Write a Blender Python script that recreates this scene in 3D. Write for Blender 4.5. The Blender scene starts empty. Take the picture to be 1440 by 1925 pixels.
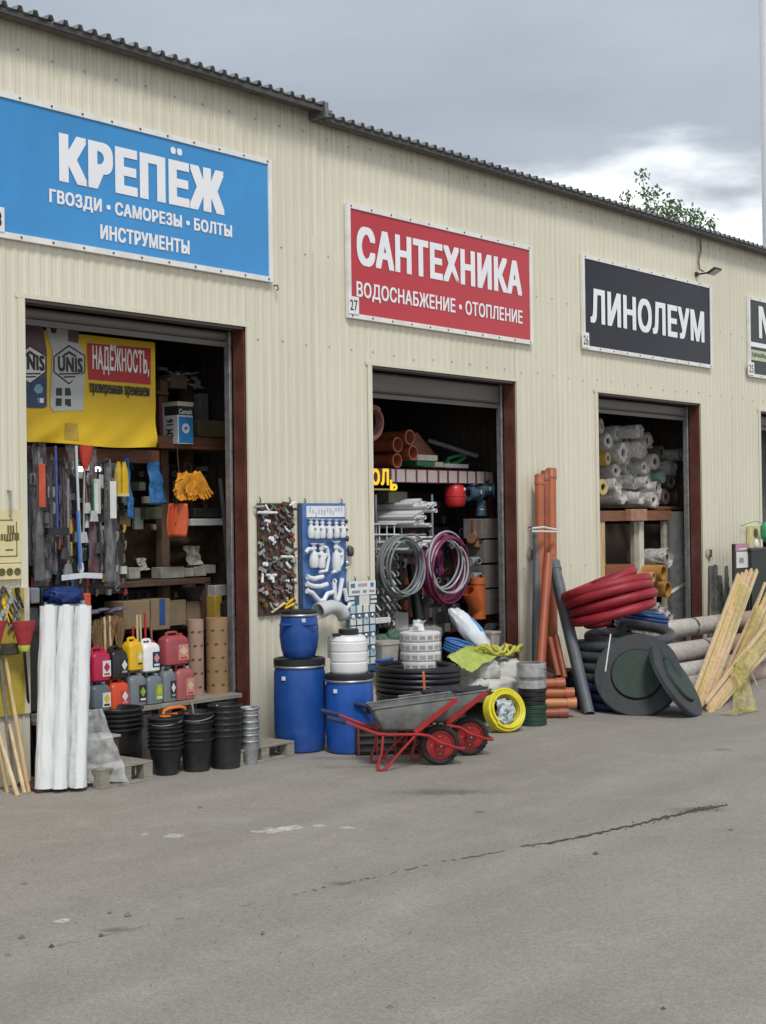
import bpy, math, random
import numpy as np
from mathutils import Vector, Matrix, noise as mnoise
from math import pi, sin, cos, radians as R

SC = bpy.context.scene
COL = SC.collection
random.seed(11)

# ------------------------------------------------------------------ camera
PW, PH, FPX = 1440., 1925., 2700.          # photograph size and focal length in its pixels
TH, PITCH, ROLL, CAMH, DIST = R(40.5086), R(0.3751), R(-0.7676), 2.15, 10.0615
FW = Vector((cos(TH)*cos(PITCH), sin(TH)*cos(PITCH), sin(PITCH)))
_r0 = Vector((sin(TH), -cos(TH), 0)); _u0 = _r0.cross(FW)
RT = _r0*cos(ROLL) + _u0*sin(ROLL); UP = _u0*cos(ROLL) - _r0*sin(ROLL)
CAM = Vector((0, -DIST, CAMH))
cd = bpy.data.cameras.new('camera'); cam = bpy.data.objects.new('camera', cd); COL.objects.link(cam)
cd.sensor_fit = 'VERTICAL'; cd.sensor_height = 24; cd.lens = FPX/PH*24
cd.clip_start = .1; cd.clip_end = 2000
m = Matrix((RT, UP, -FW)).transposed().to_4x4(); m.translation = CAM
cam.matrix_world = m
SC.camera = cam

# ------------------------------------------------------------------ sky, sun, exposure
SUN_EL, SUN_AZ = R(52), R(215)            # high, behind the photographer's left shoulder, veiled by cloud
W = bpy.data.worlds.new('World'); SC.world = W; W.use_nodes = True
nt = W.node_tree; nt.nodes.clear(); N = nt.nodes.new; L = nt.links.new
out = N('ShaderNodeOutputWorld'); bg = N('ShaderNodeBackground'); L(bg.outputs[0], out.inputs[0])
sky = N('ShaderNodeTexSky'); sky.sky_type = 'NISHITA'; sky.sun_disc = False
sky.sun_elevation = SUN_EL; sky.sun_rotation = SUN_AZ; sky.air_density = 1.3; sky.dust_density = 3
tc = N('ShaderNodeTexCoord'); sep = N('ShaderNodeSeparateXYZ'); L(tc.outputs['Generated'], sep.inputs[0])
mp = N('ShaderNodeMapping'); mp.inputs['Scale'].default_value = (1.6, 1.6, 5.5); mp.inputs['Location'].default_value = (7.7, 1.9, .4)
L(tc.outputs['Generated'], mp.inputs[0])
n1 = N('ShaderNodeTexNoise'); n1.inputs['Scale'].default_value = 1.7; n1.inputs['Detail'].default_value = 5; n1.inputs['Roughness'].default_value = .45
L(mp.outputs[0], n1.inputs['Vector'])
n2 = N('ShaderNodeTexNoise'); n2.inputs['Scale'].default_value = 2.6; n2.inputs['Detail'].default_value = 6; n2.inputs['Roughness'].default_value = .5
L(mp.outputs[0], n2.inputs['Vector'])
# cloud deck: slate grey bases low down, paler overhead, rolled by noise
tone = N('ShaderNodeMath'); tone.operation = 'MULTIPLY_ADD'; tone.inputs[1].default_value = 1.15; L(sep.outputs['Z'], tone.inputs[0]); L(n1.outputs[0], tone.inputs[2])
cr = N('ShaderNodeValToRGB')
cr.color_ramp.elements[0].position = .66; cr.color_ramp.elements[0].color = (2.35, 2.62, 2.98, 1)
cr.color_ramp.elements[1].position = 1.0; cr.color_ramp.elements[1].color = (3.35, 3.72, 4.2, 1)
L(tone.outputs[0], cr.inputs[0])
# the deck ends low over the horizon: elevation plus a little noise decides where it breaks to bright white
ma = N('ShaderNodeMath'); ma.operation = 'MULTIPLY_ADD'; ma.inputs[1].default_value = .2; L(n2.outputs[0], ma.inputs[0]); L(sep.outputs['Z'], ma.inputs[2])
brk = N('ShaderNodeMapRange'); brk.interpolation_type = 'SMOOTHSTEP'
brk.inputs['From Min'].default_value = .307; brk.inputs['From Max'].default_value = .347
brk.inputs['To Min'].default_value = 1; brk.inputs['To Max'].default_value = 0
L(ma.outputs[0], brk.inputs['Value'])
mx = N('ShaderNodeMix'); mx.data_type = 'RGBA'; L(brk.outputs[0], mx.inputs['Factor']); L(cr.outputs[0], mx.inputs['A'])
mx.inputs['B'].default_value = (8.4, 8.6, 8.7, 1)
mz = N('ShaderNodeMix'); mz.data_type = 'RGBA'; mz.inputs['Factor'].default_value = .93
L(sky.outputs[0], mz.inputs['A']); L(mx.outputs['Result'], mz.inputs['B'])
L(mz.outputs['Result'], bg.inputs[0]); bg.inputs['Strength'].default_value = .1
sd = bpy.data.lights.new('sun', 'SUN'); sun = bpy.data.objects.new('sun', sd); COL.objects.link(sun)
sd.energy = 1.5; sd.angle = R(14); sd.color = (1, .965, .91)
# Sky Texture: rotation 0 looks along +Y and turns clockwise
sdir = Vector((sin(SUN_AZ)*cos(SUN_EL), cos(SUN_AZ)*cos(SUN_EL), sin(SUN_EL)))
sun.rotation_euler = sdir.to_track_quat('Z', 'Y').to_euler()
SC.view_settings.view_transform = 'Standard'; SC.view_settings.look = 'None'
SC.view_settings.exposure = .66; SC.view_settings.gamma = 1
SC.cycles.max_bounces = 8; SC.cycles.diffuse_bounces = 5; SC.cycles.transparent_max_bounces = 12

# ------------------------------------------------------------------ photo pixel -> place
def ray(px, py): return FW + RT*((px-PW/2)/FPX) - UP*((py-PH/2)/FPX)
def at(px, py, y=0.):                        # on the upright plane a distance y behind the facade
    r = ray(px, py); return CAM + r*((y-CAM.y)/r.y)
def gr(px, py, z=0.):                        # on the ground, or on a level z above it
    r = ray(px, py); return CAM + r*((z-CAM.z)/r.z)
def depth(p): return (Vector(p)-CAM).dot(FW)
def mpp(p): return depth(p)/FPX              # metres a photo pixel spans there
FWH = Vector((FW.x, FW.y, 0)).normalized()   # level direction away from the photographer
VIEWROT = math.atan2(FWH.y, FWH.x) - pi/2    # rotz that turns a thing's front (-Y) to the photographer

# ------------------------------------------------------------------ materials
MATS = {}
def M(name, col, rough=.6, metal=0., var=.12, scale=9., bump=0., bscale=60., spec=.4, alpha=1., trans=0., emit=0., dirt=0., stretch=None, sss=0., coat=0.):
    if name in MATS: return MATS[name]
    mt = bpy.data.materials.new(name); mt.use_nodes = True; t = mt.node_tree; nn = t.nodes.new; ll = t.links.new
    b = t.nodes['Principled BSDF']
    tc = nn('ShaderNodeTexCoord'); src = tc.outputs['Object']
    if stretch:
        mp = nn('ShaderNodeMapping'); mp.inputs['Scale'].default_value = stretch; ll(src, mp.inputs[0]); src = mp.outputs[0]
    nz = nn('ShaderNodeTexNoise'); nz.inputs['Scale'].default_value = scale; nz.inputs['Detail'].default_value = 6; nz.inputs['Roughness'].default_value = .62
    ll(src, nz.inputs['Vector'])
    rp = nn('ShaderNodeValToRGB'); e = rp.color_ramp.elements
    lo = [c*(1-var*1.6) for c in col]; hi = [min(1, c*(1+var)) for c in col]
    e[0].position = .3; e[0].color = (*lo, 1); e[1].position = .7; e[1].color = (*hi, 1)
    ll(nz.outputs[0], rp.inputs[0]); last = rp.outputs[0]
    if dirt:
        nd = nn('ShaderNodeTexNoise'); nd.inputs['Scale'].default_value = scale*.45; nd.inputs['Detail'].default_value = 9; nd.inputs['Roughness'].default_value = .72
        ll(tc.outputs['Object'], nd.inputs['Vector'])
        mr = nn('ShaderNodeMapRange'); mr.inputs['From Min'].default_value = .52; mr.inputs['From Max'].default_value = .72; mr.inputs['To Max'].default_value = dirt
        ll(nd.outputs[0], mr.inputs['Value'])
        mix = nn('ShaderNodeMix'); mix.data_type = 'RGBA'; ll(mr.outputs[0], mix.inputs['Factor']); ll(last, mix.inputs['A']); mix.inputs['B'].default_value = (.16, .14, .115, 1)
        last = mix.outputs['Result']
    ll(last, b.inputs['Base Color'])
    rr = nn('ShaderNodeMapRange'); rr.inputs['To Min'].default_value = max(.03, rough-.12); rr.inputs['To Max'].default_value = min(1, rough+.12)
    ll(nz.outputs[0], rr.inputs['Value']); ll(rr.outputs[0], b.inputs['Roughness'])
    b.inputs['Metallic'].default_value = metal; b.inputs['Specular IOR Level'].default_value = spec
    if coat: b.inputs['Coat Weight'].default_value = coat; b.inputs['Coat Roughness'].default_value = .25
    if alpha < 1: b.inputs['Alpha'].default_value = alpha
    if trans: b.inputs['Transmission Weight'].default_value = trans; b.inputs['IOR'].default_value = 1.15
    if sss: b.inputs['Subsurface Weight'].default_value = sss; b.inputs['Subsurface Radius'].default_value = (.02, .02, .02)
    if emit: b.inputs['Emission Color'].default_value = (*col, 1); b.inputs['Emission Strength'].default_value = emit
    if bump:
        bn = nn('ShaderNodeTexNoise'); bn.inputs['Scale'].default_value = bscale; bn.inputs['Detail'].default_value = 4
        ll(src, bn.inputs['Vector'])
        bp = nn('ShaderNodeBump'); bp.inputs['Strength'].default_value = bump; bp.inputs['Distance'].default_value = .01
        ll(bn.outputs[0], bp.inputs['Height']); ll(bp.outputs[0], b.inputs['Normal'])
    MATS[name] = mt; return mt

# ------------------------------------------------------------------ mesh building
class G:
    """collects vertices and faces of one mesh"""
    def __init__(s): s.v = []; s.f = []; s.soft = False
    def add(s, v, f):
        o = len(s.v); s.v += [Vector(p) for p in v]; s.f += [tuple(i+o for i in q) for q in f]; return s
    def merge(s, g): s.soft = s.soft or g.soft; return s.add(g.v, g.f)
    def box(s, a, b):
        x0, y0, z0 = a; x1, y1, z1 = b
        return s.add([(x0,y0,z0),(x1,y0,z0),(x1,y1,z0),(x0,y1,z0),(x0,y0,z1),(x1,y0,z1),(x1,y1,z1),(x0,y1,z1)],
                     [(0,3,2,1),(4,5,6,7),(0,1,5,4),(1,2,6,5),(2,3,7,6),(3,0,4,7)])
    def cbox(s, c, d): return s.box([c[i]-d[i]/2 for i in range(3)], [c[i]+d[i]/2 for i in range(3)])
    def bar(s, p, q, w, h, up=(0,0,1)):      # square timber from p to q
        p, q = Vector(p), Vector(q); d = (q-p).normalized(); u = Vector(up)
        if abs(d.dot(u)) > .98: u = Vector((0,1,0))
        a = d.cross(u).normalized(); b = a.cross(d).normalized()
        c = [p+a*i*w/2+b*j*h/2 for i, j in ((-1,-1),(1,-1),(1,1),(-1,1))]
        return s.add(c+[x+(q-p) for x in c], [(0,1,2,3),(7,6,5,4),(0,4,5,1),(1,5,6,2),(2,6,7,3),(3,7,4,0)])
    def lathe(s, prof, n=24, c=(0,0,0), ax=(0,0,1), jit=0., cap=True):
        ax = Vector(ax).normalized(); q = Vector((0,0,1)).rotation_difference(ax); c = Vector(c); v = []; f = []
        for k, (r, z) in enumerate(prof):
            for i in range(n):
                a = 2*pi*i/n; rr = r*(1+jit*(random.random()-.5)) if jit else r
                v.append(c + q @ Vector((rr*cos(a), rr*sin(a), z)))
        for k in range(len(prof)-1):
            for i in range(n):
                j = (i+1) % n; f.append((k*n+i, k*n+j, (k+1)*n+j, (k+1)*n+i))
        if cap:
            f.append(tuple(range(n))[::-1]); f.append(tuple(range((len(prof)-1)*n, len(prof)*n)))
        return s.add(v, f)
    def cyl(s, p, q, r, r2=None, n=16, cap=True):
        p, q = Vector(p), Vector(q); L_ = (q-p).length
        return s.lathe([(r,0),(r if r2 is None else r2,L_)], n, p, q-p, cap=cap)
    def pipe(s, p, q, r, t, n=18):           # hollow pipe with wall t
        p, q = Vector(p), Vector(q); L_ = (q-p).length
        s.lathe([(r-t,L_),(r-t,0),(r,0),(r,L_),(r-t,L_)], n, p, q-p, cap=False); return s
    def tube(s, pts, r, n=8, closed=False, cap=True):
        pts = [Vector(p) for p in pts]; m_ = len(pts); v = []; f = []; prev = None
        rs = r if isinstance(r, (list, tuple)) else [r]*m_
        for k, p in enumerate(pts):
            if closed: d = pts[(k+1) % m_]-pts[k-1]
            else: d = pts[min(k+1, m_-1)]-pts[max(k-1, 0)]
            d = d.normalized() if d.length > 1e-9 else Vector((0,0,1))
            if prev is None:
                a = d.orthogonal().normalized()
            else:
                a = prev-d*prev.dot(d); a = a.normalized() if a.length > 1e-6 else d.orthogonal().normalized()
            prev = a; b = d.cross(a)
            for i in range(n):
                t = 2*pi*i/n; v.append(p+(a*cos(t)+b*sin(t))*rs[k])
        for k in range(m_ if closed else m_-1):
            k2 = (k+1) % m_
            for i in range(n):
                j = (i+1) % n; f.append((k*n+i, k*n+j, k2*n+j, k2*n+i))
        if not closed and cap:
            f.append(tuple(range(n))[::-1]); f.append(tuple(range((m_-1)*n, m_*n)))
        return s.add(v, f)
    def ring(s, c, ax, Rr, r, n=32, k=8):
        c = Vector(c); ax = Vector(ax).normalized(); a = ax.orthogonal().normalized(); b = ax.cross(a)
        return s.tube([c+(a*cos(t)+b*sin(t))*Rr for t in [2*pi*i/n for i in range(n)]], r, k, closed=True)
    def loft(s, secs, n=24, e=4., c=(0,0,0)):  # superellipse sections (z, half width, half depth, cx, cy)
        v = []; f = []
        for sec in secs:
            z, hw, hd = sec[:3]; cx, cy = (sec[3], sec[4]) if len(sec) > 3 else (0, 0)
            for i in range(n):
                t = 2*pi*i/n; ct, st = cos(t), sin(t)
                v.append((c[0]+cx+hw*math.copysign(abs(ct)**(2/e), ct), c[1]+cy+hd*math.copysign(abs(st)**(2/e), st), c[2]+z))
        for k in range(len(secs)-1):
            for i in range(n):
                j = (i+1) % n; f.append((k*n+i, k*n+j, (k+1)*n+j, (k+1)*n+i))
        f.append(tuple(range(n))[::-1]); f.append(tuple(range((len(secs)-1)*n, len(secs)*n)))
        return s.add(v, f)
    def prism(s, poly, y0, y1):              # outline in X-Z, from y0 to y1
        n = len(poly); v = [(x, y0, z) for x, z in poly]+[(x, y1, z) for x, z in poly]
        ar = sum(poly[i][0]*poly[(i+1) % n][1]-poly[(i+1) % n][0]*poly[i][1] for i in range(n))
        f = [tuple(range(n)), tuple(range(n, 2*n))[::-1]]+[(i, i+n, (i+1) % n+n, (i+1) % n) for i in range(n)]
        if ar < 0: f = [q[::-1] for q in f]
        return s.add(v, f)
    def blob(s, c, d, amp=.12, fr=2.2, n=14, e=2.6, seed=0, rot=None):  # sack-like lump
        c = Vector(c); v = []; f = []; nu = n*2; s.soft = True
        def P(u, w):
            cu, su, cw, sw = cos(u), sin(u), cos(w), sin(w); g = lambda x: math.copysign(abs(x)**(2/e), x)
            p = Vector((g(cw)*g(cu), g(cw)*g(su), g(sw)))
            k = 1+amp*(mnoise.noise(p*fr+Vector((seed*7.3, seed*3.1, 0)))+.5*mnoise.noise(p*fr*2.7+Vector((0, seed*5.7, 2))))
            p = Vector((p.x*d[0]/2, p.y*d[1]/2, p.z*d[2]/2))*k
            if rot: p = rot @ p
            return c+p
        for j in range(n+1):
            for i in range(nu): v.append(P(2*pi*i/nu, -pi/2+pi*j/n))
        for j in range(n):
            for i in range(nu):
                k = (i+1) % nu; f.append((j*nu+i, j*nu+k, (j+1)*nu+k, (j+1)*nu+i))
        return s.add(v, f)
    def sheet(s, fn, nu, nv, th=0.):         # grid from fn(u,v) -> point
        v = [Vector(fn(i/nu, j/nv)) for j in range(nv+1) for i in range(nu+1)]; w = nu+1
        f = [(j*w+i, j*w+i+1, (j+1)*w+i+1, (j+1)*w+i) for j in range(nv) for i in range(nu)]
        return s.add(v, f)
    def xf(s, mat):
        s.v = [mat @ p for p in s.v]; return s
    def mesh(s, name, mat, smooth=35):
        me = bpy.data.meshes.new(name); me.from_pydata([tuple(p) for p in s.v], [], s.f); me.validate()
        if mat: me.materials.append(mat)
        if smooth:
            me.polygons.foreach_set('use_smooth', [True]*len(me.polygons)); me.set_sharp_from_angle(angle=R(100 if s.soft else smooth))
        me.update(); return me

LABELS = {}
def thing(name, label, cat, loc=(0,0,0), rz=0., group=None):
    o = bpy.data.objects.new(name, None); COL.objects.link(o); o.empty_display_size = .1
    o.location = loc; o.rotation_euler = (0, 0, rz); tag(o, label, cat, group); return o
def tag(o, label, cat, group=None):
    o['label'] = label; o['category'] = cat
    if group: o['group'] = group
    LABELS.setdefault(label, []).append(o); return o
def obj(name, g, mat, parent=None, loc=None, bev=0., seg=2, smooth=35, solid=0., label=None):
    me = g if isinstance(g, bpy.types.Mesh) else g.mesh(name, mat, smooth)
    o = bpy.data.objects.new(name, me); COL.objects.link(o)
    if parent: o.parent = parent
    if loc is not None: o.location = loc
    if bev:
        b = o.modifiers.new('bevel', 'BEVEL'); b.width = bev; b.segments = seg; b.limit_method = 'ANGLE'; b.angle_limit = R(40)
    if solid:
        b = o.modifiers.new('solid', 'SOLIDIFY'); b.thickness = solid; b.offset = 0
    if label: o['label'] = label
    return o
def one(name, g, mat, label, cat, loc=(0,0,0), rz=0., group=None, **k):   # a thing that is a single mesh
    o = obj(name, g, mat, None, loc, **k); o.rotation_euler = (0, 0, rz); return tag(o, label, cat, group)
def struct(o): o['kind'] = 'structure'; return o
def copy_tree(o, parent=None):
    c = o.copy(); COL.objects.link(c)
    if parent is not None: c.parent = parent
    for ch in o.children: copy_tree(ch, c)
    return c
def loc(g, o): return g.xf(Matrix.Translation(-Vector(o)))   # world geometry -> about the thing's base

def text(name, s, w, h, mat, parent, p, bold=.0, dep=.003, asp=None, rz=0., align='C'):
    """lettering stretched to w x h metres, upright, facing -Y; p is the centre of its box (in the parent's frame)"""
    cu = bpy.data.curves.new('txt', 'FONT'); cu.body = s; cu.size = 1; cu.resolution_u = 3; cu.space_character = 1+bold*1.7
    to = bpy.data.objects.new('txt', cu); me = bpy.data.meshes.new_from_object(to)
    co = np.empty(len(me.vertices)*3, np.float32); me.vertices.foreach_get('co', co); co = co.reshape(-1, 3).astype(float)
    fs = [tuple(p.vertices) for p in me.polygons]; bpy.data.objects.remove(to); bpy.data.meshes.remove(me)
    # bolder weight: the glyphs struck several times, a hair apart, each strike a little behind the last
    sh = [(0, 0)] if not bold else [(0,0),(-1,-1),(1,-1),(1,1),(-1,1),(-1,0),(1,0),(0,1),(0,-1),(-.5,-.5),(.5,.5),(.5,-.5),(-.5,.5)]
    tri = np.array([i for f in fs for i in f]); co = co[tri]; lay = (np.arange(len(co))//3 % 16)*.000025   # glyph outlines overlap: no two triangles in one plane
    fs = [(3*i, 3*i+1, 3*i+2) for i in range(len(co)//3)]; V, Fc = [], []
    for k, (sx, sy) in enumerate(sh):
        q = co.copy(); q[:, 0] += sx*bold; q[:, 1] += sy*bold*.55; q[:, 2] = k*.0004+lay; o_ = len(V)*len(co)
        V.append(q); Fc += [tuple(i+o_ for i in f) for f in fs]
    V = np.concatenate(V); mn, mxx = V.min(0), V.max(0); c = (mn+mxx)/2; sz = np.maximum(mxx-mn, 1e-5)
    q = np.zeros_like(V); q[:, 0] = (V[:, 0]-c[0])/sz[0]*w; q[:, 2] = (V[:, 1]-c[1])/sz[1]*h; q[:, 1] = V[:, 2]
    me = bpy.data.meshes.new(name); me.from_pydata(q.tolist(), [], Fc); me.materials.append(mat); me.update()
    o = bpy.data.objects.new(name, me); COL.objects.link(o); o.parent = parent; o.location = p; o.rotation_euler = (0, 0, rz)
    return o
# ================================================================== ground
gm = bpy.data.materials.new('asphalt'); gm.use_nodes = True
t = gm.node_tree; nn = t.nodes.new; ll = t.links.new; b = t.nodes['Principled BSDF']
tc = nn('ShaderNodeTexCoord')
def noise_n(sc, det=6, ro=.6):
    n = nn('ShaderNodeTexNoise'); n.inputs['Scale'].default_value = sc; n.inputs['Detail'].default_value = det; n.inputs['Roughness'].default_value = ro
    ll(tc.outputs['Object'], n.inputs['Vector']); return n
def mixc(f, a, bcol, blend='MIX'):
    mx = nn('ShaderNodeMix'); mx.data_type = 'RGBA'; mx.blend_type = blend
    if isinstance(f, float): mx.inputs['Factor'].default_value = f
    else: ll(f, mx.inputs['Factor'])
    if isinstance(a, tuple): mx.inputs['A'].default_value = a
    else: ll(a, mx.inputs['A'])
    if isinstance(bcol, tuple): mx.inputs['B'].default_value = bcol
    else: ll(bcol, mx.inputs['B'])
    return mx.outputs['Result']
def ramp(sock, p0, p1, c0=(0,0,0,1), c1=(1,1,1,1)):
    r = nn('ShaderNodeValToRGB'); e = r.color_ramp.elements; e[0].position = p0; e[1].position = p1; e[0].color = c0; e[1].color = c1
    ll(sock, r.inputs[0]); return r.outputs[0]
big = noise_n(.35, 7, .62); mid = noise_n(2.2, 8, .7); fine = noise_n(70, 3, .7); fine2 = noise_n(26, 6, .75)
base = ramp(big.outputs[0], .3, .72, (.250, .231, .206, 1), (.296, .275, .248, 1))
base = mixc(ramp(mid.outputs[0], .52, .75), base, (.32, .299, .268, 1))
mm = nn('ShaderNodeMath'); mm.operation = 'MULTIPLY'; ll(ramp(mid.outputs[0], .28, .46, (.6,.6,.6,1), (0,0,0,1)), mm.inputs[0]); mm.inputs[1].default_value = .55
base = mixc(mm.outputs[0], base, (.205, .187, .163, 1))
vor = nn('ShaderNodeTexVoronoi'); vor.inputs['Scale'].default_value = 95; ll(tc.outputs['Object'], vor.inputs['Vector'])
spk = ramp(vor.outputs['Color'], .2, .95, (.62,.62,.62,1), (1.36,1.34,1.3,1))
mps = nn('ShaderNodeMapping'); mps.inputs['Scale'].default_value = (.12, 1.1, 1); mps.inputs['Rotation'].default_value = (0, 0, .12); ll(tc.outputs['Object'], mps.inputs[0])
trk = nn('ShaderNodeTexNoise'); trk.inputs['Scale'].default_value = 1.6; trk.inputs['Detail'].default_value = 6; trk.inputs['Roughness'].default_value = .6; ll(mps.outputs[0], trk.inputs['Vector'])
base = mixc(.6, base, ramp(trk.outputs[0], .32, .66, (.83,.825,.815,1), (1.1,1.1,1.09,1)), 'MULTIPLY')   # worn wheel tracks along the yard
oil = noise_n(1.1, 5, .55); base = mixc(.5, base, ramp(oil.outputs[0], .62, .72, (1,1,1,1), (.7,.69,.68,1)), 'MULTIPLY')
base = mixc(.38, base, spk, 'MULTIPLY')
base = mixc(.4, base, ramp(fine2.outputs[0], .3, .7, (.72,.72,.72,1), (1.25,1.25,1.25,1)), 'MULTIPLY')
# damp stains, dust and spilled paint: each a soft-edged blot with its own ragged outline
stn = noise_n(9, 7, .75); wear = noise_n(22, 8, .8)
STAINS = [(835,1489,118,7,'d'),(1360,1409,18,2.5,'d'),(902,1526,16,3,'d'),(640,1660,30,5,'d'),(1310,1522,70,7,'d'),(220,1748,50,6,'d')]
STAINS += [(x,y,rx,ry,'w') for x,y,rx,ry in [(490,1563,22,3),(525,1559,26,5),(545,1556,32,4),(600,1552,16,2.6),(657,1556,16,2.2),(273,1568,8,3),(326,1571,20,4),(117,1730,16,4),(510,1564,12,3)]]
STAINS += [(x,y,rx,ry,'p') for x,y,rx,ry in [(110,1699,52,10),(1155,1467,60,12),(170,1547,24,5),(205,1568,30,6),(350,1675,20,6),(660,1588,26,5),(1020,1452,22,3),(420,1540,90,9),(60,1525,60,6)]]
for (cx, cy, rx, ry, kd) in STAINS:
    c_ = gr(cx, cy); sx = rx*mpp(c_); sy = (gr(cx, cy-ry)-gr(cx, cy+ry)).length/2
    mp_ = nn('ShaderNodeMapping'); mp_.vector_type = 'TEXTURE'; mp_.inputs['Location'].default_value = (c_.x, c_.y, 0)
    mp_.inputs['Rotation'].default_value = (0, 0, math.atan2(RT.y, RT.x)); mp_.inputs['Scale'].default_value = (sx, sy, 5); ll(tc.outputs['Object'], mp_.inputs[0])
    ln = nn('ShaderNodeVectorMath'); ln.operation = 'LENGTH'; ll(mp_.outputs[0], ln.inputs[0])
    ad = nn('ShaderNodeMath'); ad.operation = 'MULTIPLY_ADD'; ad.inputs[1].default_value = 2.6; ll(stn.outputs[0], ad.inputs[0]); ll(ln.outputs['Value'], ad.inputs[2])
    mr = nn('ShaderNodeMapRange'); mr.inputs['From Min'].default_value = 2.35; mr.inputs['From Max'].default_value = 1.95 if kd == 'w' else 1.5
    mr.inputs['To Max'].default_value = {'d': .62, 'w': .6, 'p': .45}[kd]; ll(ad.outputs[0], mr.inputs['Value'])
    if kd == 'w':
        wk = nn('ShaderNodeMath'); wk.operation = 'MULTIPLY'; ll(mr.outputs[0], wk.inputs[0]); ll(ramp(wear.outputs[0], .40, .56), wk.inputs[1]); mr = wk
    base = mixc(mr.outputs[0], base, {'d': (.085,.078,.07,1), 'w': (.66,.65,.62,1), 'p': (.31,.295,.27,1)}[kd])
ll(base, b.inputs['Base Color']); b.inputs['Roughness'].default_value = .88; b.inputs['Specular IOR Level'].default_value = .3
bp = nn('ShaderNodeBump'); bp.inputs['Strength'].default_value = .55; bp.inputs['Distance'].default_value = .006
ll(fine.outputs[0], bp.inputs['Height']); bp2 = nn('ShaderNodeBump'); bp2.inputs['Strength'].default_value = .5; bp2.inputs['Distance'].default_value = .03
ll(mid.outputs[0], bp2.inputs['Height']); ll(bp.outputs[0], bp2.inputs['Normal']); ll(bp2.outputs[0], b.inputs['Normal'])
g = G()
def gz(x, y):
    k = .012*mnoise.noise(Vector((x*.35, y*.35, 0)))
    return k*max(0, min(1, (-2.8-y)/1.5))
xs = [-400,-100,-30,-12]+[-10+.5*i for i in range(81)]+[34,60,140,500]; ys = [-400,-100,-40,-20]+[-14+.5*i for i in range(29)]+[4,12,60,500]
ys = sorted(set(ys)); w_ = len(xs)
g.add([(x, y, gz(x, y)) for y in ys for x in xs], [(j*w_+i, j*w_+i+1, (j+1)*w_+i+1, (j+1)*w_+i) for j in range(len(ys)-1) for i in range(w_-1)])
ground = struct(obj('asphalt_ground', g, gm))

# the crack: a jagged dark strip that opens towards the right, with loose grit along it
cpts = [(95,1780,1.2),(200,1758,1.6),(330,1728,1.6),(480,1697,1.6),(560,1680,1.8),(640,1662,3),(660,1658,4),(700,1650,2.5),(760,1636,2),(840,1619,2.2),(920,1605,2),(985,1591,3),(1040,1585,4),(1110,1569,4.5),(1170,1556,5),(1230,1542,5),(1280,1530,7),(1310,1522,9),(1340,1518,6),(1372,1513,1.5)]
crack_m = M('open_crack', (.075, .066, .057), .95, var=.3, scale=40, bump=.5)
up_, dn_ = [], []; rnd = random.Random(5)
for (a, b_) in zip(cpts[:-1], cpts[1:]):
    for k in range(9):
        f_ = k/9; x = a[0]+(b_[0]-a[0])*f_; y = a[1]+(b_[1]-a[1])*f_+rnd.uniform(-1.6, 1.6); w2 = (a[2]+(b_[2]-a[2])*f_)*rnd.uniform(.2, 1.0)*(.25 if x < 600 else .35 if x < 980 else .5)
        up_.append((x, y-w2)); dn_.append((x, y+w2))
g = G(); P = []
for (p, q) in zip(up_, dn_):
    for (x, y) in (p, q):
        v = gr(x, y); P.append((v.x, v.y, .0046+.012*mnoise.noise(Vector((v.x*.35, v.y*.35, 0)))*max(0, min(1, (-2.8-v.y)/1.5))))
g.add(P, [(2*i, 2*i+1, 2*i+3, 2*i+2) for i in range(len(up_)-1) if i >= 100 or rnd.random() > (.62 if i < 45 else .38)])
g.f, gl = [f for f in g.f if f[0] >= 2*100], G().add(g.v, [f for f in g.f if f[0] < 2*100])
obj('crack', g, crack_m, ground); obj('crack', gl, M('faint_crack', (.15, .137, .12), .95, var=.3, scale=40), ground)
g = G(); rnd = random.Random(8)
def chip(v, r):
    pts = [(v.x+rnd.uniform(-r, r), v.y+rnd.uniform(-r, r), v.z-.002) for _ in range(4)]
    top = [(v.x+rnd.uniform(-r, r)*.6, v.y+rnd.uniform(-r, r)*.6, v.z+r*rnd.uniform(.5, 1)) for _ in range(3)]
    g.add([(v.x-r, v.y-r*.6, v.z-.002), (v.x+r*.9, v.y-r*.8, v.z-.002), (v.x+r, v.y+r*.7, v.z-.002), (v.x-r*.7, v.y+r, v.z-.002), (v.x-r*.3, v.y-r*.2, v.z+r*.9), (v.x+r*.5, v.y+r*.3, v.z+r*.7)],
          [(0,1,4),(1,5,4),(1,2,5),(2,3,5),(3,4,5),(3,0,4)])
for (x, y, r) in [(45,1661,.018),(40,1762,.017),(15,1795,.014),(97,1779,.015),(206,1715,.012),(190,1758,.013),(1120,1605,.02),(733,1893,.015),(494,1754,.012),(1247,1897,.014),(377,1518,.016),(240,1720,.02),(1374,1560,.018)]:
    chip(gr(x, y, .004), r)
for i in range(320):
    v = gr(rnd.uniform(-60, 1500), rnd.uniform(1450, 1960), .003); chip(v, rnd.uniform(.002, .0042))
for i in range(70):
    k = rnd.randrange(100, len(up_)); v = gr(up_[k][0]+rnd.uniform(-8, 8), up_[k][1]+rnd.uniform(-4, 6), .004); chip(v, rnd.uniform(.003, .009))
grit = obj('loose_grit', g, M('grit', (.15, .14, .125), .9, var=.5, scale=3), None, smooth=0)
grit['kind'] = 'stuff'; grit['label'] = 'loose grit and small stones scattered over the grey asphalt'; grit['category'] = 'grit'

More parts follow.
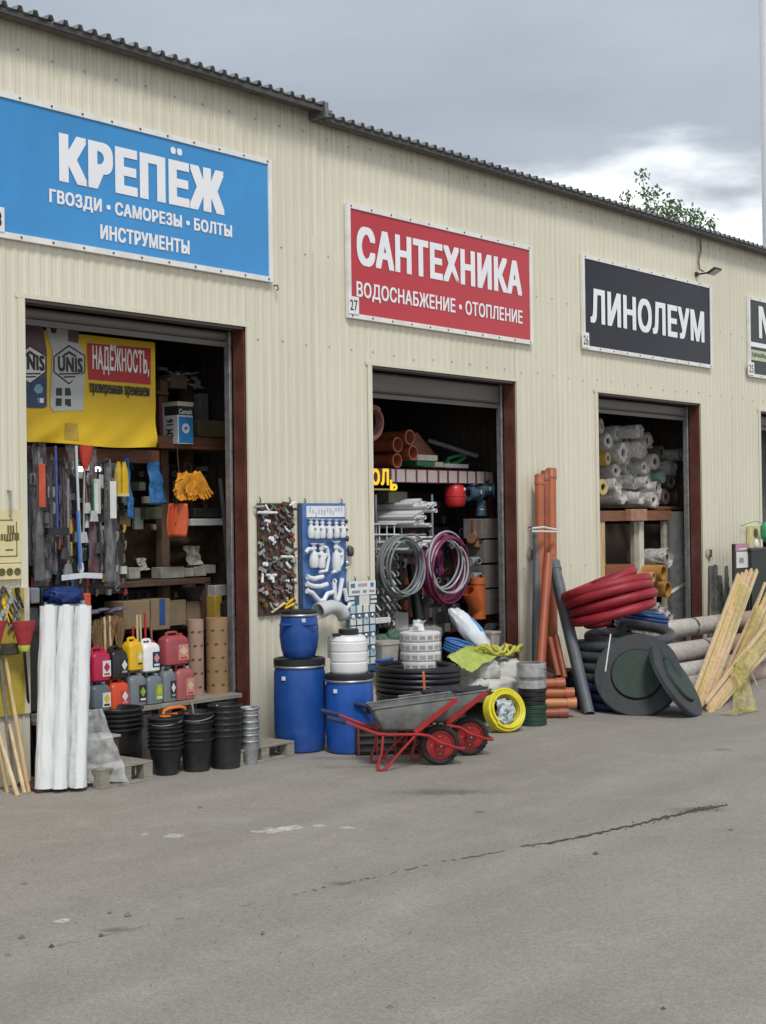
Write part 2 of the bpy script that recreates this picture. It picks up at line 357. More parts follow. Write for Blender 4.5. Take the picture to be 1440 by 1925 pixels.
# ================================================================== the trading hall
cream_t = None
def cream_mat():
    mt = bpy.data.materials.new('cream_steel'); mt.use_nodes = True; t = mt.node_tree; nn = t.nodes.new; ll = t.links.new; b = t.nodes['Principled BSDF']
    tc = nn('ShaderNodeTexCoord'); src = tc.outputs['Object']
    def nz(scv, sc, det=6, ro=.6):
        mp = nn('ShaderNodeMapping'); mp.inputs['Scale'].default_value = scv; ll(src, mp.inputs[0])
        n = nn('ShaderNodeTexNoise'); n.inputs['Scale'].default_value = sc; n.inputs['Detail'].default_value = det; n.inputs['Roughness'].default_value = ro; ll(mp.outputs[0], n.inputs['Vector']); return n.outputs[0]
    def rmp(s, a, c, ca, cb):
        r = nn('ShaderNodeValToRGB'); e = r.color_ramp.elements; e[0].position = a; e[1].position = c; e[0].color = ca; e[1].color = cb; ll(s, r.inputs[0]); return r.outputs[0]
    def mix(f, a, c, bl='MIX'):
        m_ = nn('ShaderNodeMix'); m_.data_type = 'RGBA'; m_.blend_type = bl
        (ll(f, m_.inputs['Factor']) if not isinstance(f, float) else setattr(m_.inputs['Factor'], 'default_value', f)); ll(a, m_.inputs['A'])
        (ll(c, m_.inputs['B']) if not isinstance(c, tuple) else setattr(m_.inputs['B'], 'default_value', c)); return m_.outputs['Result']
    base = rmp(nz((1,1,1), .8), .3, .7, (.63, .598, .482, 1), (.68, .648, .532, 1))
    streak = nz((9,9,.35), 2.2, 8, .7)                       # rain streaks run down the sheets
    base = mix(.35, base, rmp(streak, .34, .62, (.80, .78, .73, 1), (1.03, 1.03, 1.02, 1)), 'MULTIPLY')
    # soot below the eaves and rust runs: wear that sits on the sheets
    sp = nn('ShaderNodeSeparateXYZ'); ll(src, sp.inputs[0])
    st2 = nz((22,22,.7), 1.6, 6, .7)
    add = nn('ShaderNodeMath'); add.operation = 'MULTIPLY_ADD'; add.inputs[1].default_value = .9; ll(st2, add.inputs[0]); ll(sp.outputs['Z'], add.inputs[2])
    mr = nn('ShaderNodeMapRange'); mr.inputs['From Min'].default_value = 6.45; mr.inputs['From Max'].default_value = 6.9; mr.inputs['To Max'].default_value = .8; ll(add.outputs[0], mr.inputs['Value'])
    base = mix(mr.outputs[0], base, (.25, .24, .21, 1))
    mr2 = nn('ShaderNodeMapRange'); mr2.inputs['From Min'].default_value = 1.0; mr2.inputs['From Max'].default_value = .2; mr2.inputs['To Max'].default_value = .5
    add2 = nn('ShaderNodeMath'); add2.operation = 'MULTIPLY_ADD'; add2.inputs[1].default_value = -.9; ll(st2, add2.inputs[0]); ad3 = nn('ShaderNodeMath'); ad3.operation = 'ADD'; ad3.inputs[1].default_value = .55; ll(sp.outputs['Z'], ad3.inputs[0]); ll(ad3.outputs[0], add2.inputs[2])
    ll(add2.outputs[0], mr2.inputs['Value']); base = mix(mr2.outputs[0], base, (.30, .27, .21, 1))
    chips = rmp(nz((1,1,.45), 7, 9, .8), .70, .74, (0,0,0,1), (.75,.75,.75,1))
    base = mix(chips, base, (.36, .31, .24, 1))
    oi = nn('ShaderNodeObjectInfo'); vr = rmp(oi.outputs['Random'], 0., 1., (.955,.955,.95,1), (1.03,1.03,1.025,1)); base = mix(1., base, vr, 'MULTIPLY')
    ll(base, b.inputs['Base Color']); b.inputs['Roughness'].default_value = .52; b.inputs['Specular IOR Level'].default_value = .35
    bp = nn('ShaderNodeBump'); bp.inputs['Strength'].default_value = .12; bp.inputs['Distance'].default_value = .02; ll(nz((1,1,.5), 3), bp.inputs['Height']); ll(bp.outputs[0], b.inputs['Normal'])
    return mt
cream = cream_mat()
rust_red = M('red_oxide_paint', (.115, .034, .024), .6, var=.25, scale=5, bump=.15, dirt=.35)
shutter_m = M('grey_brown_shutter', (.125, .108, .097), .5, var=.15, scale=4, stretch=(.3,3,3), dirt=.3)
galv = M('galvanised_steel', (.42, .44, .45), .42, metal=.75, var=.2, scale=14)
roof_m = M('weathered_roof_steel', (.20, .215, .22), .5, metal=.55, var=.25, scale=3, dirt=.35)
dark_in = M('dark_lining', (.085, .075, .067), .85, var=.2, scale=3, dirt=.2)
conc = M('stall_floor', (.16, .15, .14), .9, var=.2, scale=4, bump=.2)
timber_dk = M('red_brown_timber', (.15, .065, .035), .7, var=.25, scale=6, stretch=(1,8,8), bump=.1)

hall = thing('trading_hall', 'long trading hall clad in cream ribbed steel with open stall doors', 'building', (0,0,0))
DOORS = [(7.19, 9.745, 4.045), (11.61, 14.265, 3.81), (16.12, 18.90, 3.79), (20.85, 23.4, 3.78)]
PART_X = [5.95, 10.69, 15.2, 19.85, 24.3]
X0, X1, STEPX = 2.6, 25.5, 10.72
ze1 = at(300, 102, -.21).z; ze2 = at(1000, 335, -.21).z
PITCHX = .115
def ribbed(xa, xb, za, zb, y=0.):
    """С8-type sheet: narrow proud ribs every 115 mm, on a global phase so sheets run through"""
    xs = []; k0 = math.floor(xa/PITCHX)-1
    for k in range(k0, int(xb/PITCHX)+2):
        a = k*PITCHX
        for dx, dy in ((0,0), (.055,0), (.068,-.0065), (.102,-.0065)):
            xs.append((a+dx, y+dy))
    def yat(x):
        for (p, q) in zip(xs[:-1], xs[1:]):
            if p[0] <= x <= q[0]: return p[1]+(q[1]-p[1])*(x-p[0])/max(1e-6, q[0]-p[0])
        return y
    pts = [(xa, yat(xa))]+[p for p in xs if xa+1e-4 < p[0] < xb-1e-4]+[(xb, yat(xb))]
    g = G(); n = len(pts)
    g.add([(x, yy, za) for x, yy in pts]+[(x, yy, zb) for x, yy in pts], [(i, i+1, n+i+1, n+i) for i in range(n-1)])
    return g
segs = []
prev = X0
for (a, b_, top) in DOORS:
    segs.append((prev, a, 0.0)); segs.append((a, b_, top)); prev = b_
segs.append((prev, X1, 0.0))
segs = [q for (a, b_, z) in segs for q in (((a, STEPX, z), (STEPX, b_, z)) if a < STEPX < b_ else ((a, b_, z),))]
for (a, b_, z0) in segs:
    n = max(1, round((b_-a)/1.15))
    for i in range(n):
        xa, xb = a+(b_-a)*i/n, a+(b_-a)*(i+1)/n
        k = ((i*37+int(a*10)) % 3)*.0015
        o = obj('wall_panel', ribbed(xa, xb+(.035 if i < n-1 else 0), z0+.015, (ze1 if xb <= STEPX+.05 else ze2)+.012, -.001-k), cream, hall, smooth=0)
# screws along the girts
g = G(); rnd = random.Random(3)
for z in (1.55, 3.95, 4.9, 6.12):
    for x in [X0+.345*i+.08 for i in range(int((X1-X0)/.345))]:
        if any(a-.02 < x < b_+.02 and z < tp+.05 for a, b_, tp in DOORS): continue
        xx = math.floor(x/PITCHX)*PITCHX+.026; zz = z+rnd.uniform(-.02, .02)
        g.lathe([(.011,0),(.011,.004),(.006,.009)], 6, (xx, -.004, zz), (0,-1,0))
sc_ = obj('wall_screws', g, M('weathered_screw', (.4, .37, .29), .6, metal=.2), hall); sc_['kind'] = 'stuff'
# stall interiors
for i in range(len(PART_X)):
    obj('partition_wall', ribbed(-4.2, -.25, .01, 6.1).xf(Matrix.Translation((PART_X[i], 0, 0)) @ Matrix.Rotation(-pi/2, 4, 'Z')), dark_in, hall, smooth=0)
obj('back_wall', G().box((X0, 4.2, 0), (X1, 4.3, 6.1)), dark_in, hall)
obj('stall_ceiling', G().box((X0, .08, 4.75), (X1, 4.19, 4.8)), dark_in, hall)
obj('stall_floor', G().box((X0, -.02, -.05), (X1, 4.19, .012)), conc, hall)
obj('end_wall', G().box((X0, .03, .01), (X0+.08, 4.19, 6.15)), cream, hall); obj('end_wall', G().box((X1-.08, .03, .01), (X1, 4.19, 6.15)), cream, hall)
for di, (a, b_, top) in enumerate(DOORS):
    # red oxide steel reveal, guide rail, shutter rolled into the head
    obj('door_jamb', G().box((b_-.004, .012, .015), (b_+.09, .17, top+.02)), rust_red, hall, bev=.004)
    obj('door_jamb', G().box((a-.09, .012, .015), (a+.004, .17, top+.02)), rust_red, hall, bev=.004)
    obj('door_lintel', G().box((a+.006, .012, top-.012), (b_-.006, .17, top+.1)), shutter_m, hall)
    for xx in (b_-.045, a+.012):
        obj('guide_rail', G().box((xx, .175, .02), (xx+.03, .25, top-.02)), galv, hall, bev=.003)
    sh_ = (.115, .25, .17, .2)[di]
    obj('shutter_box', G().box((a+.006, .19, top-sh_), (b_-.05, .52, top-.02)), shutter_m, hall, bev=.03)
    zb = top-sh_-.005
    obj('shutter_slat', G().prism([(.21, zb-.05), (.235, zb-.05), (.245, zb-.025), (.235, zb), (.21, zb)], a+.02, b_-.05).xf(Matrix(((0,1,0,0),(1,0,0,0),(0,0,1,0),(0,0,0,1)))), shutter_m, hall)
# eaves: roof sheets with ribs running back, cut ends to the yard
def roof_sheet(xa, xb, z, ph):
    pr = []; P_ = .1525; k = 0; x = xa
    while x < xb-1e-6:
        for dx, dz in ((0,0),(.082,0),(.098,.043),(.132,.043),(.148,0)):
            if x+dx <= xb: pr.append((x+dx, z+dz))
        x += P_
    y0, y1 = -.21, 4.5; rise = .12; n = len(pr); g = G()
    g.add([(x, y0, zz) for x, zz in pr]+[(x, y1, zz+rise) for x, zz in pr], [(i, i+1, n+i+1, n+i) for i in range(n-1)])
    return g
for (xa, xb, z) in ((X0-.1, STEPX, ze1), (STEPX, X1+.1, ze2)):
    n = round((xb-xa)/1.22); w = (xb-xa)/n; w = .1525*round(w/.1525)
    x = xa if xa < STEPX-1 else STEPX
    cuts = []; x = xa
    while x < xb-.05: cuts.append((x, min(xb, x+1.22))); x += 1.22
    for i, (p, q) in enumerate(cuts):
        obj('roof_sheet', roof_sheet(p, q, z+.003*(i % 2), 0), roof_m, hall, solid=.004, smooth=15)
    # dark soffit batten and fascia under the sheets
    obj('eaves_batten', G().box((xa, -.19, z-.045), (xb-.03, -.155, z-.006)), M('dark_batten', (.075,.07,.068), .8, var=.2), hall)
    obj('soffit', G().box((xa, -.15, z-.03), (xb-.03, -.02, z-.004)), M('soffit_steel', (.13,.12,.11), .7, var=.2), hall)
obj('gable_step_flashing', G().box((STEPX-.035, -.24, ze2-.02), (STEPX+.012, .05, ze1+.03)).box((STEPX+.012, -.24, ze2+.02), (STEPX+.07, .05, ze2+.06)), roof_m, hall, bev=.004)
obj('eaves_fascia', G().box((9.55, -.225, ze1-.07), (STEPX-.05, -.212, ze1-.035)), M('dark_batten', (.075,.07,.068)), hall)
for a in (DOORS):
    pass
# drip trims above and beside the openings
for di, (a, b_, top) in enumerate(DOORS):
    obj('head_trim', G().box((a-.1, -.019, top+.012), (b_+.06, -.0135, top+.05)), cream, hall)
    for xx, ww in ((a-.075, .07), (b_+.006, .075)):
        obj('corner_trim', G().box((xx, -.0215, .02), (xx+ww, -.0145, top+(.009 if ww == .07 else .009))), cream, hall)

# ================================================================== signs
white_frame = M('white_sign_frame', (.74, .74, .72), .5, var=.06, scale=5, dirt=.25)
letter_w = M('white_letter_vinyl', (.80, .81, .84), .45, var=.02, scale=3)
black_p = M('black_print', (.02, .02, .02), .5)
plate_w = M('white_plate', (.75, .75, .74), .4, var=.05)
screw_m = M('sign_screw', (.12, .11, .1), .5, metal=.5)
def sign(name, label, x0, x1, z0, z1, mat, lines, num=None, numpos=None):
    c = Vector(((x0+x1)/2, -.015, (z0+z1)/2)); t = thing(name, label, 'sign', c, 0, 'shop signs along the cream wall')
    w, h = x1-x0, z1-z0; fr = .05
    obj('panel', G().box((-w/2+.02, -.028, -h/2+.02), (w/2-.02, -.004, h/2-.02)), mat, t)
    f = obj('frame', G().box((-w/2, -.042, -h/2), (w/2, -.002, -h/2+fr)).box((-w/2, -.042, h/2-fr), (w/2, -.002, h/2)).box((-w/2, -.0418, -h/2+fr), (-w/2+fr, -.002, h/2-fr)).box((w/2-fr, -.0418, -h/2+fr), (w/2, -.002, h/2-fr)), white_frame, t)
    g = G()
    for zz in (-h/2+fr*.5, h/2-fr*.5):
        for i in range(int(w/.33)+1):
            g.lathe([(.012,0),(.008,.008)], 6, (-w/2+.06+i*(w-.12)/int(w/.33), -.042, zz), (0,-1,0))
    obj('screws', g, screw_m, t)['kind'] = 'stuff'
    for (s, px0, pt, px1, pb, bold, col) in lines:
        # photo corners of the line of lettering -> its place on the panel
        a = at(px0, pt, -.045); b2 = at(px1, pb, -.045)
        text('lettering', s, b2.x-a.x, a.z-b2.z, col, t, Vector(((a.x+b2.x)/2, -.045, (a.z+b2.z)/2))-c+Vector((0, -.005, 0)), bold)
    if num:
        a = at(numpos[0], numpos[1], -.045); b2 = at(numpos[2], numpos[3], -.045)
        cc = Vector(((a.x+b2.x)/2, 0, (a.z+b2.z)/2))-Vector((c.x, 0, c.z)); ww, hh = b2.x-a.x, a.z-b2.z
        pl = obj('number_plate', G().box((-ww/2, -.006, -hh/2), (ww/2, 0, hh/2)), plate_w, t, cc+Vector((0, -.044, 0)))
        text('digits', num, ww*.72, hh*.62, black_p, pl, (0, -.0075, 0), .02, .002)
    return t
# lettering boxes are read at the middle height of the words, so each line gives (left, top) and (right, bottom) levelled on the wall
blue_s = M('blue_sign_film', (.045, .27, .60), .3, var=.1, scale=.7, dirt=.06, spec=.35)
red_s = M('red_sign_film', (.47, .035, .05), .3, var=.05, scale=.8, dirt=.03, spec=.3)
black_s = M('black_sign_film', (.013, .015, .026), .3, var=.1, scale=1.2, spec=.16)
green_s = M('dark_green_sign_film', (.018, .035, .027), .3, var=.1, scale=1.2, spec=.16)
LW = letter_w
s1 = sign('shop_sign', 'blue sign КРЕПЁЖ in bold white letters over the widest stall door', 6.75, 10.09, 4.525, 5.735, blue_s,
     [('КРЕПЕЖ', 110, 249, 422, 405, .07, LW), ('••', 320, 275, 342, 294, .03, LW), ('ГВОЗДИ • САМОРЕЗЫ • БОЛТЫ', 92, 354, 436, 451, .05, LW), ('ИНСТРУМЕНТЫ', 188, 421, 356, 479, .05, LW)], '28', (-32, 384, 6, 437))
s2 = sign('shop_sign', 'red sign САНТЕХНИКА with white letters and number 27 plate', 11.2, 14.59, 4.29, 5.495, red_s,
     [('САНТЕХНИКА', 669.6, 423, 981, 557, .055, LW), ('ВОДОСНАБЖЕНИЕ • ОТОПЛЕНИЕ', 669.6, 528, 982, 614, .03, LW)], '27', (652.6, 556, 672.5, 592))
s3 = sign('shop_sign', 'black glossy sign ЛИНОЛЕУМ with white letters under the floodlight', 15.73, 19.225, 4.335, 5.56, black_s,
     [('ЛИНОЛЕУМ', 1109, 540, 1324, 645, .045, LW)], '26', (1092.5, 624, 1105.5, 655))
s4 = sign('shop_sign', 'dark green sign with a white letter М cut by the frame edge', 20.42, 23.8, 4.3, 5.54, green_s,
     [('М', 1425.5, 575, 1461, 642, .02, LW)], '25', (1404, 680, 1416, 706))
a = at(1410, 648, -.045); b_ = at(1412, 664, -.045); c4 = s4.location
obj('white_rule', G().box((0, 0, 0), (2.6, .004, .07)), LW, s4, (a.x-c4.x, -.034, a.z-c4.z-.02))
st = obj('cream_strip', G().box((0, 0, 0), (1.3, .004, .16)), M('cream_print', (.5,.52,.36), .5), s4, (b_.x-c4.x, -.034, b_.z-c4.z-.1))
g = G(); rnd = random.Random(2)
for i in range(26): g.box((.03+i*.047, -.002, .04+rnd.random()*.02), (.06+i*.047, 0, .1+rnd.random()*.03))
obj('small_print', g, M('dark_green_print', (.05,.08,.05), .6), st)

# floodlight on its arm, with the cable up to the eaves
blk = M('black_powder_coat', (.035, .033, .03), .5, var=.1)
p0 = at(1308, 516, -.01); t = thing('floodlight', 'small black floodlight on an arm above the black sign', 'floodlight', p0)
rot = Matrix.Rotation(R(-35), 4, 'Z')
obj('arm', G().box((-.03, -.03, -.03), (.03, 0, .03)).tube([(0,-.02,0),(.0,-.12,0),(.03,-.2,.01)], .013, 8), blk, t)
hd = Matrix.Translation((.05, -.27, .02)) @ Matrix.Rotation(R(-28), 4, 'X') @ Matrix.Scale(.62, 4)
h_ = obj('housing', G().box((-.17, -.12, -.03), (.17, .12, .03)).xf(hd), blk, t, bev=.01)
obj('glass', G().box((-.145, -.1, -.036), (.145, .1, -.031)).xf(hd), M('lamp_glass', (.5,.5,.46), .2, var=.05), h_)
c = at(1316, 447, -.05); d = at(1313, 490, -.03); e = at(1322, 510, -.15)
one('lamp_cable', loc(G().tube([c, c.lerp(d, .5)+Vector((.05,0,0)), d, d.lerp(e, .5)+Vector((0,.02,-.05)), e], .013, 6), p0), M('brown_cable', (.16,.13,.08), .6), 'thin brown cable hanging from the eaves to the floodlight', 'cable', p0)

# small fittings screwed to the wall
def ring_plate(px, py, label):
    p = at(px, py, -.012); t = thing('lock_plate', label, 'lock plate', p, 0, 'lock plates on the wall beside the doors')
    obj('plate', G().lathe([(.085,0),(.085,.006),(.06,.012),(.04,.03),(.0,.032)], 18, (0,0,0), (0,-1,0)), M('worn_pale_steel', (.5,.47,.38), .5, metal=.2, var=.25), t)
    obj('rusty_lug', G().cbox((0,-.035,.0), (.05,.03,.11)), M('rusty_lug', (.16,.06,.035), .8, var=.3), t, bev=.01)
ring_plate(997, 1042, 'round lock plate on the wall behind the leaning brown pipes')
ring_plate(1332, 1040, 'round lock plate on the wall right of the linoleum door')
for (px, py, nm, lb, cat) in [(515, 541, 'wall_hook', 'small bent steel hook under the corner of the blue sign', 'hook'), (993, 994, 'wall_hook', 'small bent hook on the wall above the brown pipe binding', 'hook')]:
    p = at(px, py, -.012); one(nm, G().tube([(0,0,.02),(0,-.05,.02),(0,-.06,-.02),(0,-.035,-.03)], .008, 6), screw_m, lb, cat, p)
p = at(15, 946, -.012); one('pull_handle', G().tube([(0,0,.1),(0,-.04,.1),(0,-.04,-.1),(0,0,-.1)], .011, 6), galv, 'steel pull handle on the wall above the cream price board', 'handle', p)

# ---- tree behind the hall and the white mast
leafm = M('tree_leaf', (.075, .125, .055), .6, var=.35, scale=2); bark = M('bark', (.09, .075, .06), .9, var=.3, scale=6, bump=.4, bscale=25)
tb = at(1285, 470, 9.5); tb.z = 0; topz = at(1210, 332, 9.5).z
tr = thing('broadleaf_tree', 'thin leafy tree top showing over the roof behind the hall', 'tree', tb)
rnd = random.Random(21); g = G(); lg = G()
g.tube([(0,0,0),(.05,.02,2),(.0,.05,4),(.06,0,5.4),(0,0,7.0)], [.2,.17,.13,.1,.06], 9)
def leaf(p, s):
    a = Vector((rnd.gauss(0,1), rnd.gauss(0,1), rnd.gauss(0,1))).normalized(); b2 = a.orthogonal().normalized(); c2 = a.cross(b2)
    lg.add([p, p+b2*s*.5+c2*s*.28, p+b2*s, p+b2*s*.5-c2*s*.28], [(0,1,2,3)])
def branch(p, d, ln, r, lvl):
    pts = [p]; dd = d.normalized()
    for k in range(5):
        dd = (dd+Vector((rnd.gauss(0,.12), rnd.gauss(0,.12), rnd.gauss(.05,.1)))).normalized(); pts.append(pts[-1]+dd*ln/5)
    g.tube(pts, [r*(1-.15*k) for k in range(6)], 5)
    if lvl == 0:
        for q in pts[1:]:
            for _ in range(26): leaf(q+Vector((rnd.gauss(0,.1), rnd.gauss(0,.1), rnd.gauss(0,.1))), rnd.uniform(.07, .15))
        return
    for k in range(2, 6):
        for _ in range(2):
            branch(pts[k], dd+Vector((rnd.gauss(0,.75), rnd.gauss(0,.75), rnd.gauss(.1,.45))), ln*.55, r*.5, lvl-1)
for k in range(11):
    z = 5.0+k*.25; an = k*2.4; branch(Vector((0,0,z)), Vector((cos(an), sin(an), .45)), 2.0-k*.09, .05, 2)
# two long leaders that stand up clear of the crown, as seen over the roof
for (px, py) in ((1205, 335), (1180, 372), (1228, 362), (1255, 380), (1275, 392), (1262, 402), (1288, 405), (1242, 398), (1300, 398), (1318, 405), (1335, 418)):
    e = at(px, py, 9.5)-tb; s_ = Vector((e.x*.3, 0, min(6.4, e.z-1.5))); n_ = 10
    pts = [s_.lerp(e, k/n_)+Vector((rnd.gauss(0,.03), rnd.gauss(0,.03), .25*sin(pi*k/n_))) for k in range(n_+1)]
    g.tube(pts, [.035*(1-k/n_*.8) for k in range(n_+1)], 5)
    for q in pts[2:]:
        for _ in range(46): leaf(q+Vector((rnd.gauss(0,.1), rnd.gauss(0,.1), rnd.gauss(0,.09))), rnd.uniform(.07, .15))
lt = leafm.node_tree; tb_ = lt.nodes.new('ShaderNodeBsdfTranslucent'); tb_.inputs[0].default_value = (.16, .30, .09, 1); ms = lt.nodes.new('ShaderNodeMixShader'); ms.inputs[0].default_value = .5
lt.links.new(lt.nodes['Principled BSDF'].outputs[0], ms.inputs[1]); lt.links.new(tb_.outputs[0], ms.inputs[2]); lt.links.new(ms.outputs[0], lt.nodes['Material Output'].inputs[0])
obj('trunk', g, bark, tr); obj('crown', lg, leafm, tr, smooth=0)
p = at(1428, 10, 7.0); pr = .55; pw = Vector((p.x, p.y, 0))+RT*(pr)
g = G().lathe([(pr*1.3,0),(pr*1.3,.3),(pr,.32),(pr,20),(pr*.9,20.1)], 32)
t = thing('white_mast', 'tall white mast rising behind the roof at the frame edge', 'mast', (pw.x, pw.y, 0))
wm = M('white_mast_paint', (.78,.79,.8), .5, var=.04)
obj('shaft', g, wm, t); obj('collar', G().lathe([(pr+.002,0),(pr+.05,.02),(pr+.05,.2),(pr+.002,.22)], 32, (0,0,4)), wm, t)
# ================================================================== stock: shared helpers
def rx(x0, y0, x1, y1, yd):                  # photo box on the plane yd behind the wall -> (xa, xb, zb, zt)
    ym, xm = (y0+y1)/2, (x0+x1)/2
    return at(x0, ym, yd).x, at(x1, ym, yd).x, at(xm, y1, yd).z, at(xm, y0, yd).z
steel = M('bright_steel', (.5,.5,.5), .35, metal=.8, var=.15)
dsteel = M('dark_steel', (.09,.09,.095), .45, metal=.5, var=.2)
chrome = M('chrome', (.62,.62,.62), .18, metal=.95, var=.05)
brass = M('brass', (.45,.3,.1), .35, metal=.85, var=.15)
wood = M('pine_wood', (.55,.40,.21), .7, var=.2, scale=5, stretch=(6,6,.6), bump=.08)
pinew = M('pale_pine', (.62,.47,.29), .7, var=.18, scale=5, stretch=(5,5,1), bump=.08)
greywood = M('grey_weathered_wood', (.27,.25,.21), .85, var=.25, scale=6, stretch=(1,6,6), bump=.15)
kraft = M('kraft_card', (.30,.19,.10), .8, var=.1, scale=5)
kraftp = M('pinkish_card', (.34,.22,.17), .8, var=.1, scale=5)
card = M('cardboard', (.24,.175,.11), .85, var=.15, scale=4, dirt=.2)
whitep = M('white_plastic', (.72,.73,.73), .35, var=.05, scale=5, dirt=.08)
greyp = M('grey_plastic', (.24,.26,.28), .45, var=.12, scale=6, dirt=.2)
blackp = M('black_plastic', (.016,.017,.018), .42, var=.25, scale=7, dirt=.12)
rubber = M('black_rubber', (.02,.02,.021), .75, var=.25, scale=10)
paper = M('paper_white', (.66,.66,.63), .75, var=.06)
film = M('clear_film', (.72,.74,.74), .22, var=.2, scale=14, alpha=.42, spec=.8)
filmw = M('milky_film', (.70,.72,.73), .3, var=.12, scale=16, alpha=.9, bump=.5, bscale=20, spec=.6)
filmg = M('smoky_film', (.17,.165,.18), .12, var=.4, scale=7, alpha=.34, spec=1.0)
yellowp = M('yellow_plastic', (.72,.47,.02), .4, var=.12)
orangep = M('orange_plastic', (.75,.2,.03), .4, var=.1)
redp = M('red_plastic', (.45,.03,.035), .4, var=.12)
bluep = M('blue_plastic', (.025,.10,.36), .38, var=.12, dirt=.1)
navy = M('navy_plastic', (.012,.025,.09), .5, var=.2)
pvc = M('orange_brown_pvc', (.36,.105,.045), .45, var=.1, scale=4, dirt=.18)
pvcd = M('brown_pvc', (.27,.075,.04), .45, var=.12, scale=4, dirt=.2)
greenp = M('green_plastic', (.03,.2,.09), .45, var=.15)

def crumple(p, q, w, amp, n=18, m_=6, seed=0, nrm=None, taper=0.):
    """creased strip of film hanging from p to q, w wide"""
    p, q = Vector(p), Vector(q); d = q-p; side = Vector((1,0,0)) if nrm is None else Vector(nrm); dep = d.normalized().cross(side).normalized()
    def f(u, v):
        k = (u-.5)*w*(1-taper*v)
        return p+d*v+side*(k*(1+.12*mnoise.noise(Vector((v*6, seed, 0)))))+dep*amp*(mnoise.noise(Vector((u*4.1+seed*9, v*3.5, seed)))+.55*mnoise.noise(Vector((u*9+seed, v*9, 3))))
    return G().sheet(f, m_, n)
def coil(c, ax, Rr, r, turns, layers=1, jit=.12, n=40, k=8, flat=1., seed=0, ends=.0):
    """a bundle of pipe wound round an axis; turns lie side by side, layers outwards"""
    rnd = random.Random(seed); c = Vector(c); ax = Vector(ax).normalized(); a = ax.orthogonal().normalized(); b2 = ax.cross(a); pts = []
    tot = turns*layers*n
    for i in range(tot+1):
        t = 2*pi*i/n; tn = i/n; ly = int(min(layers-1, tn//turns)); along = (tn % turns) if ly % 2 == 0 else turns-(tn % turns)
        ro = Rr+ly*r*1.8+r*jit*2.2*mnoise.noise(Vector((tn*1.7, seed*3.3, 0)))
        al = (along-turns/2)*r*1.95*flat+r*jit*2*mnoise.noise(Vector((tn*2.1, seed*1.3, 5)))
        pts.append(c+(a*cos(t)+b2*sin(t))*ro+ax*al)
    return G().tube(pts, r, k)
def place(px, py, z=0., r=0.):               # ground point under the front of a round thing of radius r -> its centre
    p = gr(px, py, z); return p+FWH*r

# ================================================================== left of the first door
p = at(19, 1060, -.02)
a0, a1, zb, zt = rx(-14, 958, 38, 1058, -.02)
t = thing('price_board', 'cream board with a dark outline and small print at the left edge', 'board', ((a0+a1)/2, -.02, zb))
w, h = a1-a0, zt-zb; creamp = M('cream_board', (.66,.58,.32), .6, var=.06)
obj('panel', G().box((-w/2, -.012, 0), (w/2, 0, h)), creamp, t)
g = G(); olive = M('olive_print', (.13,.11,.04), .7)
for q in [(-w/2+.0, .05, w/2-.04, .058), (w/2-.048, .05, w/2-.04, h-.1), (-w/2, h-.09, w/2-.08, h-.082), (-.02, h-.26, w/2-.09, h-.25), (-.02, .1, w/2-.08, .112)]: g.box((q[0], -.015, q[1]), (q[2], -.0125, q[3]))
obj('printed_outline', g, olive, t)['kind'] = 'stuff'
g = G(); rnd = random.Random(4)
for i in range(9): g.box((-w/2+.02+i*.026, -.015, h*.42), (-w/2+.038+i*.026, -.0125, h*.42+.05+.015*rnd.random()))
for i in range(3): g.box((-.0+i*.025, -.015, h-.2), (.017+i*.025, -.0125, h-.13))
obj('printed_words', g, olive, t)['kind'] = 'stuff'
a0, a1, zb, zt = rx(-14, 1060, 36, 1090, -.02); w, h = a1-a0, zt-zb
t = thing('socket_strip', 'cream socket strip with round holes under the price board', 'socket strip', ((a0+a1)/2, -.02, zb))
obj('panel', G().box((-w/2, -.03, 0), (w/2, 0, h)), creamp, t, bev=.006)
for i in range(3): obj('socket', G().lathe([(.032,0),(.032,.004),(.022,.005),(.022,.0015)], 14, (-.06+i*.075, -.031, h*.5), (0,-1,0)), olive, t)
a0, a1, zb, zt = rx(-16, 1106, 43, 1345, -.02); w, h = a1-a0, zt-zb
yb = thing('tool_board', 'dirty yellow board hung with small hand tools by the left edge', 'board', ((a0+a1)/2, -.02, zb)); YB = yb.location.copy()
obj('panel', G().box((-w/2, -.018, 0), (w/2, 0, h)), M('dirty_yellow_board', (.46,.36,.05), .6, var=.2, scale=5, dirt=.55), yb)
obj('board_edge', G().box((w/2, -.03, 0), (w/2+.05, 0, h)), M('cream_edge', (.58,.55,.44), .6, dirt=.3), yb)
rnd = random.Random(9)
TOOLS = ['black pliers with spread handles', 'grey adjustable spanner', 'black hacksaw', 'yellow and black wrench', 'steel hinge', 'dark clamp', 'small trowel', 'curved pruning knife', 'steel bracket']
for i, nm in enumerate(TOOLS):
    px, py = 4+(i % 3)*14+rnd.uniform(-2, 2), 1112+(i//3)*22+rnd.uniform(-3, 3); p = at(px, py, -.05)
    mt = [dsteel, steel, blackp, yellowp, galv, dsteel, steel, blackp, galv][i]; L_ = .14+.05*rnd.random(); an = rnd.uniform(-.6, .6)
    g = G().tube([(0,0,0),(.012,-.01,-L_*.4),(.03,-.012,-L_)], [.008,.011,.009], 6).tube([(0,0,0),(-.012,-.012,-L_*.4),(-.035+.02*(i % 2),-.012,-L_*.95)], [.008,.011,.009], 6).cbox((0,-.008,.012), (.035,.02,.05))
    g.xf(Matrix.Rotation(an, 4, 'Y'))
    one('hand_tool', g, mt, f'{nm} hung on the dirty yellow board, {["top", "middle", "bottom"][i//3]} row {["left", "centre", "right"][i % 3]}', 'tool', p, 0, 'hand tools on the yellow board')
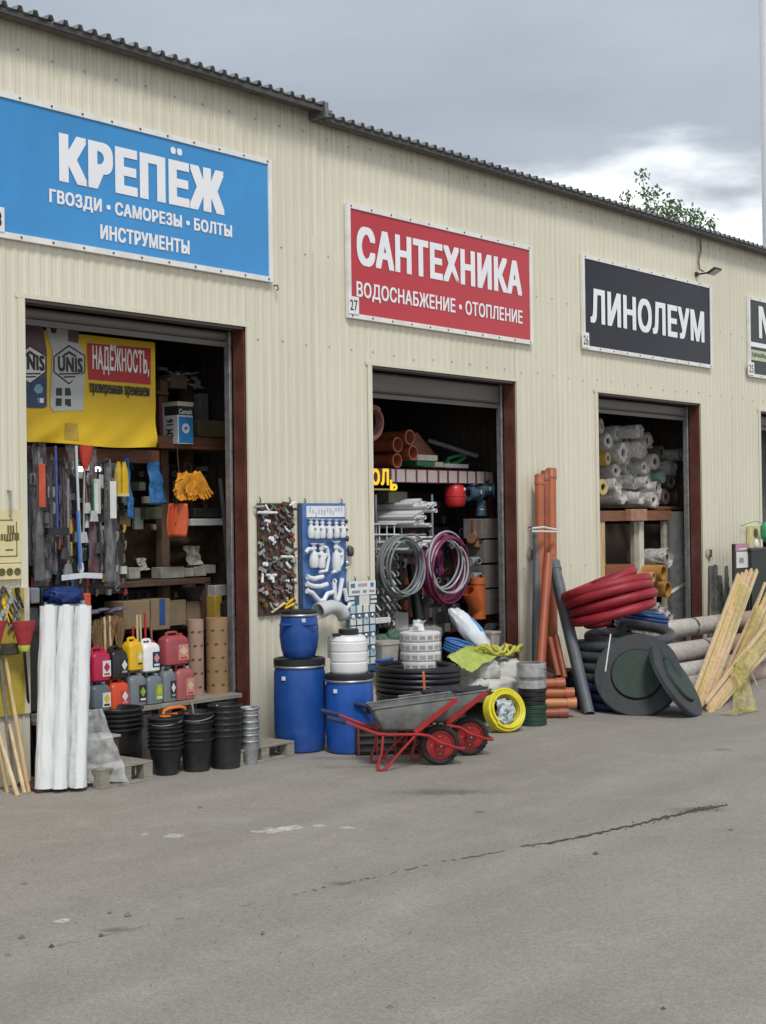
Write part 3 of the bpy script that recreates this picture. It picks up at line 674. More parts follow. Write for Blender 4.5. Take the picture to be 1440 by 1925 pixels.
a_, b_ = at(-6, 1205, -.05), at(40, 1230, -.16)
one('tool_tray', G().box((0,0,0), (b_.x-a_.x, .1, .09)), M('olive_tray', (.06,.06,.04), .6), 'dark olive tray fixed across the yellow tool board', 'tray', (a_.x, -.145, b_.z), bev=.01)

def broom(px0, py0, px1, py1, hx, hy, label, yd=-.3):
    a0, a1, zb, zt = rx(px0, py0, px1, py1, yd); w, h = a1-a0, zt-zb; base = gr(hx, hy); top = Vector(((a0+a1)/2, yd, zb))
    t = thing('broom', label, 'broom', base, 0, 'red brooms standing head up'); tp = top-base
    obj('bristles', G().loft([(0,w*.22,.035),(h*.25,w*.28,.04),(h*.7,w*.42,.05),(h,w*.5,.055)], 20, 3.2, tp), M('red_bristles', (.36,.03,.04), .6, var=.35, scale=18, stretch=(12,12,.5), bump=.4), t)
    obj('collar', G().loft([(-.045,.03,.03),(-.03,w*.2,.035),(.005,w*.24,.038)], 16, 3, tp), M('lime_tie', (.45,.6,.08), .5), t)
    obj('handle', G().tube([(0,0,0), tp*.5, tp+Vector((0,0,-.03))], .012, 8), blackp, t)
broom(24, 1168, 66, 1214, 64, 1462, 'red plastic broom standing head up beside the first door', -.22)
broom(-34, 1168, 10, 1216, -6, 1470, 'red plastic broom cut by the left edge of the frame', -.24)
# tool handles leaning on the board
for i, (x0, y0, x1, y1, r, mt, lb) in enumerate([(33,1496,-14,1340,.017,pinew,'thick pale pole leaning lowest at the left edge'), (54,1489,10,1236,.017,wood,'long yellowish pole leaning furthest right beside the brooms'),
        (46,1491,18,1362,.016,pinew,'short pale pole between two longer poles'), (24,1478,1,1237,.015,greywood,'grey weathered pole leaning behind the pale ones'), (14,1490,-22,1290,.016,wood,'yellowish pole with its top cut by the frame')]):
    b0 = gr(x0, y1*0+y0); tp = at(x1, y1, -.085); g = G().tube([b0, b0.lerp(tp, .5), tp], [r*1.05, r, r*.9], 10)
    one('wooden_pole', loc(g, b0), mt, lb, 'pole', b0, 0, 'wooden poles leaning by the wall')

# ---- white film rolls on a low brown board
b0 = gr(70, 1492); b1 = gr(174, 1491)
one('low_board', G().box((0,0,0), ((b1-b0).length, .5, .03)), M('dark_brown_board', (.06,.035,.025), .8, var=.2), 'dark brown board lying under the white film rolls', 'board', (b0.x, b0.y, .0), math.atan2((b1-b0).y, (b1-b0).x)*.3, bev=.004)
for i, (xb, xt, wd, lb) in enumerate([(80,92,17,'white film roll standing leftmost, smooth face with a creased foot'), (109,125,15,'middle one of three standing white film rolls'), (143,156,16,'white film roll with loose clear wrap, nearest the bucket pallet')]):
    r = wd*mpp(gr(xb, 1485)); c0 = place(xb, 1484-(i == 2)*2, .032, r); tp = at(xt, 1139, c0.y+.12); t = thing('film_roll', lb, 'film roll', c0, 0, 'white film rolls standing by the first door')
    d = (tp-c0); n_ = 34; g = G(); secs = []
    for k in range(n_+1):
        f_ = k/n_; q = d*f_; wob = 1+.05*mnoise.noise(Vector((f_*5, i*4.1, 0)))+.05*(1-f_)
        secs.append((q.z, r*wob, r*wob, q.x, q.y))
    v0 = len(g.v); g.loft(secs, 48, 2.0)
    for k, q in enumerate(g.v):
        a = mnoise.noise(Vector((q.x*34+i*5, q.y*34, q.z*2.2)))*.010+mnoise.noise(Vector((q.x*60, q.y*60+i, q.z*4)))*.002; cc = d*(q.z/d.z)
        nrm = Vector((q.x-cc.x, q.y-cc.y, 0)); nrm = nrm.normalized() if nrm.length > 1e-5 else nrm; g.v[k] = q+nrm*a
    obj('wound_film', g, M('white_film', (.66,.68,.69), .22, var=.025, scale=5, bump=.12, bscale=6, spec=.8), t)
    obj('core', G().pipe(d*.97, d*1.006, r*.5, .006), paper, t)
    if i == 2:
        obj('side_wrap', crumple(d*.96+Vector((-r*1.15,-.02,0)), Vector((-r*1.3,-.04,.02)), .05, .03, 30, 5, 7, (.8,-.5,0), -.6), film, t)
        obj('loose_wrap', crumple(d*.42+Vector((r*.9,-.03,0)), Vector((.19,-.05,.012)), .22, .06, 26, 10, 3, (.8,-.6,0), -1.1), film, t)
        #, crumple(d*.98+Vector((-r*.9,-.04,0)), Vector((-r*1.1,-.07,.02)), .09, .03, 30, 5, 7, (.8,-.5,0), -.5), film, t)

# ---- pallets
def pallet(label, org, L_, Wd, rz=0., H_=.144):
    t = thing('pallet', label, 'pallet', org, rz, 'grey timber pallets on the asphalt')
    n = 5
    for k in range(n): obj('board', G().box((0, k*(Wd-.1)/(n-1), H_-.02), (L_, k*(Wd-.1)/(n-1)+.1, H_)), greywood, t, bev=.003)
    for k in range(3): obj('cross_board', G().box((k*(L_-.1)/2+.001, .003, H_-.042), (k*(L_-.1)/2+.099, Wd-.003, H_-.0215)), greywood, t)
    for i in range(3):
        for k in range(3): obj('block', G().box((k*(L_-.1)/2+.002, i*(Wd-.1)/2+.002, .0205), (k*(L_-.1)/2+.098, i*(Wd-.1)/2+.098, H_-.0425)), greywood, t)
    for i in range(3): obj('bottom_board', G().box((.001, i*(Wd-.1)/2+.001, 0), (L_-.001, i*(Wd-.1)/2+.099, .019)), greywood, t, bev=.003)
    return t
q = gr(289, 1466); PAL1 = pallet('grey pallet with open ends beside the black bucket stacks', (q.x-.56, q.y+.0, 0), .56, .55, R(1), .165)
q = gr(554, 1421); pallet('grey pallet end showing left of the blue barrels', (q.x-.75, q.y, 0), .75, .6, R(0), .14)
a0, a1, zb, zt = rx(176, 1383, 228, 1425, -.5)
t = thing('brown_block', 'dark brown block with a pale top on the pallet', 'block', ((a0+a1)/2+.02, -.38, .166))
hb = at(200, 1384, -.5).z-.166
obj('body', G().box((-.13, -.12, 0), (.11, .1, hb-.025)), M('dark_brown_crust', (.07,.045,.04), .85, var=.35, scale=9, bump=.5, bscale=40), t, bev=.02)
obj('top_slab', G().box((-.14, -.13, hb-.024), (.12, .11, hb)), M('pale_slab', (.33,.3,.26), .8, var=.2), t, bev=.008)

# ---- buckets: every bucket in a stack is a bucket
ORD = ['lowest', 'second', 'third', 'fourth', 'fifth', 'sixth', 'seventh', 'eighth', 'ninth', 'tenth']
def bucket_mesh(r0, r1, h, rim=.008, th=.004, n=28):
    return G().lathe([(0.001,0),(r0,0),(r0+(r1-r0)*.5,h*.5),(r1*.985,h*.94),(r1+rim,h*.94),(r1+rim,h*.965),(r1+rim*.4,h*.985),(r1,h),(r1-th,h),(r1-th-.004,h*.94),(r0-th,.006),(.001,.006)], n, cap=False)
def bucket_stack(px, py, rpx, r0k, h, n, pitch, mat, lab, grp, z=0., handle_on=None, top_extra=0., name='bucket'):
    p = gr(px, py, z); r1 = rpx*mpp(p); r0 = r1*r0k; c = p+FWH*r0
    bm = bucket_mesh(r0, r1, h).mesh('shell', mat); rimm = G().ring((0,0,h*.965), (0,0,1), r1+.006, .006, 28, 6).mesh('rim', mat)
    hm = G().tube([(r1*cos(a_)*1.02, r1*1.02*sin(a_)*cos(R(14)), h*.9+r1*.35*sin(a_)*0-abs(sin(a_))*r1*.25) for a_ in [pi*k/14 for k in range(15)]], .004, 6).mesh('handle', galv)
    out_ = []
    for k in range(n):
        t = thing(name, lab(k, n), 'bucket', c+Vector((random.uniform(-.004,.004), random.uniform(-.004,.004), k*pitch)), random.uniform(-.2,.2)+VIEWROT, grp)
        obj('shell', bm, None, t); obj('rim', rimm, None, t)
        if handle_on and k in handle_on: obj('handle', hm, None, t).rotation_euler = (0, 0, pi)
        out_.append(t)
    return c, r1
lab = lambda where: (lambda k, n: f'black plastic bucket, {ORD[k]+" from the bottom" if 0 < k < n-1 else ("lowest" if k == 0 else "topmost")} of the stack {where}')
bucket_stack(310, 1459, 33, .64, .245, 8, .036, blackp, lab('by the pallet end'), 'black buckets stacked in front of the first door', handle_on=(7,))
bucket_stack(367, 1452, 33.5, .72, .29, 4, .075, blackp, lab('in the middle of three'), 'black buckets stacked in front of the first door', handle_on=(3,))
bucket_stack(422, 1447, 31, .86, .30, 6, .052, blackp, lab('beside the galvanised buckets'), 'black buckets stacked in front of the first door')
bucket_stack(468, 1439, 19, .72, .22, 6, .058, galv, (lambda k, n: f'galvanised steel bucket, {ORD[k]+" from the bottom" if 0 < k < n-1 else ("lowest" if k == 0 else "topmost")} of the narrow silver stack'), 'galvanised buckets by the door frame', handle_on=(2,5))
# wide basins behind
pb = Vector(at(228, 1400, -.12)); pb.z = .166
rb = 46*mpp(pb); bm = G().lathe([(.001,0),(rb*.78,0),(rb*.96,.2),(rb+.012,.2),(rb+.012,.212),(rb,.218),(rb-.01,.212),(rb*.77,.008),(.001,.008)], 32, cap=False).mesh('shell', blackp)
basinc = Vector((pb.x+.06, -.06, .012)); zt_ = at(228, 1342, -.1).z
for k in range(5):
    t = thing('basin', f'wide black basin under the canister shelf, {ORD[k]+" from the bottom" if 0 < k < 4 else ("lowest" if k == 0 else "topmost")} in its stack', 'basin', (pb.x-.02, -.1, .168+k*.042), 0, 'wide black basins under the canister shelf')
    obj('shell', bm, None, t); obj('rim', G().ring((0,0,.21), (0,0,1), rb+.008, .008, 32, 6), blackp, t)
# odds and ends lying on the buckets
p = at(328, 1345, -.45); t = thing('plastering_float', 'orange plastic float with a hand grip on the bucket stack', 'float', p)
obj('sole', G().box((-.17,-.06,0), (.17,.06,.018)), orangep, t, bev=.006)
obj('grip', G().tube([(-.13,0,.018),(-.12,0,.055),(-.06,0,.07),(.06,0,.07),(.12,0,.055),(.13,0,.018)], .014, 8), orangep, t)
p = at(353, 1358, -.47); t = thing('marker_bottle', 'small light blue bottle among the black buckets', 'bottle', p)
obj('body', G().lathe([(.014,0),(.016,.004),(.016,.07),(.008,.085)], 12), M('light_blue', (.2,.5,.75), .4), t); obj('cap', G().cyl((0,0,.085), (0,0,.1), .008, .007, 10), whitep, t)
p = at(407, 1334, -.6); one('plastic_cone', G().lathe([(.045,0),(.045,.004),(.03,.012),(.006,.06)], 14), M('lime_yellow', (.6,.62,.1), .5), 'small lime yellow cone on top of the black buckets', 'cone', p)
for i, (x0, y0, x1, y1, mt, lb) in enumerate([(368,1365,360,1318,greywood,'thin grey rod standing in the middle bucket stack'), (398,1352,376,1342,M('salmon',(.6,.2,.12),.5),'salmon coloured trowel grip lying on the buckets')]):
    a, b2 = at(x0, y0, -.55), at(x1, y1, -.5); one('rod', loc(G().tube([a, a.lerp(b2,.5), b2], .009 if i == 0 else .015, 8), a), mt, lb, 'rod', a)

# ---- the canister shelf
sa, sb2 = at(160, 1342, .0), at(442, 1304, .0); zs = .505
t = thing('plank_shelf', 'grey plank shelf on blocks carrying the canisters', 'shelf', (7.3, 0, 0))
for k in range(3): obj('plank', G().box((0, .03+k*.155, zs-.04), (2.38, .03+k*.155+.15, zs)), greywood, t, bev=.004)
for x in (.12, 1.15, 2.2): obj('support_block', G().box((x, .06, .013), (x+.12, .46, zs-.041)), M('dark_block', (.08,.07,.06), .9, var=.25), t)
def canister_mesh(w, d, h):
    g = G().loft([(0,w/2-.012,d/2-.012),(.012,w/2,d/2),(h*.72,w/2,d/2),(h*.8,w/2-.006,d/2-.006),(h*.88,w*.36,d*.36),(h*.9,w*.3,d*.3)], 28, 5.)
    return g
def canister(xa, xb, ytop, zbase, ybase_y, mat, label, lab_cols, cap=None, clear=False, hpx=None):
    """stands on level zbase; xa..xb photo columns of its front face"""
    yd = ybase_y; A, B = at(xa, ytop+30, yd).x, at(xb, ytop+30, yd).x; w = B-A-.004; h = at((xa+xb)/2, ytop, yd).z-zbase; d = min(.16, w*.85)
    t = thing('canister', label, 'canister', ((A+B)/2, yd+d/2, zbase), 0, 'canisters on the plank shelf')
    obj('body', canister_mesh(w, d, h), mat, t)
    hz = h*.88
    obj('handle', G().tube([(-w*.30,0,hz-.01),(-w*.29,0,h*.985),(-w*.2,0,h),(w*.1,0,h),(w*.16,0,h*.97),(w*.17,0,hz-.01)], .013, 8), mat, t)
    obj('cap', G().lathe([(.024,0),(.024,.028),(.02,.032)], 14, (w*.3,0,hz-.012)), cap or mat, t)
    z0, z1 = h*.14, h*.62
    lb = obj('label', G().box((-w*.02, -d/2-.0035, z0), (w*.42, -d/2-.0005, z1)), M('cl_'+lab_cols[0], LC[lab_cols[0]], .5), t)
    zc, wd_ = (z0+z1)/2, w*.17
    obj('print', G().prism([(w*.2-wd_, zc+.012), (w*.2, zc+.012-.045), (w*.2+wd_, zc+.012), (w*.2, zc+.012+.045)], -d/2-.0058, -d/2-.0042), M('cl_'+lab_cols[1], LC[lab_cols[1]], .5), lb)
    obj('print', G().box((w*.05, -d/2-.0058, z0+.012), (w*.35, -d/2-.0042, z0+.03)), M('cl_'+lab_cols[2], LC[lab_cols[2]], .5), lb)
    return t
LC = dict(white=(.7,.7,.68), black=(.03,.03,.03), yellow=(.65,.5,.03), green=(.25,.45,.05), pink=(.6,.25,.22), red=(.5,.06,.05), grey=(.3,.32,.33), magenta=(.45,.02,.1), navy=(.02,.03,.1), cream=(.6,.5,.3))
Cm = {k: M('jug_'+k, c, .33, var=.07, scale=6, **kw) for k, c, kw in [('slate', (.10,.13,.15), {}), ('orange', (.62,.07,.02), {}), ('bluegrey', (.16,.19,.21), {}), ('bluegrey2', (.15,.185,.21), {}), ('pink', (.36,.10,.10), {}), ('pink2', (.33,.065,.075), {}),
      ('magenta', (.42,.012,.06), {}), ('black', (.018,.017,.017), {}), ('yellow', (.72,.42,.01), {}), ('white', (.74,.75,.75), {})]}
yf = .06
canister(176, 211, 1281, zs, yf, Cm['slate'], 'dark slate canister with a cream label, leftmost of the lower row', ['white','yellow','black'], whitep)
canister(211, 245, 1277, zs, yf, Cm['orange'], 'orange red canister with a white diamond, in the lower row', ['orange' if False else 'red','white','pink'])
canister(246, 278, 1263, zs, yf, Cm['bluegrey'], 'tall blue grey canister with a black and green label below the yellow one', ['black','green','white'], whitep)
canister(279, 308, 1264, zs, yf, Cm['bluegrey2'], 'blue grey canister with a green and yellow label', ['green','yellow','white'], whitep)
canister(309, 333, 1255, zs, yf, Cm['bluegrey'], 'narrow blue grey canister with a black and white label', ['black','white','grey'], whitep)
canister(334, 368, 1250, zs, yf, Cm['pink'], 'clear canister of pink fluid in the lower row', ['pink','cream','red'], whitep)
def top_can(xa, xb, ytop, ybot, mat, label, cols, cap=None):
    zb_ = at((xa+xb)/2, ybot, yf).z; return canister(xa, xb, ytop, zb_, yf, mat, label, cols, cap)
top_can(176, 211, 1219, 1281, Cm['magenta'], 'crimson canister with a white label, leftmost of the upper row', ['white','magenta','red'])
top_can(212, 243, 1216, 1276, Cm['black'], 'black canister with a white diamond in the upper row', ['black','white','grey'])
top_can(244, 271, 1200, 1261, Cm['yellow'], 'yellow canister with a white diamond in the upper row', ['yellow','white','black'])
top_can(271, 304, 1203, 1263, Cm['white'], 'white canister with a dark label in the upper row', ['navy','pink','white'], M('crimson_cap', (.4,.02,.06), .4))
top_can(314, 358, 1189, 1250, Cm['pink2'], 'large canister of pink fluid at the top right of the canisters', ['pink','cream','red'], redp)
# kraft paper rolls standing on the shelf
for i, (xc, hw, yt, mt, lb) in enumerate([(369, 15, 1164, kraftp, 'pinkish paper roll standing behind the pink canisters'), (409, 21, 1161, kraft, 'wide brown paper roll with small printed marks'), (437, 13, 1160, kraftp, 'paper roll half hidden behind the door frame')]):
    yd = .26 if i != 2 else .42; c = at(xc, 1300, yd); r = hw*mpp(c); ht = at(xc, yt, yd).z-zs; t = thing('paper_roll', lb, 'paper roll', (c.x, yd, zs+.0), 0, 'paper rolls standing on the plank shelf')
    obj('wound_paper', G().lathe([(r*.3,.002),(r*.3,ht*.99),(r*.3,ht-.001),(r,ht),(r,0),(r*.3,0)], 30, cap=False), mt, t)
    g = G(); rnd = random.Random(i)
    for z in range(5):
        for k in range(7):
            a = 2*pi*k/7+.3*(z % 2); zz = ht*(.12+z*.18); n_ = Vector((cos(a), sin(a), 0)); tg = Vector((-sin(a), cos(a), 0)); q = n_*(r+.0012)+Vector((0,0,zz)); s_ = .022
            g.add([q-tg*s_, q-tg*s_*.3-Vector((0,0,.014)), q+tg*s_*.4-Vector((0,0,.012)), q+tg*s_+Vector((0,0,.004)), q+tg*s_*.2+Vector((0,0,.012))], [(0,1,2,3,4)])
    obj('printed_marks', g, M('brown_print', (.1,.06,.035), .8), t)['kind'] = 'stuff'
# ================================================================== inside the first stall
DK = M('dark_wood', (.085,.05,.035), .75, var=.25, scale=5, stretch=(1,6,6))
def ibox(name, label, cat, x0, y0, x1, y1, yd, d, mat, grp=None, bev=.006, rz=0.):
    """a box whose front fills a photo rectangle on the plane yd, d deep"""
    a0, a1, zb, zt = rx(x0, y0, x1, y1, yd); w, h = a1-a0, zt-zb
    return one(name, G().box((-w/2, -d/2, 0), (w/2, d/2, h)), mat, label, cat, ((a0+a1)/2, yd+d/2, zb), rz, grp, bev=bev)
# rack: posts, top beam, shelves
BY = .80
t = thing('storage_rack', 'dark timber rack filling the back of the first stall', 'rack', (7.0, BY, .012))
def rk(nm, x0, y0, x1, y1, yd, d, mat=DK):
    a0, a1, zb, zt = rx(x0, y0, x1, y1, yd); return obj(nm, G().box((a0-7.0, yd-BY, zb-.012), (a1-7.0, yd-BY+d, zt-.012)), mat, t, bev=.005)
rk('beam', 40, 842, 300, 868, .78, .06, timber_dk); rk('beam', 300, 838, 452, 845, .78, .5, timber_dk)
rk('shelf_front', 290, 822, 452, 838, .80, .05, timber_dk)
rk('shelf', 222, 1090, 396, 1101, .80, .6); rk('post', 388, 1092, 397, 1185, .80, .08)
rk('shelf', 222, 1176, 440, 1184, 1.0, .5)
a0 = at(303, 700, 1.1)
for (x0, x1, yd) in ((300, 314, 1.1), (345, 362, 1.5), (392, 400, 1.7)):
    p0, p1 = at((x0+x1)/2, 640, yd), at((x0+x1)/2, 1000, yd); w = (at(x1, 800, yd)-at(x0, 800, yd)).x
    obj('post', G().box((p0.x-w/2-7.0, yd-BY, .0), (p0.x+w/2-7.0, yd-BY+.09, 3.6)), M('mid_timber', (.16,.1,.065), .8, var=.25, stretch=(6,6,1)), t)
for (x0, y0, x1, y1) in ((296, 735, 318, 742), (300, 690, 316, 696)): rk('cross_piece', x0, y0, x1, y1, 1.05, .06, M('mid_timber', (.16,.1,.065)))
# things kept on the top shelf, dim
for i, (x0, y0, x1, y1, yd, d, mt, nm, lb, cat) in enumerate([
    (372, 790, 428, 822, 1.0, .3, card, 'carton', 'low dim carton at the right end of the high shelf', 'carton'), (376, 740, 392, 790, 1.3, .1, greyp, 'grey_tube', 'dim grey upright box behind the blue sample bucket', 'box'),
    (322, 705, 352, 730, 1.2, .2, card, 'carton', 'dim carton high up behind the timber posts', 'carton'), (300, 745, 312, 832, .95, .15, M('dark_red_card', (.12,.04,.035), .8), 'carton', 'tall dark red carton beside the blue sample bucket', 'carton')]):
    ibox(nm, lb, cat, x0, y0, x1, y1, yd, d, mt)
g = G(); rnd = random.Random(5); p = at(345, 715, 1.25)
for k in range(7): g.merge(crumple(Vector((rnd.uniform(-.15,.15), 0, rnd.uniform(-.05,.1))), Vector((rnd.uniform(-.25,.25), -.05, rnd.uniform(-.1,.1))), .08, .04, 6, 4, k))
one('plastic_scrap', g, film, 'crumpled clear plastic hanging in the dark upper shelf', 'plastic', p)

# yellow banner
a0, a1, zb, zt = rx(22, 580, 292, 838, .56); zt = 3.9; zb = at(292, 842, .56).z; w, h = a1-a0, zt-zb
t = thing('banner', 'yellow vinyl banner with cement bags printed on it in the first door', 'banner', (a0, .56, zb))
def by(u, v): k = max(0, .42-v)/.42; return .002*mnoise.noise(Vector((u*2.2, v*2.5, 1)))+k*(.05*mnoise.noise(Vector((u*3.0-v*2.5, v*2.0+u, 1)))+.03*mnoise.noise(Vector((u*6-v*5, v*2, 4)))+.006*sin(u*9+v*4))
obj('vinyl', G().sheet(lambda u, v: (u*w, by(u, v), v*h+.012*sin(u*7)*(1-v)), 40, 30), M('yellow_vinyl', (.60,.39,.01), .5, var=.08, scale=2, bump=.15, bscale=6), t)
def bprint(name, pts, mat, off, parent=t):    # flat print that follows the drape; pts in photo pixels
    P = [at(x, y, .56) for x, y in pts]; us = [((p.x-a0)/w, (p.z-zb)/h) for p in P]
    u0, u1 = min(u for u, v in us), max(u for u, v in us); v0, v1 = min(v for u, v in us), max(v for u, v in us)
    rect = len(pts) == 2
    g = G()
    if rect: g.sheet(lambda u, v: ((u0+(u1-u0)*u)*w, by(u0+(u1-u0)*u, v0+(v1-v0)*v)-off, (v0+(v1-v0)*v)*h), 14, 14)
    else: g.add([(u*w, by(u, v)-off, v*h) for u, v in us], [tuple(range(len(us)))])
    return obj(name, g, mat, parent)
gb = M('print_grey', (.42,.42,.42), .6, var=.08); bl = M('print_black', (.03,.03,.03), .6); wp = M('print_white', (.72,.72,.7), .6); dp = M('print_plum', (.11,.07,.085), .6); nb = M('print_navy', (.035,.055,.13), .6); rdp = M('print_red', (.38,.02,.025), .55); lbp = M('print_pale_blue', (.2,.36,.42), .6)
def poly(nm, x0, y0, pts, m_, off): return bprint(nm, [(x0+a/3, y0+b2/3) for a, b2 in pts], m_, off)
O_ = (0, 550)
def cp(pts): return [(a/3., 550+b2/3.) for a, b2 in pts]
# the grey bag
poly('printed_bag', *O_, [(255,140),(445,170),(440,290),(478,350),(475,480),(465,665),(300,670),(280,640),(285,520),(290,440),(295,330),(262,240)], gb, .006)
poly('printed_bag', *O_, [(60,130),(235,140),(250,250),(262,330),(262,640),(245,652),(60,645)], dp, .006)
poly('bag_foot', *O_, [(60,500),(258,480),(258,640),(245,650),(60,643)], nb, .0075)
poly('bag_corner', *O_, [(380,165),(444,172),(440,288),(382,275)], dp, .0075)
for (dx, fl) in ((0, wp), (-220, wp)):
    hexa = [(385,295),(478,355),(478,450),(385,520),(298,450),(298,360)]
    poly('printed_hexagon', *O_, [(x+dx, y) for x, y in hexa], bl, .0085)
    poly('printed_hexagon', *O_, [(385+dx+(x-385)*.92, 408+(y-408)*.90) for x, y in hexa], gb if dx == 0 else wp, .010)
    poly('printed_roof', *O_, [(385+dx,328),(430+dx,358),(420+dx,366),(385+dx,345),(348+dx,368),(340+dx,360)], bl, .0115)
    for yy, x0, x1 in ((455,330,445),(472,355,420)): poly('printed_line', *O_, [(x0+dx,yy),(x1+dx,yy-2),(x1+dx,yy+7),(x0+dx,yy+9)], bl, .0115)
    if dx: text('lettering', 'NIS', .19, .14, bl, t, Vector(((at(66,680,.56).x-a0), by(.16,.62)-.013, at(66,682,.56).z-zb)), .06)
    else: text('lettering', 'UNIS', (at(154,690,.56)-at(107,690,.56)).x, .14, bl, t, Vector((at(131,686,.56).x-a0, by(.4,.62)-.013, at(131,685.5,.56).z-zb)), .06)
for (x, y) in ((330,560),(380,560),(328,618),(380,622)): poly('printed_icon', *O_, [(x-17,y-22),(x+17,y-22),(x+17,y+22),(x-17,y+22)], bl, .0085)
for (x, y) in ((428,563),(300,205)): poly('printed_icon', *O_, [(x+18*cos(k*pi/5), y+27*sin(k*pi/5)) for k in range(10)], bl, .0085)
poly('printed_icon', *O_, [(200,520),(222,515),(240,540),(235,565),(205,570),(185,548)], lbp, .009)
for x in (170, 203, 232): poly('printed_icon', *O_, [(x-11,595),(x+11,595),(x+11,622),(x-11,622)], wp, .009)
rb_ = poly('printed_red_panel', *O_, [(488,285),(848,315),(848,520),(498,490)], rdp, .006)
a_, b2 = at(172, 658, .56), at(279, 716, .56)
text('lettering', 'НАДЕЖНОСТЬ,', b2.x-a_.x, (at(225,654,.56).z-at(225,707,.56).z), wp, t, Vector(((a_.x+b2.x)/2-a0, by(.85,.6)-.014, at(225,680.5,.56).z-zb)), .03)
text('lettering', '••', .07, .03, wp, t, Vector((at(211,651,.56).x-a0, by(.78,.7)-.014, at(211,651,.56).z-zb)), .02)
a_, b2 = at(168, 725, .56), at(280, 745, .56)
text('lettering', 'проверенная временем', b2.x-a_.x, .115, bl, t, Vector(((a_.x+b2.x)/2-a0, by(.85,.45)-.012, at(224,736,.56).z-zb)), .03)
bprint('tape_patch', [(120,795),(145,828)], M('brown_tape', (.42,.27,.03), .5, var=.15), .004)
# sample bucket on the high shelf
a0_, a1_, zb_, zt_ = rx(313, 757, 368, 838, .72)
yd = .72; Xr = at(363, 800, yd).x; wd = .2; t2 = thing('sample_bucket', 'white and blue sample carton marked CM 16 hanging below the high shelf', 'carton', (Xr-wd/2, yd+.1, zb_+.02)); hh = zt_-zb_-.02
obj('body', G().box((-wd/2, -.1, 0), (wd/2, .13, hh)), whitep, t2, bev=.004)
obj('lid', G().box((-wd/2-.006, -.106, hh-.03), (wd/2+.006, .136, hh+.012)), M('cream_lid', (.5,.44,.36), .5), t2, bev=.004)
f = obj('blue_front', G().box((-wd/2+.01, -.103, .01), (wd/2-.004, -.1005, hh*.66)), M('print_blue', (.03,.22,.5), .5), t2)
obj('printed_disc', G().lathe([(.05,0),(.05,.001)], 18, (0,-.1035,hh*.38), (0,-1,0)), wp, f); obj('printed_mark', G().prism([(-.03,hh*.38),(0,hh*.38-.02),(.03,hh*.38+.005),(0,hh*.38+.02)], -.1062, -.105), M('print_blue', (.03,.22,.5)), f)
obj('black_band', G().box((-wd/2-.001, -.1015, hh*.7), (wd/2+.001, .1, hh-.032)), bl, t2)
text('lettering', 'Ceresit', wd*.85, .05, wp, t2, (0, -.104, hh*.79), .03)
tx = text('lettering', 'CM 16', hh*.5, .1, bl, t2, (-wd/2-.003, .02, hh*.36), .05); tx.rotation_euler = (0, -pi/2, -pi/2)
g = G().tube([(0,.0,0),(0,0,-.12),(.02,0,-.3),(.0,0,-.42)], .006, 6); one('hanging_cord', g, DK, 'dark cord hanging below the sample carton', 'cord', (at(336,838,.72).x, .74, zb_+.015))

# ---- long goods hanging in a row from the beam
HG = 'long goods hanging in the first door'
def hang_bag(label, x0, y0, x1, y1, yd, mat, core, corex=.35, seed=0, tag_col=None, amp=.03):
    a0, a1, zb, zt = rx(x0, y0, x1, y1, yd); w, h = a1-a0, zt-zb; t = thing('bagged_tool', label, 'packaged tool', ((a0+a1)/2, yd, zb), 0, HG)
    obj('bag', crumple((0,0,h), (0,0,0), w, amp, 34, 8, seed), mat, t)
    obj('tool_core', G().loft([(h*.04,w*corex,.012),(h*.3,w*corex*.8,.02),(h*.5,w*.12,.018),(h*.97,w*.1,.016)], 14, 3, (0,.02,0)), core, t)
    if tag_col: obj('paper_tag', G().box((-w*.2,-.03,h*.55), (w*.25,-.026,h*.85)), tag_col, t)
    obj('hook', G().tube([(0,0,h*.985),(0,.01,h+.03),(0,.05,h+.05),(0,.09,h+.03)], .004, 6), steel, t)
    return t
ored = M('orange_red_tag', (.6,.10,.035), .5, var=.2)
greyd = M('grey_blade', (.2,.205,.215), .4, metal=.3, var=.25)
hang_bag('grey bagged saw with an orange strip, leftmost of the hanging goods', 62, 832, 89, 1102, .60, filmg, greyd, .38, 1, ored, .04)
hang_bag('dim bagged shovel half hidden at the left door post', 50, 838, 64, 1060, .66, filmg, dsteel, .4, 2)
hang_bag('grey bagged saw hanging last on the right of the bagged row', 196, 870, 222, 1102, .60, filmg, greyd, .4, 3, paper, .045)
hang_bag('dark bagged rake behind the blue pole', 90, 860, 108, 1080, .70, filmg, dsteel, .4, 4)
hang_bag('dark bagged spade behind the mop', 112, 866, 134, 1070, .70, filmg, M('dark_crimson', (.14,.02,.04), .5), .4, 5)
hang_bag('bagged crimson garden fork in the middle of the hanging row', 166, 868, 192, 1085, .68, filmg, M('dark_crimson', (.14,.02,.04), .5), .35, 6, paper)
def pole_tool(label, x0, y0, x1, y1, yd, r, mat, head=None, hm=None, nm='long_handled_tool'):
    a, b2 = at(x0, y0, yd), at(x1, y1, yd); t = thing(nm, label, 'tool', b2, 0, HG); v = a-b2
    obj('handle', G().tube([(0,0,0), v*.5, v], r, 8), mat, t)
    if head: obj('head', head, hm or mat, t)
    return t
bpole = M('blue_painted_pole', (.06,.09,.3), .4); wpole = M('pale_blue_pole', (.55,.6,.66), .35)
pole_tool('dark blue pole with a black brush head hanging second from left', 104, 838, 108, 992, .57, .013, bpole, G().box((-.12,-.03,-.07), (.11,.03,.0)), blackp)
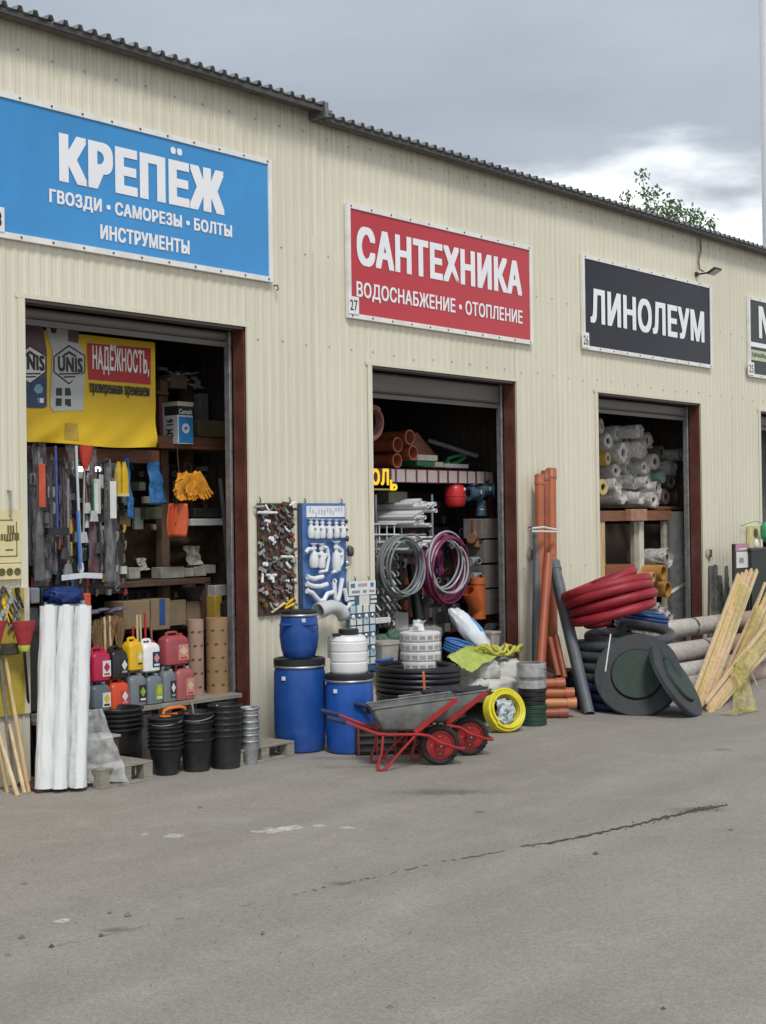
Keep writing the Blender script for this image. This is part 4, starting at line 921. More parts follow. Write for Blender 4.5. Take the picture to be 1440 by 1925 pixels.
pole_tool('white and blue mop pole with a wide pale rake head', 143, 838, 152, 1070, .55, .013, wpole, G().loft([(-.03,.02,.02),(0,.03,.022),(.06,.02,.02)], 12, 3).merge(G().sheet(lambda u, v: ((u-.5)*.46, -.02-.02*sin(pi*u), -.03-.05*v-.03*abs(u-.5)), 16, 3)), M('pale_fan_head', (.6,.64,.68), .4))
pole_tool('blue sleeve pole hanging close to the mop', 146, 960, 151, 1068, .53, .015, M('blue_sleeve', (.08,.2,.55), .4))
for i, (x0, y0, x1, y1, mt, lb) in enumerate([(118,880,122,1030,dsteel,'thin dark steel rod'), (128,900,128,1060,greyp,'grey plastic pole'), (158,880,157,1000,steel,'slim steel scraper pole'), (174,900,176,960,greenp,'green handled weeder'), (184,880,186,1020,blackp,'black shafted hoe'), (160,905,163,945,M('brownish',(.25,.12,.08),.5),'brown handled scraper')]):
    pole_tool(lb+' among the hanging tools', x0, y0, x1, y1, .62+.01*i, .011, mt, G().prism([(-.05,-.1),(.05,-.1),(.03,.0),(-.03,0)], -.008, .008), [dsteel,greyp,steel,steel,dsteel,steel][i])
# red funnel-shaped scoop and dark trays near the beam
a = at(160, 850, .57); one('red_scoop', G().loft([(-.16,.02,.012),(-.08,.05,.03),(.06,.085,.045)], 16, 3), M('red_scoop', (.5,.05,.03), .45), 'red plastic scoop hanging from the beam under the banner', 'scoop', a)
one('smoky_scoop', crumple((0,0,.12), (.03,0,-.2), .16, .02, 10, 6, 4, None, .75), filmg, 'folded smoky plastic bag beside the red scoop', 'bag', at(135, 855, .56))
one('smoky_scoop', crumple((0,0,.1), (.0,0,-.25), .07, .02, 10, 6, 5), filmg, 'narrow smoky plastic bag right of the red scoop', 'bag', at(176, 858, .56))
# packs in the midst: small blister packs hung on the rack
rnd = random.Random(12); PK = [whitep, greyp, blackp, M('dark_crimson', (.14,.02,.04)), dsteel, paper, yellowp, M('lilac_grey', (.3,.28,.33), .5)]
cnt = 0
for (px, py, w_px, h_px, mi) in [(98,925,18,20,5),(118,935,16,22,1),(100,955,14,26,2),(122,968,16,24,7),(97,1000,22,16,5),(130,990,14,34,3),(98,1030,12,24,0),(112,1022,14,26,3),(128,1032,12,26,6),(160,980,14,30,2),(172,1000,16,34,3),(186,1010,12,30,1),(170,1045,16,34,2),(184,1050,12,30,7),(140,1010,12,22,4),(158,1042,12,24,1),(98,1062,18,22,7),(120,1068,20,18,2),(168,900,10,22,0),(186,905,12,26,5),(206,905,10,14,0),(60,900,10,20,0),(72,870,14,18,5),(60,1050,14,26,7)]:
    a0, a1, zb, zt = rx(px-w_px/2, py-h_px/2, px+w_px/2, py+h_px/2, .76-.004*(cnt % 5)); w, h = (a1-a0), zt-zb; nm = ['top', 'upper', 'middle', 'lower', 'bottom'][min(4, int((py-860)/45))]
    col = ['white','grey','black','dark crimson','dark steel','paper white','yellow','lilac grey'][mi]
    t = thing('blister_pack', f'{col} blister pack hanging {nm} in the tool display, {["at the left","left of centre","at the centre","right of centre","at the right"][min(4,int((px-50)/34))]}{" in front" if cnt % 2 else ""}', 'blister pack', ((a0+a1)/2, .75-.006*(cnt % 5), zb), 0, 'blister packs in the first stall'); cnt += 1
    obj('card', G().box((-w/2, 0, 0), (w/2, .004, h)), PK[mi], t)
    obj('content', G().loft([(h*.1,w*.3,.01),(h*.5,w*.22,.014),(h*.9,w*.12,.01)], 10, 3, (0,-.008,0)), PK[(mi+3) % 8], t)
    obj('hang_hook', G().tube([(0,0,h*.95),(0,.02,h)], .003, 5), steel, t)
# blue tarpaulin bundle and pale blue box at the foot of the display
p = at(120, 1136, .45); one('tarpaulin_bundle', G().blob((0,0,.075), (.34,.22,.15), .25, 2.6, 22, 3.0, 4), M('royal_blue_tarp', (.012,.035,.17), .5, var=.2, bump=.4, bscale=14), 'royal blue folded tarpaulin above the white film rolls', 'tarpaulin', p)
ibox('pale_blue_box', 'pale blue box behind the tops of the white film rolls', 'box', 96, 1131, 160, 1175, .42, .25, M('pale_blue_box', (.3,.48,.58), .5))
for i, (x0,y0,x1,y1,mt,lb) in enumerate([(58,1105,76,1135,greyp,'small grey pack low at the left door post'), (78,1105,98,1150,blackp,'black tool bag beside the blue tarpaulin'), (56,1140,74,1210,dsteel,'dark packed tool standing left of the film rolls'), (160,1115,172,1150,ored,'orange red pack right of the pale blue box'), (56,1215,72,1300,navy,'navy packed goods standing by the left door post')]):
    ibox('tool_pack', lb, 'pack', x0, y0, x1, y1, .5+.02*i, .12, mt, bev=.015)
base_t = thing('tool_crate', 'dark crate holding the tools behind the white film rolls', 'crate', (7.28, .52, .51))
obj('body', G().box((0,0,0), (.62,.4,.74)), M('dark_crate', (.035,.032,.032), .7, var=.3), base_t, bev=.008); obj('lip', G().box((-.012,-.012,.70), (.632,.412,.73)), blackp, base_t)

# ---- gloves, straps, scoop
glove_y = M('yellow_glove', (.62,.40,.02), .7, var=.15, bump=.2); glove_o = M('orange_glove', (.66,.27,.02), .7, var=.2, scale=14, bump=.3)
def gloves(label, x0, y0, x1, y1, yd, mat):
    a0, a1, zb, zt = rx(x0, y0, x1, y1, yd); w, h = a1-a0, zt-zb; t = thing('work_gloves', label, 'gloves', ((a0+a1)/2, yd, zb), 0)
    for s_ in (-1, 1):
        obj('glove', G().loft([(0,w*.22,.012,s_*w*.24,0),(h*.5,w*.2,.02,s_*w*.23,0),(h*.75,w*.17,.018,s_*w*.2,0),(h,w*.1,.012,s_*w*.16,0)], 14, 3), mat, t)
    obj('cuff', G().loft([(0,w*.47,.02),(h*.08,w*.46,.02)], 16, 4), M('pale_cuff', (.6,.5,.25), .7), t); obj('loop', G().ring((0,0,h+.02), (0,1,0), .025, .005, 14, 5), blackp, t)
gloves('yellow work gloves hanging in a pair from the beam', 213, 868, 243, 933, .66, glove_y)
def glove_geo(sc, rot):
    g = G().loft([(0,.045,.014),(-.05,.05,.018),(-.12,.055,.02),(-.19,.052,.018)], 14, 2.6)
    for k in range(4): x = -.038+.025*k; g.tube([(x,0,-.17),(x*1.15,-.006,-.22),(x*1.3,-.018,-.265+.012*abs(k-1.5))], [.0145,.0135,.011], 7)
    g.tube([(-.045,0,-.08),(-.08,-.008,-.12),(-.095,-.018,-.17)], [.016,.015,.012], 7)
    return g.xf(rot @ Matrix.Scale(sc, 4))
rnd = random.Random(44); g = G()
t = thing('glove_bunch', 'bunch of orange gloves hanging above the red scoop', 'gloves', at(353, 890, .62))
for k in range(9): obj('glove', glove_geo(rnd.uniform(.95, 1.2), Matrix.Translation((-.12+.034*k, .02*(k % 3)-.03, -.02*(k % 2)+.0)) @ Matrix.Rotation(rnd.uniform(-.75, .75), 4, 'Y') @ Matrix.Rotation(rnd.uniform(-.4, .4), 4, 'Z')), glove_o, t)
obj('hanging_loop', G().ring((0,0,.05), (0,1,0), .05, .005, 16, 5), blackp, t)
a0, a1, zb, zt = rx(315, 945, 352, 1008, .62); w, h = a1-a0, zt-zb
t = thing('hand_shovel', 'orange red plastic shovel blade hanging below the orange gloves', 'shovel', ((a0+a1)/2, .62, zb))
obj('blade', G().sheet(lambda u, v: ((u-.5)*w*(.92+.16*sin(pi*v)), .05*cos((u-.5)*3)-.02*v, v*h-.02*abs(u-.5)), 14, 10), M('orange_red_blade', (.60,.11,.04), .45), t, solid=.006)
obj('rib', G().tube([(0,.03,h*.4),(0,.02,h*.8),(0,.015,h+.08)], .012, 8), M('orange_red_blade', (.60,.11,.04)), t); obj('socket', G().cyl((0,.015,h*.95),(0,.015,h+.1),.016,.014,10), blackp, t)
for i, (x0,y0,x1,y1,lb) in enumerate([(237,860,247,975,'blue strap hanging beside the yellow gloves'), (288,868,308,948,'blue folded lanyards hanging between the gloves and the shovel')]):
    a, b2 = at(x0, y0, .68), at(x1 if i == 0 else (x0+x1)/2, y1, .68); one('strap', loc(crumple(a, b2, .05+.09*i, .03, 16, 4, 6+i, None, -.5), a), M('blue_strap', (.03,.14,.34), .6, var=.3, scale=30), lb, 'strap', a, solid=.004)
for i, (x0,y0,x1,y1,mt,lb,nm) in enumerate([(272,933,292,946,paper,'white card hanging under the blue lanyards','card'), (275,953,306,976,M('olive_box',(.13,.14,.09),.6),'olive box with a dark slot on the rack','box'), (218,958,232,988,M('brown_case',(.2,.11,.04),.6),'brown case left on the rack behind the bagged saw','case'), (230,963,246,990,M('olive_yellow',(.22,.18,.05),.6),'olive yellow case beside the brown case','case'),
        (254,954,270,995,M('pale_template',(.4,.42,.38),.6),'pale angled template hanging on the rack','template'), (360,975,421,988,M('white_profile',(.72,.74,.74),.4),'white profile lying across the rack','profile'), (366,955,416,972,dsteel,'dark box above the white profile','box'), (262,906,274,922,M('pale_mint',(.4,.46,.38),.6),'small pale mint packet on the rack','packet'), (290,986,298,996,paper,'tiny white card on the rack','card')]):
    ibox('rack_'+nm, lb, nm, x0, y0, x1, y1, .95+.03*i, .05 if nm in ('card','template','profile') else .14, mt)
# brown cloth behind the papers, papers and cartons
a0, a1, zb, zt = rx(215, 992, 440, 1092, 1.35)
one('brown_cloth', G().sheet(lambda u, v: ((u-.5)*(a1-a0), .1*mnoise.noise(Vector((u*4, v*4, 2)))+.25*(1-v), (v)*(zt-zb+.05)+.05*mnoise.noise(Vector((u*3,v*2,7)))), 26, 16), M('brown_cloth', (.10,.066,.038), .9, var=.35, scale=6, bump=.4), 'brown sackcloth heaped behind the papers on the rack', 'cloth', ((a0+a1)/2, 1.3, zb), solid=.01)
for i, (x0,y0,x1,y1,lb) in enumerate([(243,1067,264,1088,'white leaflet box under the folded leaflet'), (303,1066,347,1087,'wide white box of leaflets on the rack shelf'), (349,1068,366,1084,'small white box right of the wide leaflet box'), (368,1065,388,1083,'cream box fourth along the rack shelf'), (391,1062,406,1078,'cream box at the end of the rack shelf')]):
    ibox('leaflet_box', lb, 'box', x0, y0, x1, y1, .86+.02*(i % 2), .15, M('dull_paper', (.27,.26,.23), .8, var=.25), 'leaflet boxes on the rack shelf')
for i, (x0,y0,x1,y1,an,lb) in enumerate([(258,1049,280,1072,.2,'folded grey leaflet standing on the leaflet box'), (348,1026,382,1062,-.3,'crumpled pale bag on top of the leaflet boxes')]):
    a0, a1, zb, zt = rx(x0,y0,x1,y1,.9); one('paper_bag', crumple((0,0,zt-zb), (.02,-.05,0), (a1-a0)*.8, .05, 8, 6, i+3), M('dull_paper', (.36,.35,.31)), lb, 'paper', ((a0+a1)/2,.95,zb))
for i, (x0,y0,x1,y1,yd,lb) in enumerate([(233,1130,282,1182,.7,'brown carton behind the brooms'), (285,1126,320,1184,.72,'brown carton with a blue tape under the rack shelf'), (318,1128,350,1176,.9,'open brown carton right of the taped carton'), (352,1130,388,1176,.95,'grey carton under the right end of the rack shelf')]):
    o = ibox('carton', lb, 'carton', x0, y0, x1, y1, yd, .3, card, 'cartons under the rack shelf')
    if i == 1: obj('blue_tape', G().box((-.02,-.155,.05), (.05,-.1505,.3)), M('blue_tape', (.03,.08,.25), .4), o)
for i, (x0,y0,x1,y1,mt,lb) in enumerate([(405,1100,437,1120,M('grey_carton',(.3,.3,.29),.7),'pale printed carton at the right end of the rack'), (404,1120,418,1163,M('mustard',(.33,.22,.03),.6),'mustard coloured pack beside the black bottle')]):
    ibox('pack', lb, 'pack', x0,y0,x1,y1,.5,.12,mt)
a0,a1,zb,zt = rx(418,1122,437,1162,.45); w,h=a1-a0,zt-zb
t = thing('glue_bottle','black glue bottle with a yellow base on the paper rolls','bottle',((a0+a1)/2,.45,zb)); obj('body',G().loft([(0,w/2,.05),(h*.7,w/2,.05),(h*.85,w*.2,.03),(h,w*.15,.025)],16,4),blackp,t); obj('label',G().box((-w*.35,-.056,h*.2),(w*.35,-.051,h*.55)),paper,t); obj('base_ring',G().loft([(-.02,w*.6,.06),(.015,w*.6,.06)],16,4),yellowp,t)
# leaning dark profiles by the door frame
for i,(x0,y0,x1,y1) in enumerate([(420,960,432,1120),(426,985,436,1130),(414,900,424,1000)]):
    a,b2 = at(x0,y0,.5+.03*i),at(x1,y1,.4+.03*i); d=(b2-a); a = b2-d*1.0
    one('steel_profile', loc(G().bar(a,b2,.03,.02),b2), M('dull_profile',(.13,.135,.14),.4,metal=.4), ['longest dark steel profile leaning inside the first door frame','second dark steel profile leaning inside the first door frame','short dark profile high inside the first door frame'][i],'profile',b2)
# brooms and sticks behind the canisters
straw = M('broom_straw', (.30,.19,.09), .9, var=.35, scale=20, stretch=(10,10,.6), bump=.4)
for i,(x,y0,y1,wpx,lb) in enumerate([(192,1165,1225,14,'brown twig broom upright at the left of the brush bundle'),(208,1158,1225,16,'brown twig broom in the middle of the brush bundle'),(226,1160,1222,16,'brown twig broom at the right of the brush bundle'),(184,1175,1225,10,'short twig broom nearest the film rolls')]):
    a0,a1,zb,zt = rx(x-wpx,y0,x+wpx,y1,.32); w,h=a1-a0,zt-zb; g=G(); rnd=random.Random(i)
    for k in range(46):
        an=rnd.uniform(0,6.28); rr=rnd.random()**.5; g.tube([(rr*.02*cos(an),rr*.02*sin(an),0),(rr*w*.3*cos(an),rr*.05*sin(an),h*.6),(rr*w*.5*cos(an)+rnd.gauss(0,.01),rr*.07*sin(an),h*rnd.uniform(.85,1.02))],.0035,4)
    t=thing('twig_broom',lb,'broom',((a0+a1)/2,.34,zb),0,'twig brooms behind the canisters'); obj('twigs',g,straw,t)['kind']='stuff'; obj('binding',G().ring((0,0,.03),(0,0,1),.03,.008,14,6),M('red_tie',(.4,.03,.03),.5),t); obj('grip',G().tube([(0,0,.04),(0,0,-(zb-zs)+.0)],.014,8),wood,t)
for i,(x0,y0,x1,y1,mt,lb) in enumerate([(196,1160,200,1215,pinew,'pale brush stick standing left in the brush bundle'),(206,1158,210,1212,pinew,'pale brush stick next to the twig brooms'),(257,1156,262,1212,pinew,'pale brush stick by the red handled brushes'),(263,1156,268,1212,wood,'yellowish brush stick by the red handled brushes'),(272,1152,276,1210,redp,'red brush stick standing tallest above the yellow canister'),(250,1178,248,1212,redp,'short red brush stick above the yellow canister'),(283,1165,290,1210,M('brownish',(.25,.12,.08)),'thin brown stick above the white canister')]):
    a,b2=at(x0,y0,.30+.01*i),at(x1,y1,.30+.01*i); b2.z=zs; one('brush_stick',loc(G().tube([b2,b2.lerp(a,.5),a],.011,8),b2),mt,lb,'stick',b2,0,'brush sticks behind the canisters')
g=G()
for k in range(6): g.merge(G().blob((.07*k-.2,.02*(k%2),.012*(k%3)),(.13,.1,.03),.4,3,8,2.4,k))
one('scraper_heap', g, M('dim_lilac',(.14,.13,.155),.5), 'heap of grey lilac scrapers behind the brooms', 'scrapers', at(205,1150,.6))
# two lit lamps deep in the stall
for i,(px,py,lb) in enumerate([(152,882,'lit white lamp glowing deep in the first stall, left one'),(182,882,'lit white lamp glowing deep in the first stall, right one')]):
    p=at(px,py,.72); t=thing('ceiling_lamp',lb,'lamp',p,0,'lit lamps in the first stall')
    obj('tube',G().lathe([(.012,-.04),(.022,-.03),(.022,.03),(.012,.04)],12,(0,0,0),(1,0,0)),M('lit_lamp',(1,1,1),emit=4.),t); obj('holder',G().tube([(0,0,.02),(0,0,.15)],.004,6),blackp,t)

# crowded back panels: small goods pegged close together
def goods_wall(label, x0, y0, x1, y1, yd, nx, ny, cols, seed, skip=.12):
    a0, a1, zb, zt = rx(x0, y0, x1, y1, yd); w, h = a1-a0, zt-zb; t = thing('goods_display', label, 'display panel', (a0, yd, zb)); rnd = random.Random(seed)
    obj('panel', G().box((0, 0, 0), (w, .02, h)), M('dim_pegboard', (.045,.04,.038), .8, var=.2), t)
    for i in range(nx):
        for k in range(ny):
            if rnd.random() < skip: continue
            cx, cz = w*(i+.5)/nx+rnd.uniform(-.02,.02), h*(k+.5)/ny+rnd.uniform(-.03,.03); sw, sh = w/nx*rnd.uniform(.35,.8), h/ny*rnd.uniform(.5,1.0); kd = rnd.randrange(4); m_ = cols[rnd.randrange(len(cols))]; g = G()
            if kd == 0: g.cbox((cx,-.02,cz), (sw,.03,sh))
            elif kd == 1: g.tube([(cx,-.03,cz+sh/2),(cx+sw*.1,-.035,cz),(cx-sw*.1,-.03,cz-sh/2)], min(.018, sw*.25), 7).cbox((cx,-.03,cz+sh*.3), (sw*.6,.02,sh*.25))
            elif kd == 2: g.prism([(cx-sw*.3,cz-sh/2),(cx+sw*.4,cz-sh*.3),(cx+sw*.15,cz+sh/2),(cx-sw*.2,cz+sh*.4)], -.03, -.012)
            else: g.ring((cx,-.025,cz), (.1,1,0), min(sw,sh)*.38, .009, 16, 6)
            obj('hung_item', g, m_, t)
    return t
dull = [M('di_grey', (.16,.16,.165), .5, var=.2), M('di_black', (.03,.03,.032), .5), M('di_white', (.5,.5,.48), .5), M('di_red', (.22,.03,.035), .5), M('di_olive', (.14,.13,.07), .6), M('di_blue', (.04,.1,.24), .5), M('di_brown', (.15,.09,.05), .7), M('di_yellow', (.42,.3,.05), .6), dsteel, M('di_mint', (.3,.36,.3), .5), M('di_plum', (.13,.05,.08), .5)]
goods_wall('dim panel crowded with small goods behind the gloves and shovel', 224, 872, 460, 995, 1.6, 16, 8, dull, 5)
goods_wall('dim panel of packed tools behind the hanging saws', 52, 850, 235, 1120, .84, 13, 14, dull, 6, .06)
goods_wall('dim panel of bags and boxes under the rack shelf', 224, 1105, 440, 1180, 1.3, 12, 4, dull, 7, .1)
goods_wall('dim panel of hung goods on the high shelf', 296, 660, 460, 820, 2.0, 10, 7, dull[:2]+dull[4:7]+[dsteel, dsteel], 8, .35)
# ================================================================== display boards on the wall between the doors
WPV = M('white_pvc', (.70,.72,.74), .35, var=.04)
def uv(x, y): return 470+x/4.966, 920+y/4.966          # detail coordinates read off an enlargement of this stretch of wall
a0, a1, zb, zt = rx(485, 946, 552, 1156, -.03); w, h = a1-a0, zt-zb
t = thing('fittings_board', 'brown peg board crowded with small metal fittings on the cream wall', 'display board', ((a0+a1)/2, -.02, zb))
obj('panel', G().box((-w/2, -.014, 0), (w/2, 0, h)), M('brown_board', (.085,.05,.04), .75, var=.25, scale=6), t)
for sx in (-1, 1): obj('hanger', G().tube([(sx*w*.42, 0, h-.02), (sx*w*.42, -.02, h+.03), (sx*w*.42, .0, h+.06)], .006, 6), dsteel, t)
rnd = random.Random(31); FM = [M('dull_chrome', (.4,.4,.4), .3, metal=.9), M('aged_steel', (.2,.19,.185), .4, metal=.7), WPV, M('dull_brass', (.16,.09,.04), .45, metal=.6), dsteel, M('mint_handle', (.26,.34,.31), .4), M('copper_red', (.17,.06,.04), .5), M('aged_steel', (.2,.19,.185))]
for i in range(17):
    for k in range(6):
        x = -w/2+w*(.08+.168*k)+rnd.uniform(-.03,.03); z = h*(.97-i*.055)+rnd.uniform(-.03,.03)
        if z < .05: continue
        m_ = FM[rnd.randrange(8)]; s_ = rnd.uniform(.7, 1.35); kd = rnd.randrange(4); g = G()
        if kd == 0: g.tube([(0,0,.04*s_),(0,-.015,.02),(0,-.03,-.0),(.03*s_,-.035,-.02*s_)], .012*s_, 7)
        elif kd == 1: g.tube([(-.05*s_,-.02,0),(.05*s_,-.02,0)], .012*s_, 7).tube([(0,-.02,0),(0,-.02,-.05*s_)], .011*s_, 7)
        elif kd == 2: g.lathe([(.018*s_,0),(.022*s_,.01),(.014*s_,.03),(.02*s_,.04)], 10, (0,-.004,0), (0,-1,.1))
        else: g.cbox((0,-.02,0), (.075*s_,.02,.03*s_)).tube([(0,-.02,-.01),(0,-.03,-.05*s_)], .008, 6)
        obj('fitting', g.xf(Matrix.Translation((x, -.0165, z)) @ Matrix.Rotation(rnd.uniform(-.6,.6), 4, 'Y')), m_, t)
for (x0,y0,x1,y1,m_) in [(200,1150,325,1060,pinew),(330,1080,400,1025,yellowp),(325,1110,410,1070,yellowp),(150,800,245,800,WPV),(115,785,115,870,WPV),(215,800,215,870,WPV),(290,628,392,628,WPV),(75,215,250,218,WPV),(40,165,130,160,chrome),(390,185,440,183,dsteel)]:
    p, q = at(*uv(x0,y0), -.06), at(*uv(x1,y1), -.07); obj('fitting', loc(G().tube([p, q], .014, 8), t.location), m_, t)

a0, a1, zb, zt = rx(568, 946, 650, 1148, -.03); w, h = a1-a0, zt-zb
t = thing('siphon_board', 'blue display board carrying white drain traps and bent waste pipes', 'display board', ((a0+a1)/2, -.02, zb)); TL = t.location.copy()
obj('panel', G().box((-w/2, -.014, 0), (w/2, 0, h)), M('blue_board', (.07,.17,.42), .45, var=.12, scale=4), t); obj('edge_strip', G().box((-w/2-.05, -.018, 0), (-w/2+.0, 0, h)), M('dark_blue_edge', (.03,.05,.10), .5), t)
for sx in (-1, 1): obj('hanger', G().tube([(sx*w*.42, 0, h-.02), (sx*w*.42, -.02, h+.03), (sx*w*.42, .0, h+.05)], .006, 6), dsteel, t)
a_, b_ = at(*uv(528,152), -.04), at(*uv(885,256), -.04)
hdr = obj('header_card', G().box((a_.x-TL.x, -.02, b_.z-TL.z), (b_.x-TL.x, -.0145, at(*uv(705,155),-.04).z-TL.z)), whitep, t)
g = G(); rnd = random.Random(6)
for i in range(12): g.cbox((a_.x-TL.x+.05+i*(b_.x-a_.x-.1)/11, -.0215, (a_.z+b_.z)/2-TL.z+rnd.uniform(-.03,.03)), (.02, .002, .03+.03*rnd.random()))
obj('worn_print', g, M('pale_blue_print', (.42,.48,.6), .6), hdr)['kind'] = 'stuff'
def trap(x, y0, y1, fat=1., hose=None):
    p, q = at(*uv(x, y0), -.07), at(*uv(x, y1), -.07); H_ = p.z-q.z; o = Vector((p.x, -.075, q.z))-TL; r = .043*fat
    s_ = obj('drain_trap', G().lathe([(r*.45,0),(r*.85,H_*.03),(r,H_*.12),(r*1.0,H_*.4),(r*.8,H_*.58),(r*.42,H_*.64),(r*.42,H_*.74),(r*.62,H_*.76),(r*.62,H_*.84),(r*.38,H_*.86),(r*.4,H_*.94),(r*.85,H_*.96),(r*.9,H_)], 16, o), WPV, t)
    obj('nut', G().ring(o+Vector((0,0,H_*.62)), (0,0,1), r*.55, .008, 14, 6), WPV, s_)
    obj('outlet', G().tube([o+Vector((0,0,H_*.55)), o+Vector((r*1.3,-.02,H_*.56)), o+Vector((r*1.5,-.02,H_*.5))], r*.34, 8), WPV, s_)
    return s_
for x in (565, 618, 670, 735, 800, 860): trap(x, 272+(x-565)*.03, 462-(x % 3)*4, .85)
trap(590, 502, 735, 1.15); trap(660, 505, 740, 1.0); trap(800, 482, 770, 1.2)
def bent(pts, r, yd=-.09, nm='waste_pipe'):
    P = [at(*uv(x, y), yd) for x, y in pts]; Q = [P[0]]
    for i in range(1, len(P)-1):
        for k in (.35, .5, .65): pass
        Q += [P[i].lerp(P[i-1], .25), P[i].lerp(P[i-1], .07), P[i].lerp(P[i+1], .07), P[i].lerp(P[i+1], .25)]
    Q.append(P[-1]); g = G().tube(Q, r, 10)
    return obj(nm, loc(g, TL), WPV, t)
bent([(665,530),(720,545),(735,640),(715,760),(650,770)], .017); bent([(820,540),(862,570),(860,680),(820,760),(765,775)], .017)
bent([(690,650),(700,620)], .02); bent([(520,590),(545,555),(580,560)], .02)
bent([(535,820),(600,835),(680,815)], .024); bent([(530,885),(600,905),(660,905),(720,885)], .024); bent([(530,950),(580,965),(650,1045),(690,1035),(720,975),(775,960)], .024)
bent([(785,870),(790,980),(800,1030),(820,1030),(835,980),(860,830)], .024); bent([(880,930),(895,990),(905,1040)], .024)
for (x, y) in [(540,820),(538,885),(540,950),(790,860)]: p = at(*uv(x,y), -.09)-TL; obj('coupling', G().ring(p, (1,0,.1), .022, .01, 12, 6), WPV, t)
rnd = random.Random(3)
for i, (x, y, s_) in enumerate([(900,300,.02),(905,370,.02),(908,460,.026),(935,575,.05),(905,690,.03),(900,740,.02)]):
    p = at(*uv(x, y), -.06); one('tap_head', G().blob((0,0,0), (s_*1.6,s_*1.4,s_*2.2), .25, 3, 8, 2.2, i).tube([(0,0,s_),(0,.03,s_+.01)], .004, 5), [dsteel, greenp, dsteel, dsteel, chrome, steel][i], ['dark tap head top right of the blue board','small green tap head on the edge of the blue board','dark tap head third down the edge of the blue board','round dark drain strainer beside the blue board','chrome tap head low on the edge of the blue board','small steel tap head lowest on the edge of the blue board'][i], 'tap head', p, 0, 'tap heads along the blue board')
# corrugated grey elbow resting by the board
P = [at(*uv(x, y), -.22) for x, y in [(650,1130),(700,1110),(760,1095),(820,1110),(865,1160),(880,1200)]]
t = thing('drain_elbow', 'pale grey drain elbow with an open end above the white tank', 'pipe elbow', P[0])
obj('bend', loc(G().tube(P, .068, 18, cap=False), P[0]), M('pale_grey_pvc', (.50,.51,.52), .45, var=.06), t, solid=.006)
d_ = (P[1]-P[0]).normalized(); obj('socket', loc(G().pipe(P[0]-d_*.02, P[0]+d_*.09, .082, .01, 20), P[0]), M('pale_grey_pvc', (.50,.51,.52)), t)
one('pipe_clip', loc(G().tube([at(*uv(870,1090),-.1), at(*uv(905,1110),-.16), at(*uv(935,1075),-.16)], .022, 8), P[0]), WPV, 'white branched pipe clip right of the drain elbow', 'pipe clip', P[0])
# small parts board
a0, a1, zb, zt = rx(656, 1092, 706, 1262, -.10); w, h = a1-a0, zt-zb
t = thing('parts_board', 'tall narrow blue board of white sachets with a printed white header', 'display board', ((a0+a1)/2, -.09, zb))
obj('panel', G().box((-w/2, -.012, 0), (w/2, 0, h)), M('teal_blue_board', (.05,.13,.2), .5, var=.15), t); hh = h*.155
hd_ = obj('header_card', G().box((-w/2, -.0185, h-hh), (w/2, -.0125, h)), whitep, t)
for (fx, fz, sx, sz, m_) in [(-.36,.7,.16,.3,M('teal_print',(.06,.2,.26),.5)),(0,.72,.34,.22,M('grey_red_print',(.4,.34,.33),.5)),(.36,.7,.12,.3,M('teal_print',(.06,.2,.26))),(-.25,.25,.3,.18,greyp),(.08,.25,.14,.2,greyp),(.35,.25,.2,.16,greyp)]:
    obj('print', G().cbox((fx*w, -.0197, h-hh+fz*hh), (sx*w, .002, sz*hh)), m_, hd_)
obj('price_sheet', G().box((-w*.12, -.02, h*.73), (w*.25, -.0135, h*.84)), paper, t)
for r_ in range(9):
    for c_ in range(4):
        x, z = -w*.37+c_*w*.245, h*(.66-r_*.072)
        if r_ in (1, 4, 6): obj('knob', G().lathe([(.022,0),(.026,.012),(.014,.024)], 10, (x, -.0135, z+.02), (0,-1,0)), WPV if (r_+c_) % 2 else chrome, t)
        else: obj('sachet', G().box((x-w*.09, -.022, z-.01), (x+w*.09, -.0135, z+.07)), paper if (r_*3+c_) % 4 else M('ice_blue', (.4,.55,.65), .4), t)
for c_ in (-1, 1):
    for k in range(2): obj('sachet', G().box((c_*w*.42-w*.12, -.024, h*(.75+.05*k)), (c_*w*.42+w*.1, -.0135, h*(.78+.05*k))), paper, t)
for sx in (-1, 1): obj('hanger', G().tube([(sx*w*.25,0,h-.02),(sx*w*.25,-.02,h+.03),(sx*w*.25,0,h+.05)], .005, 6), dsteel, t)

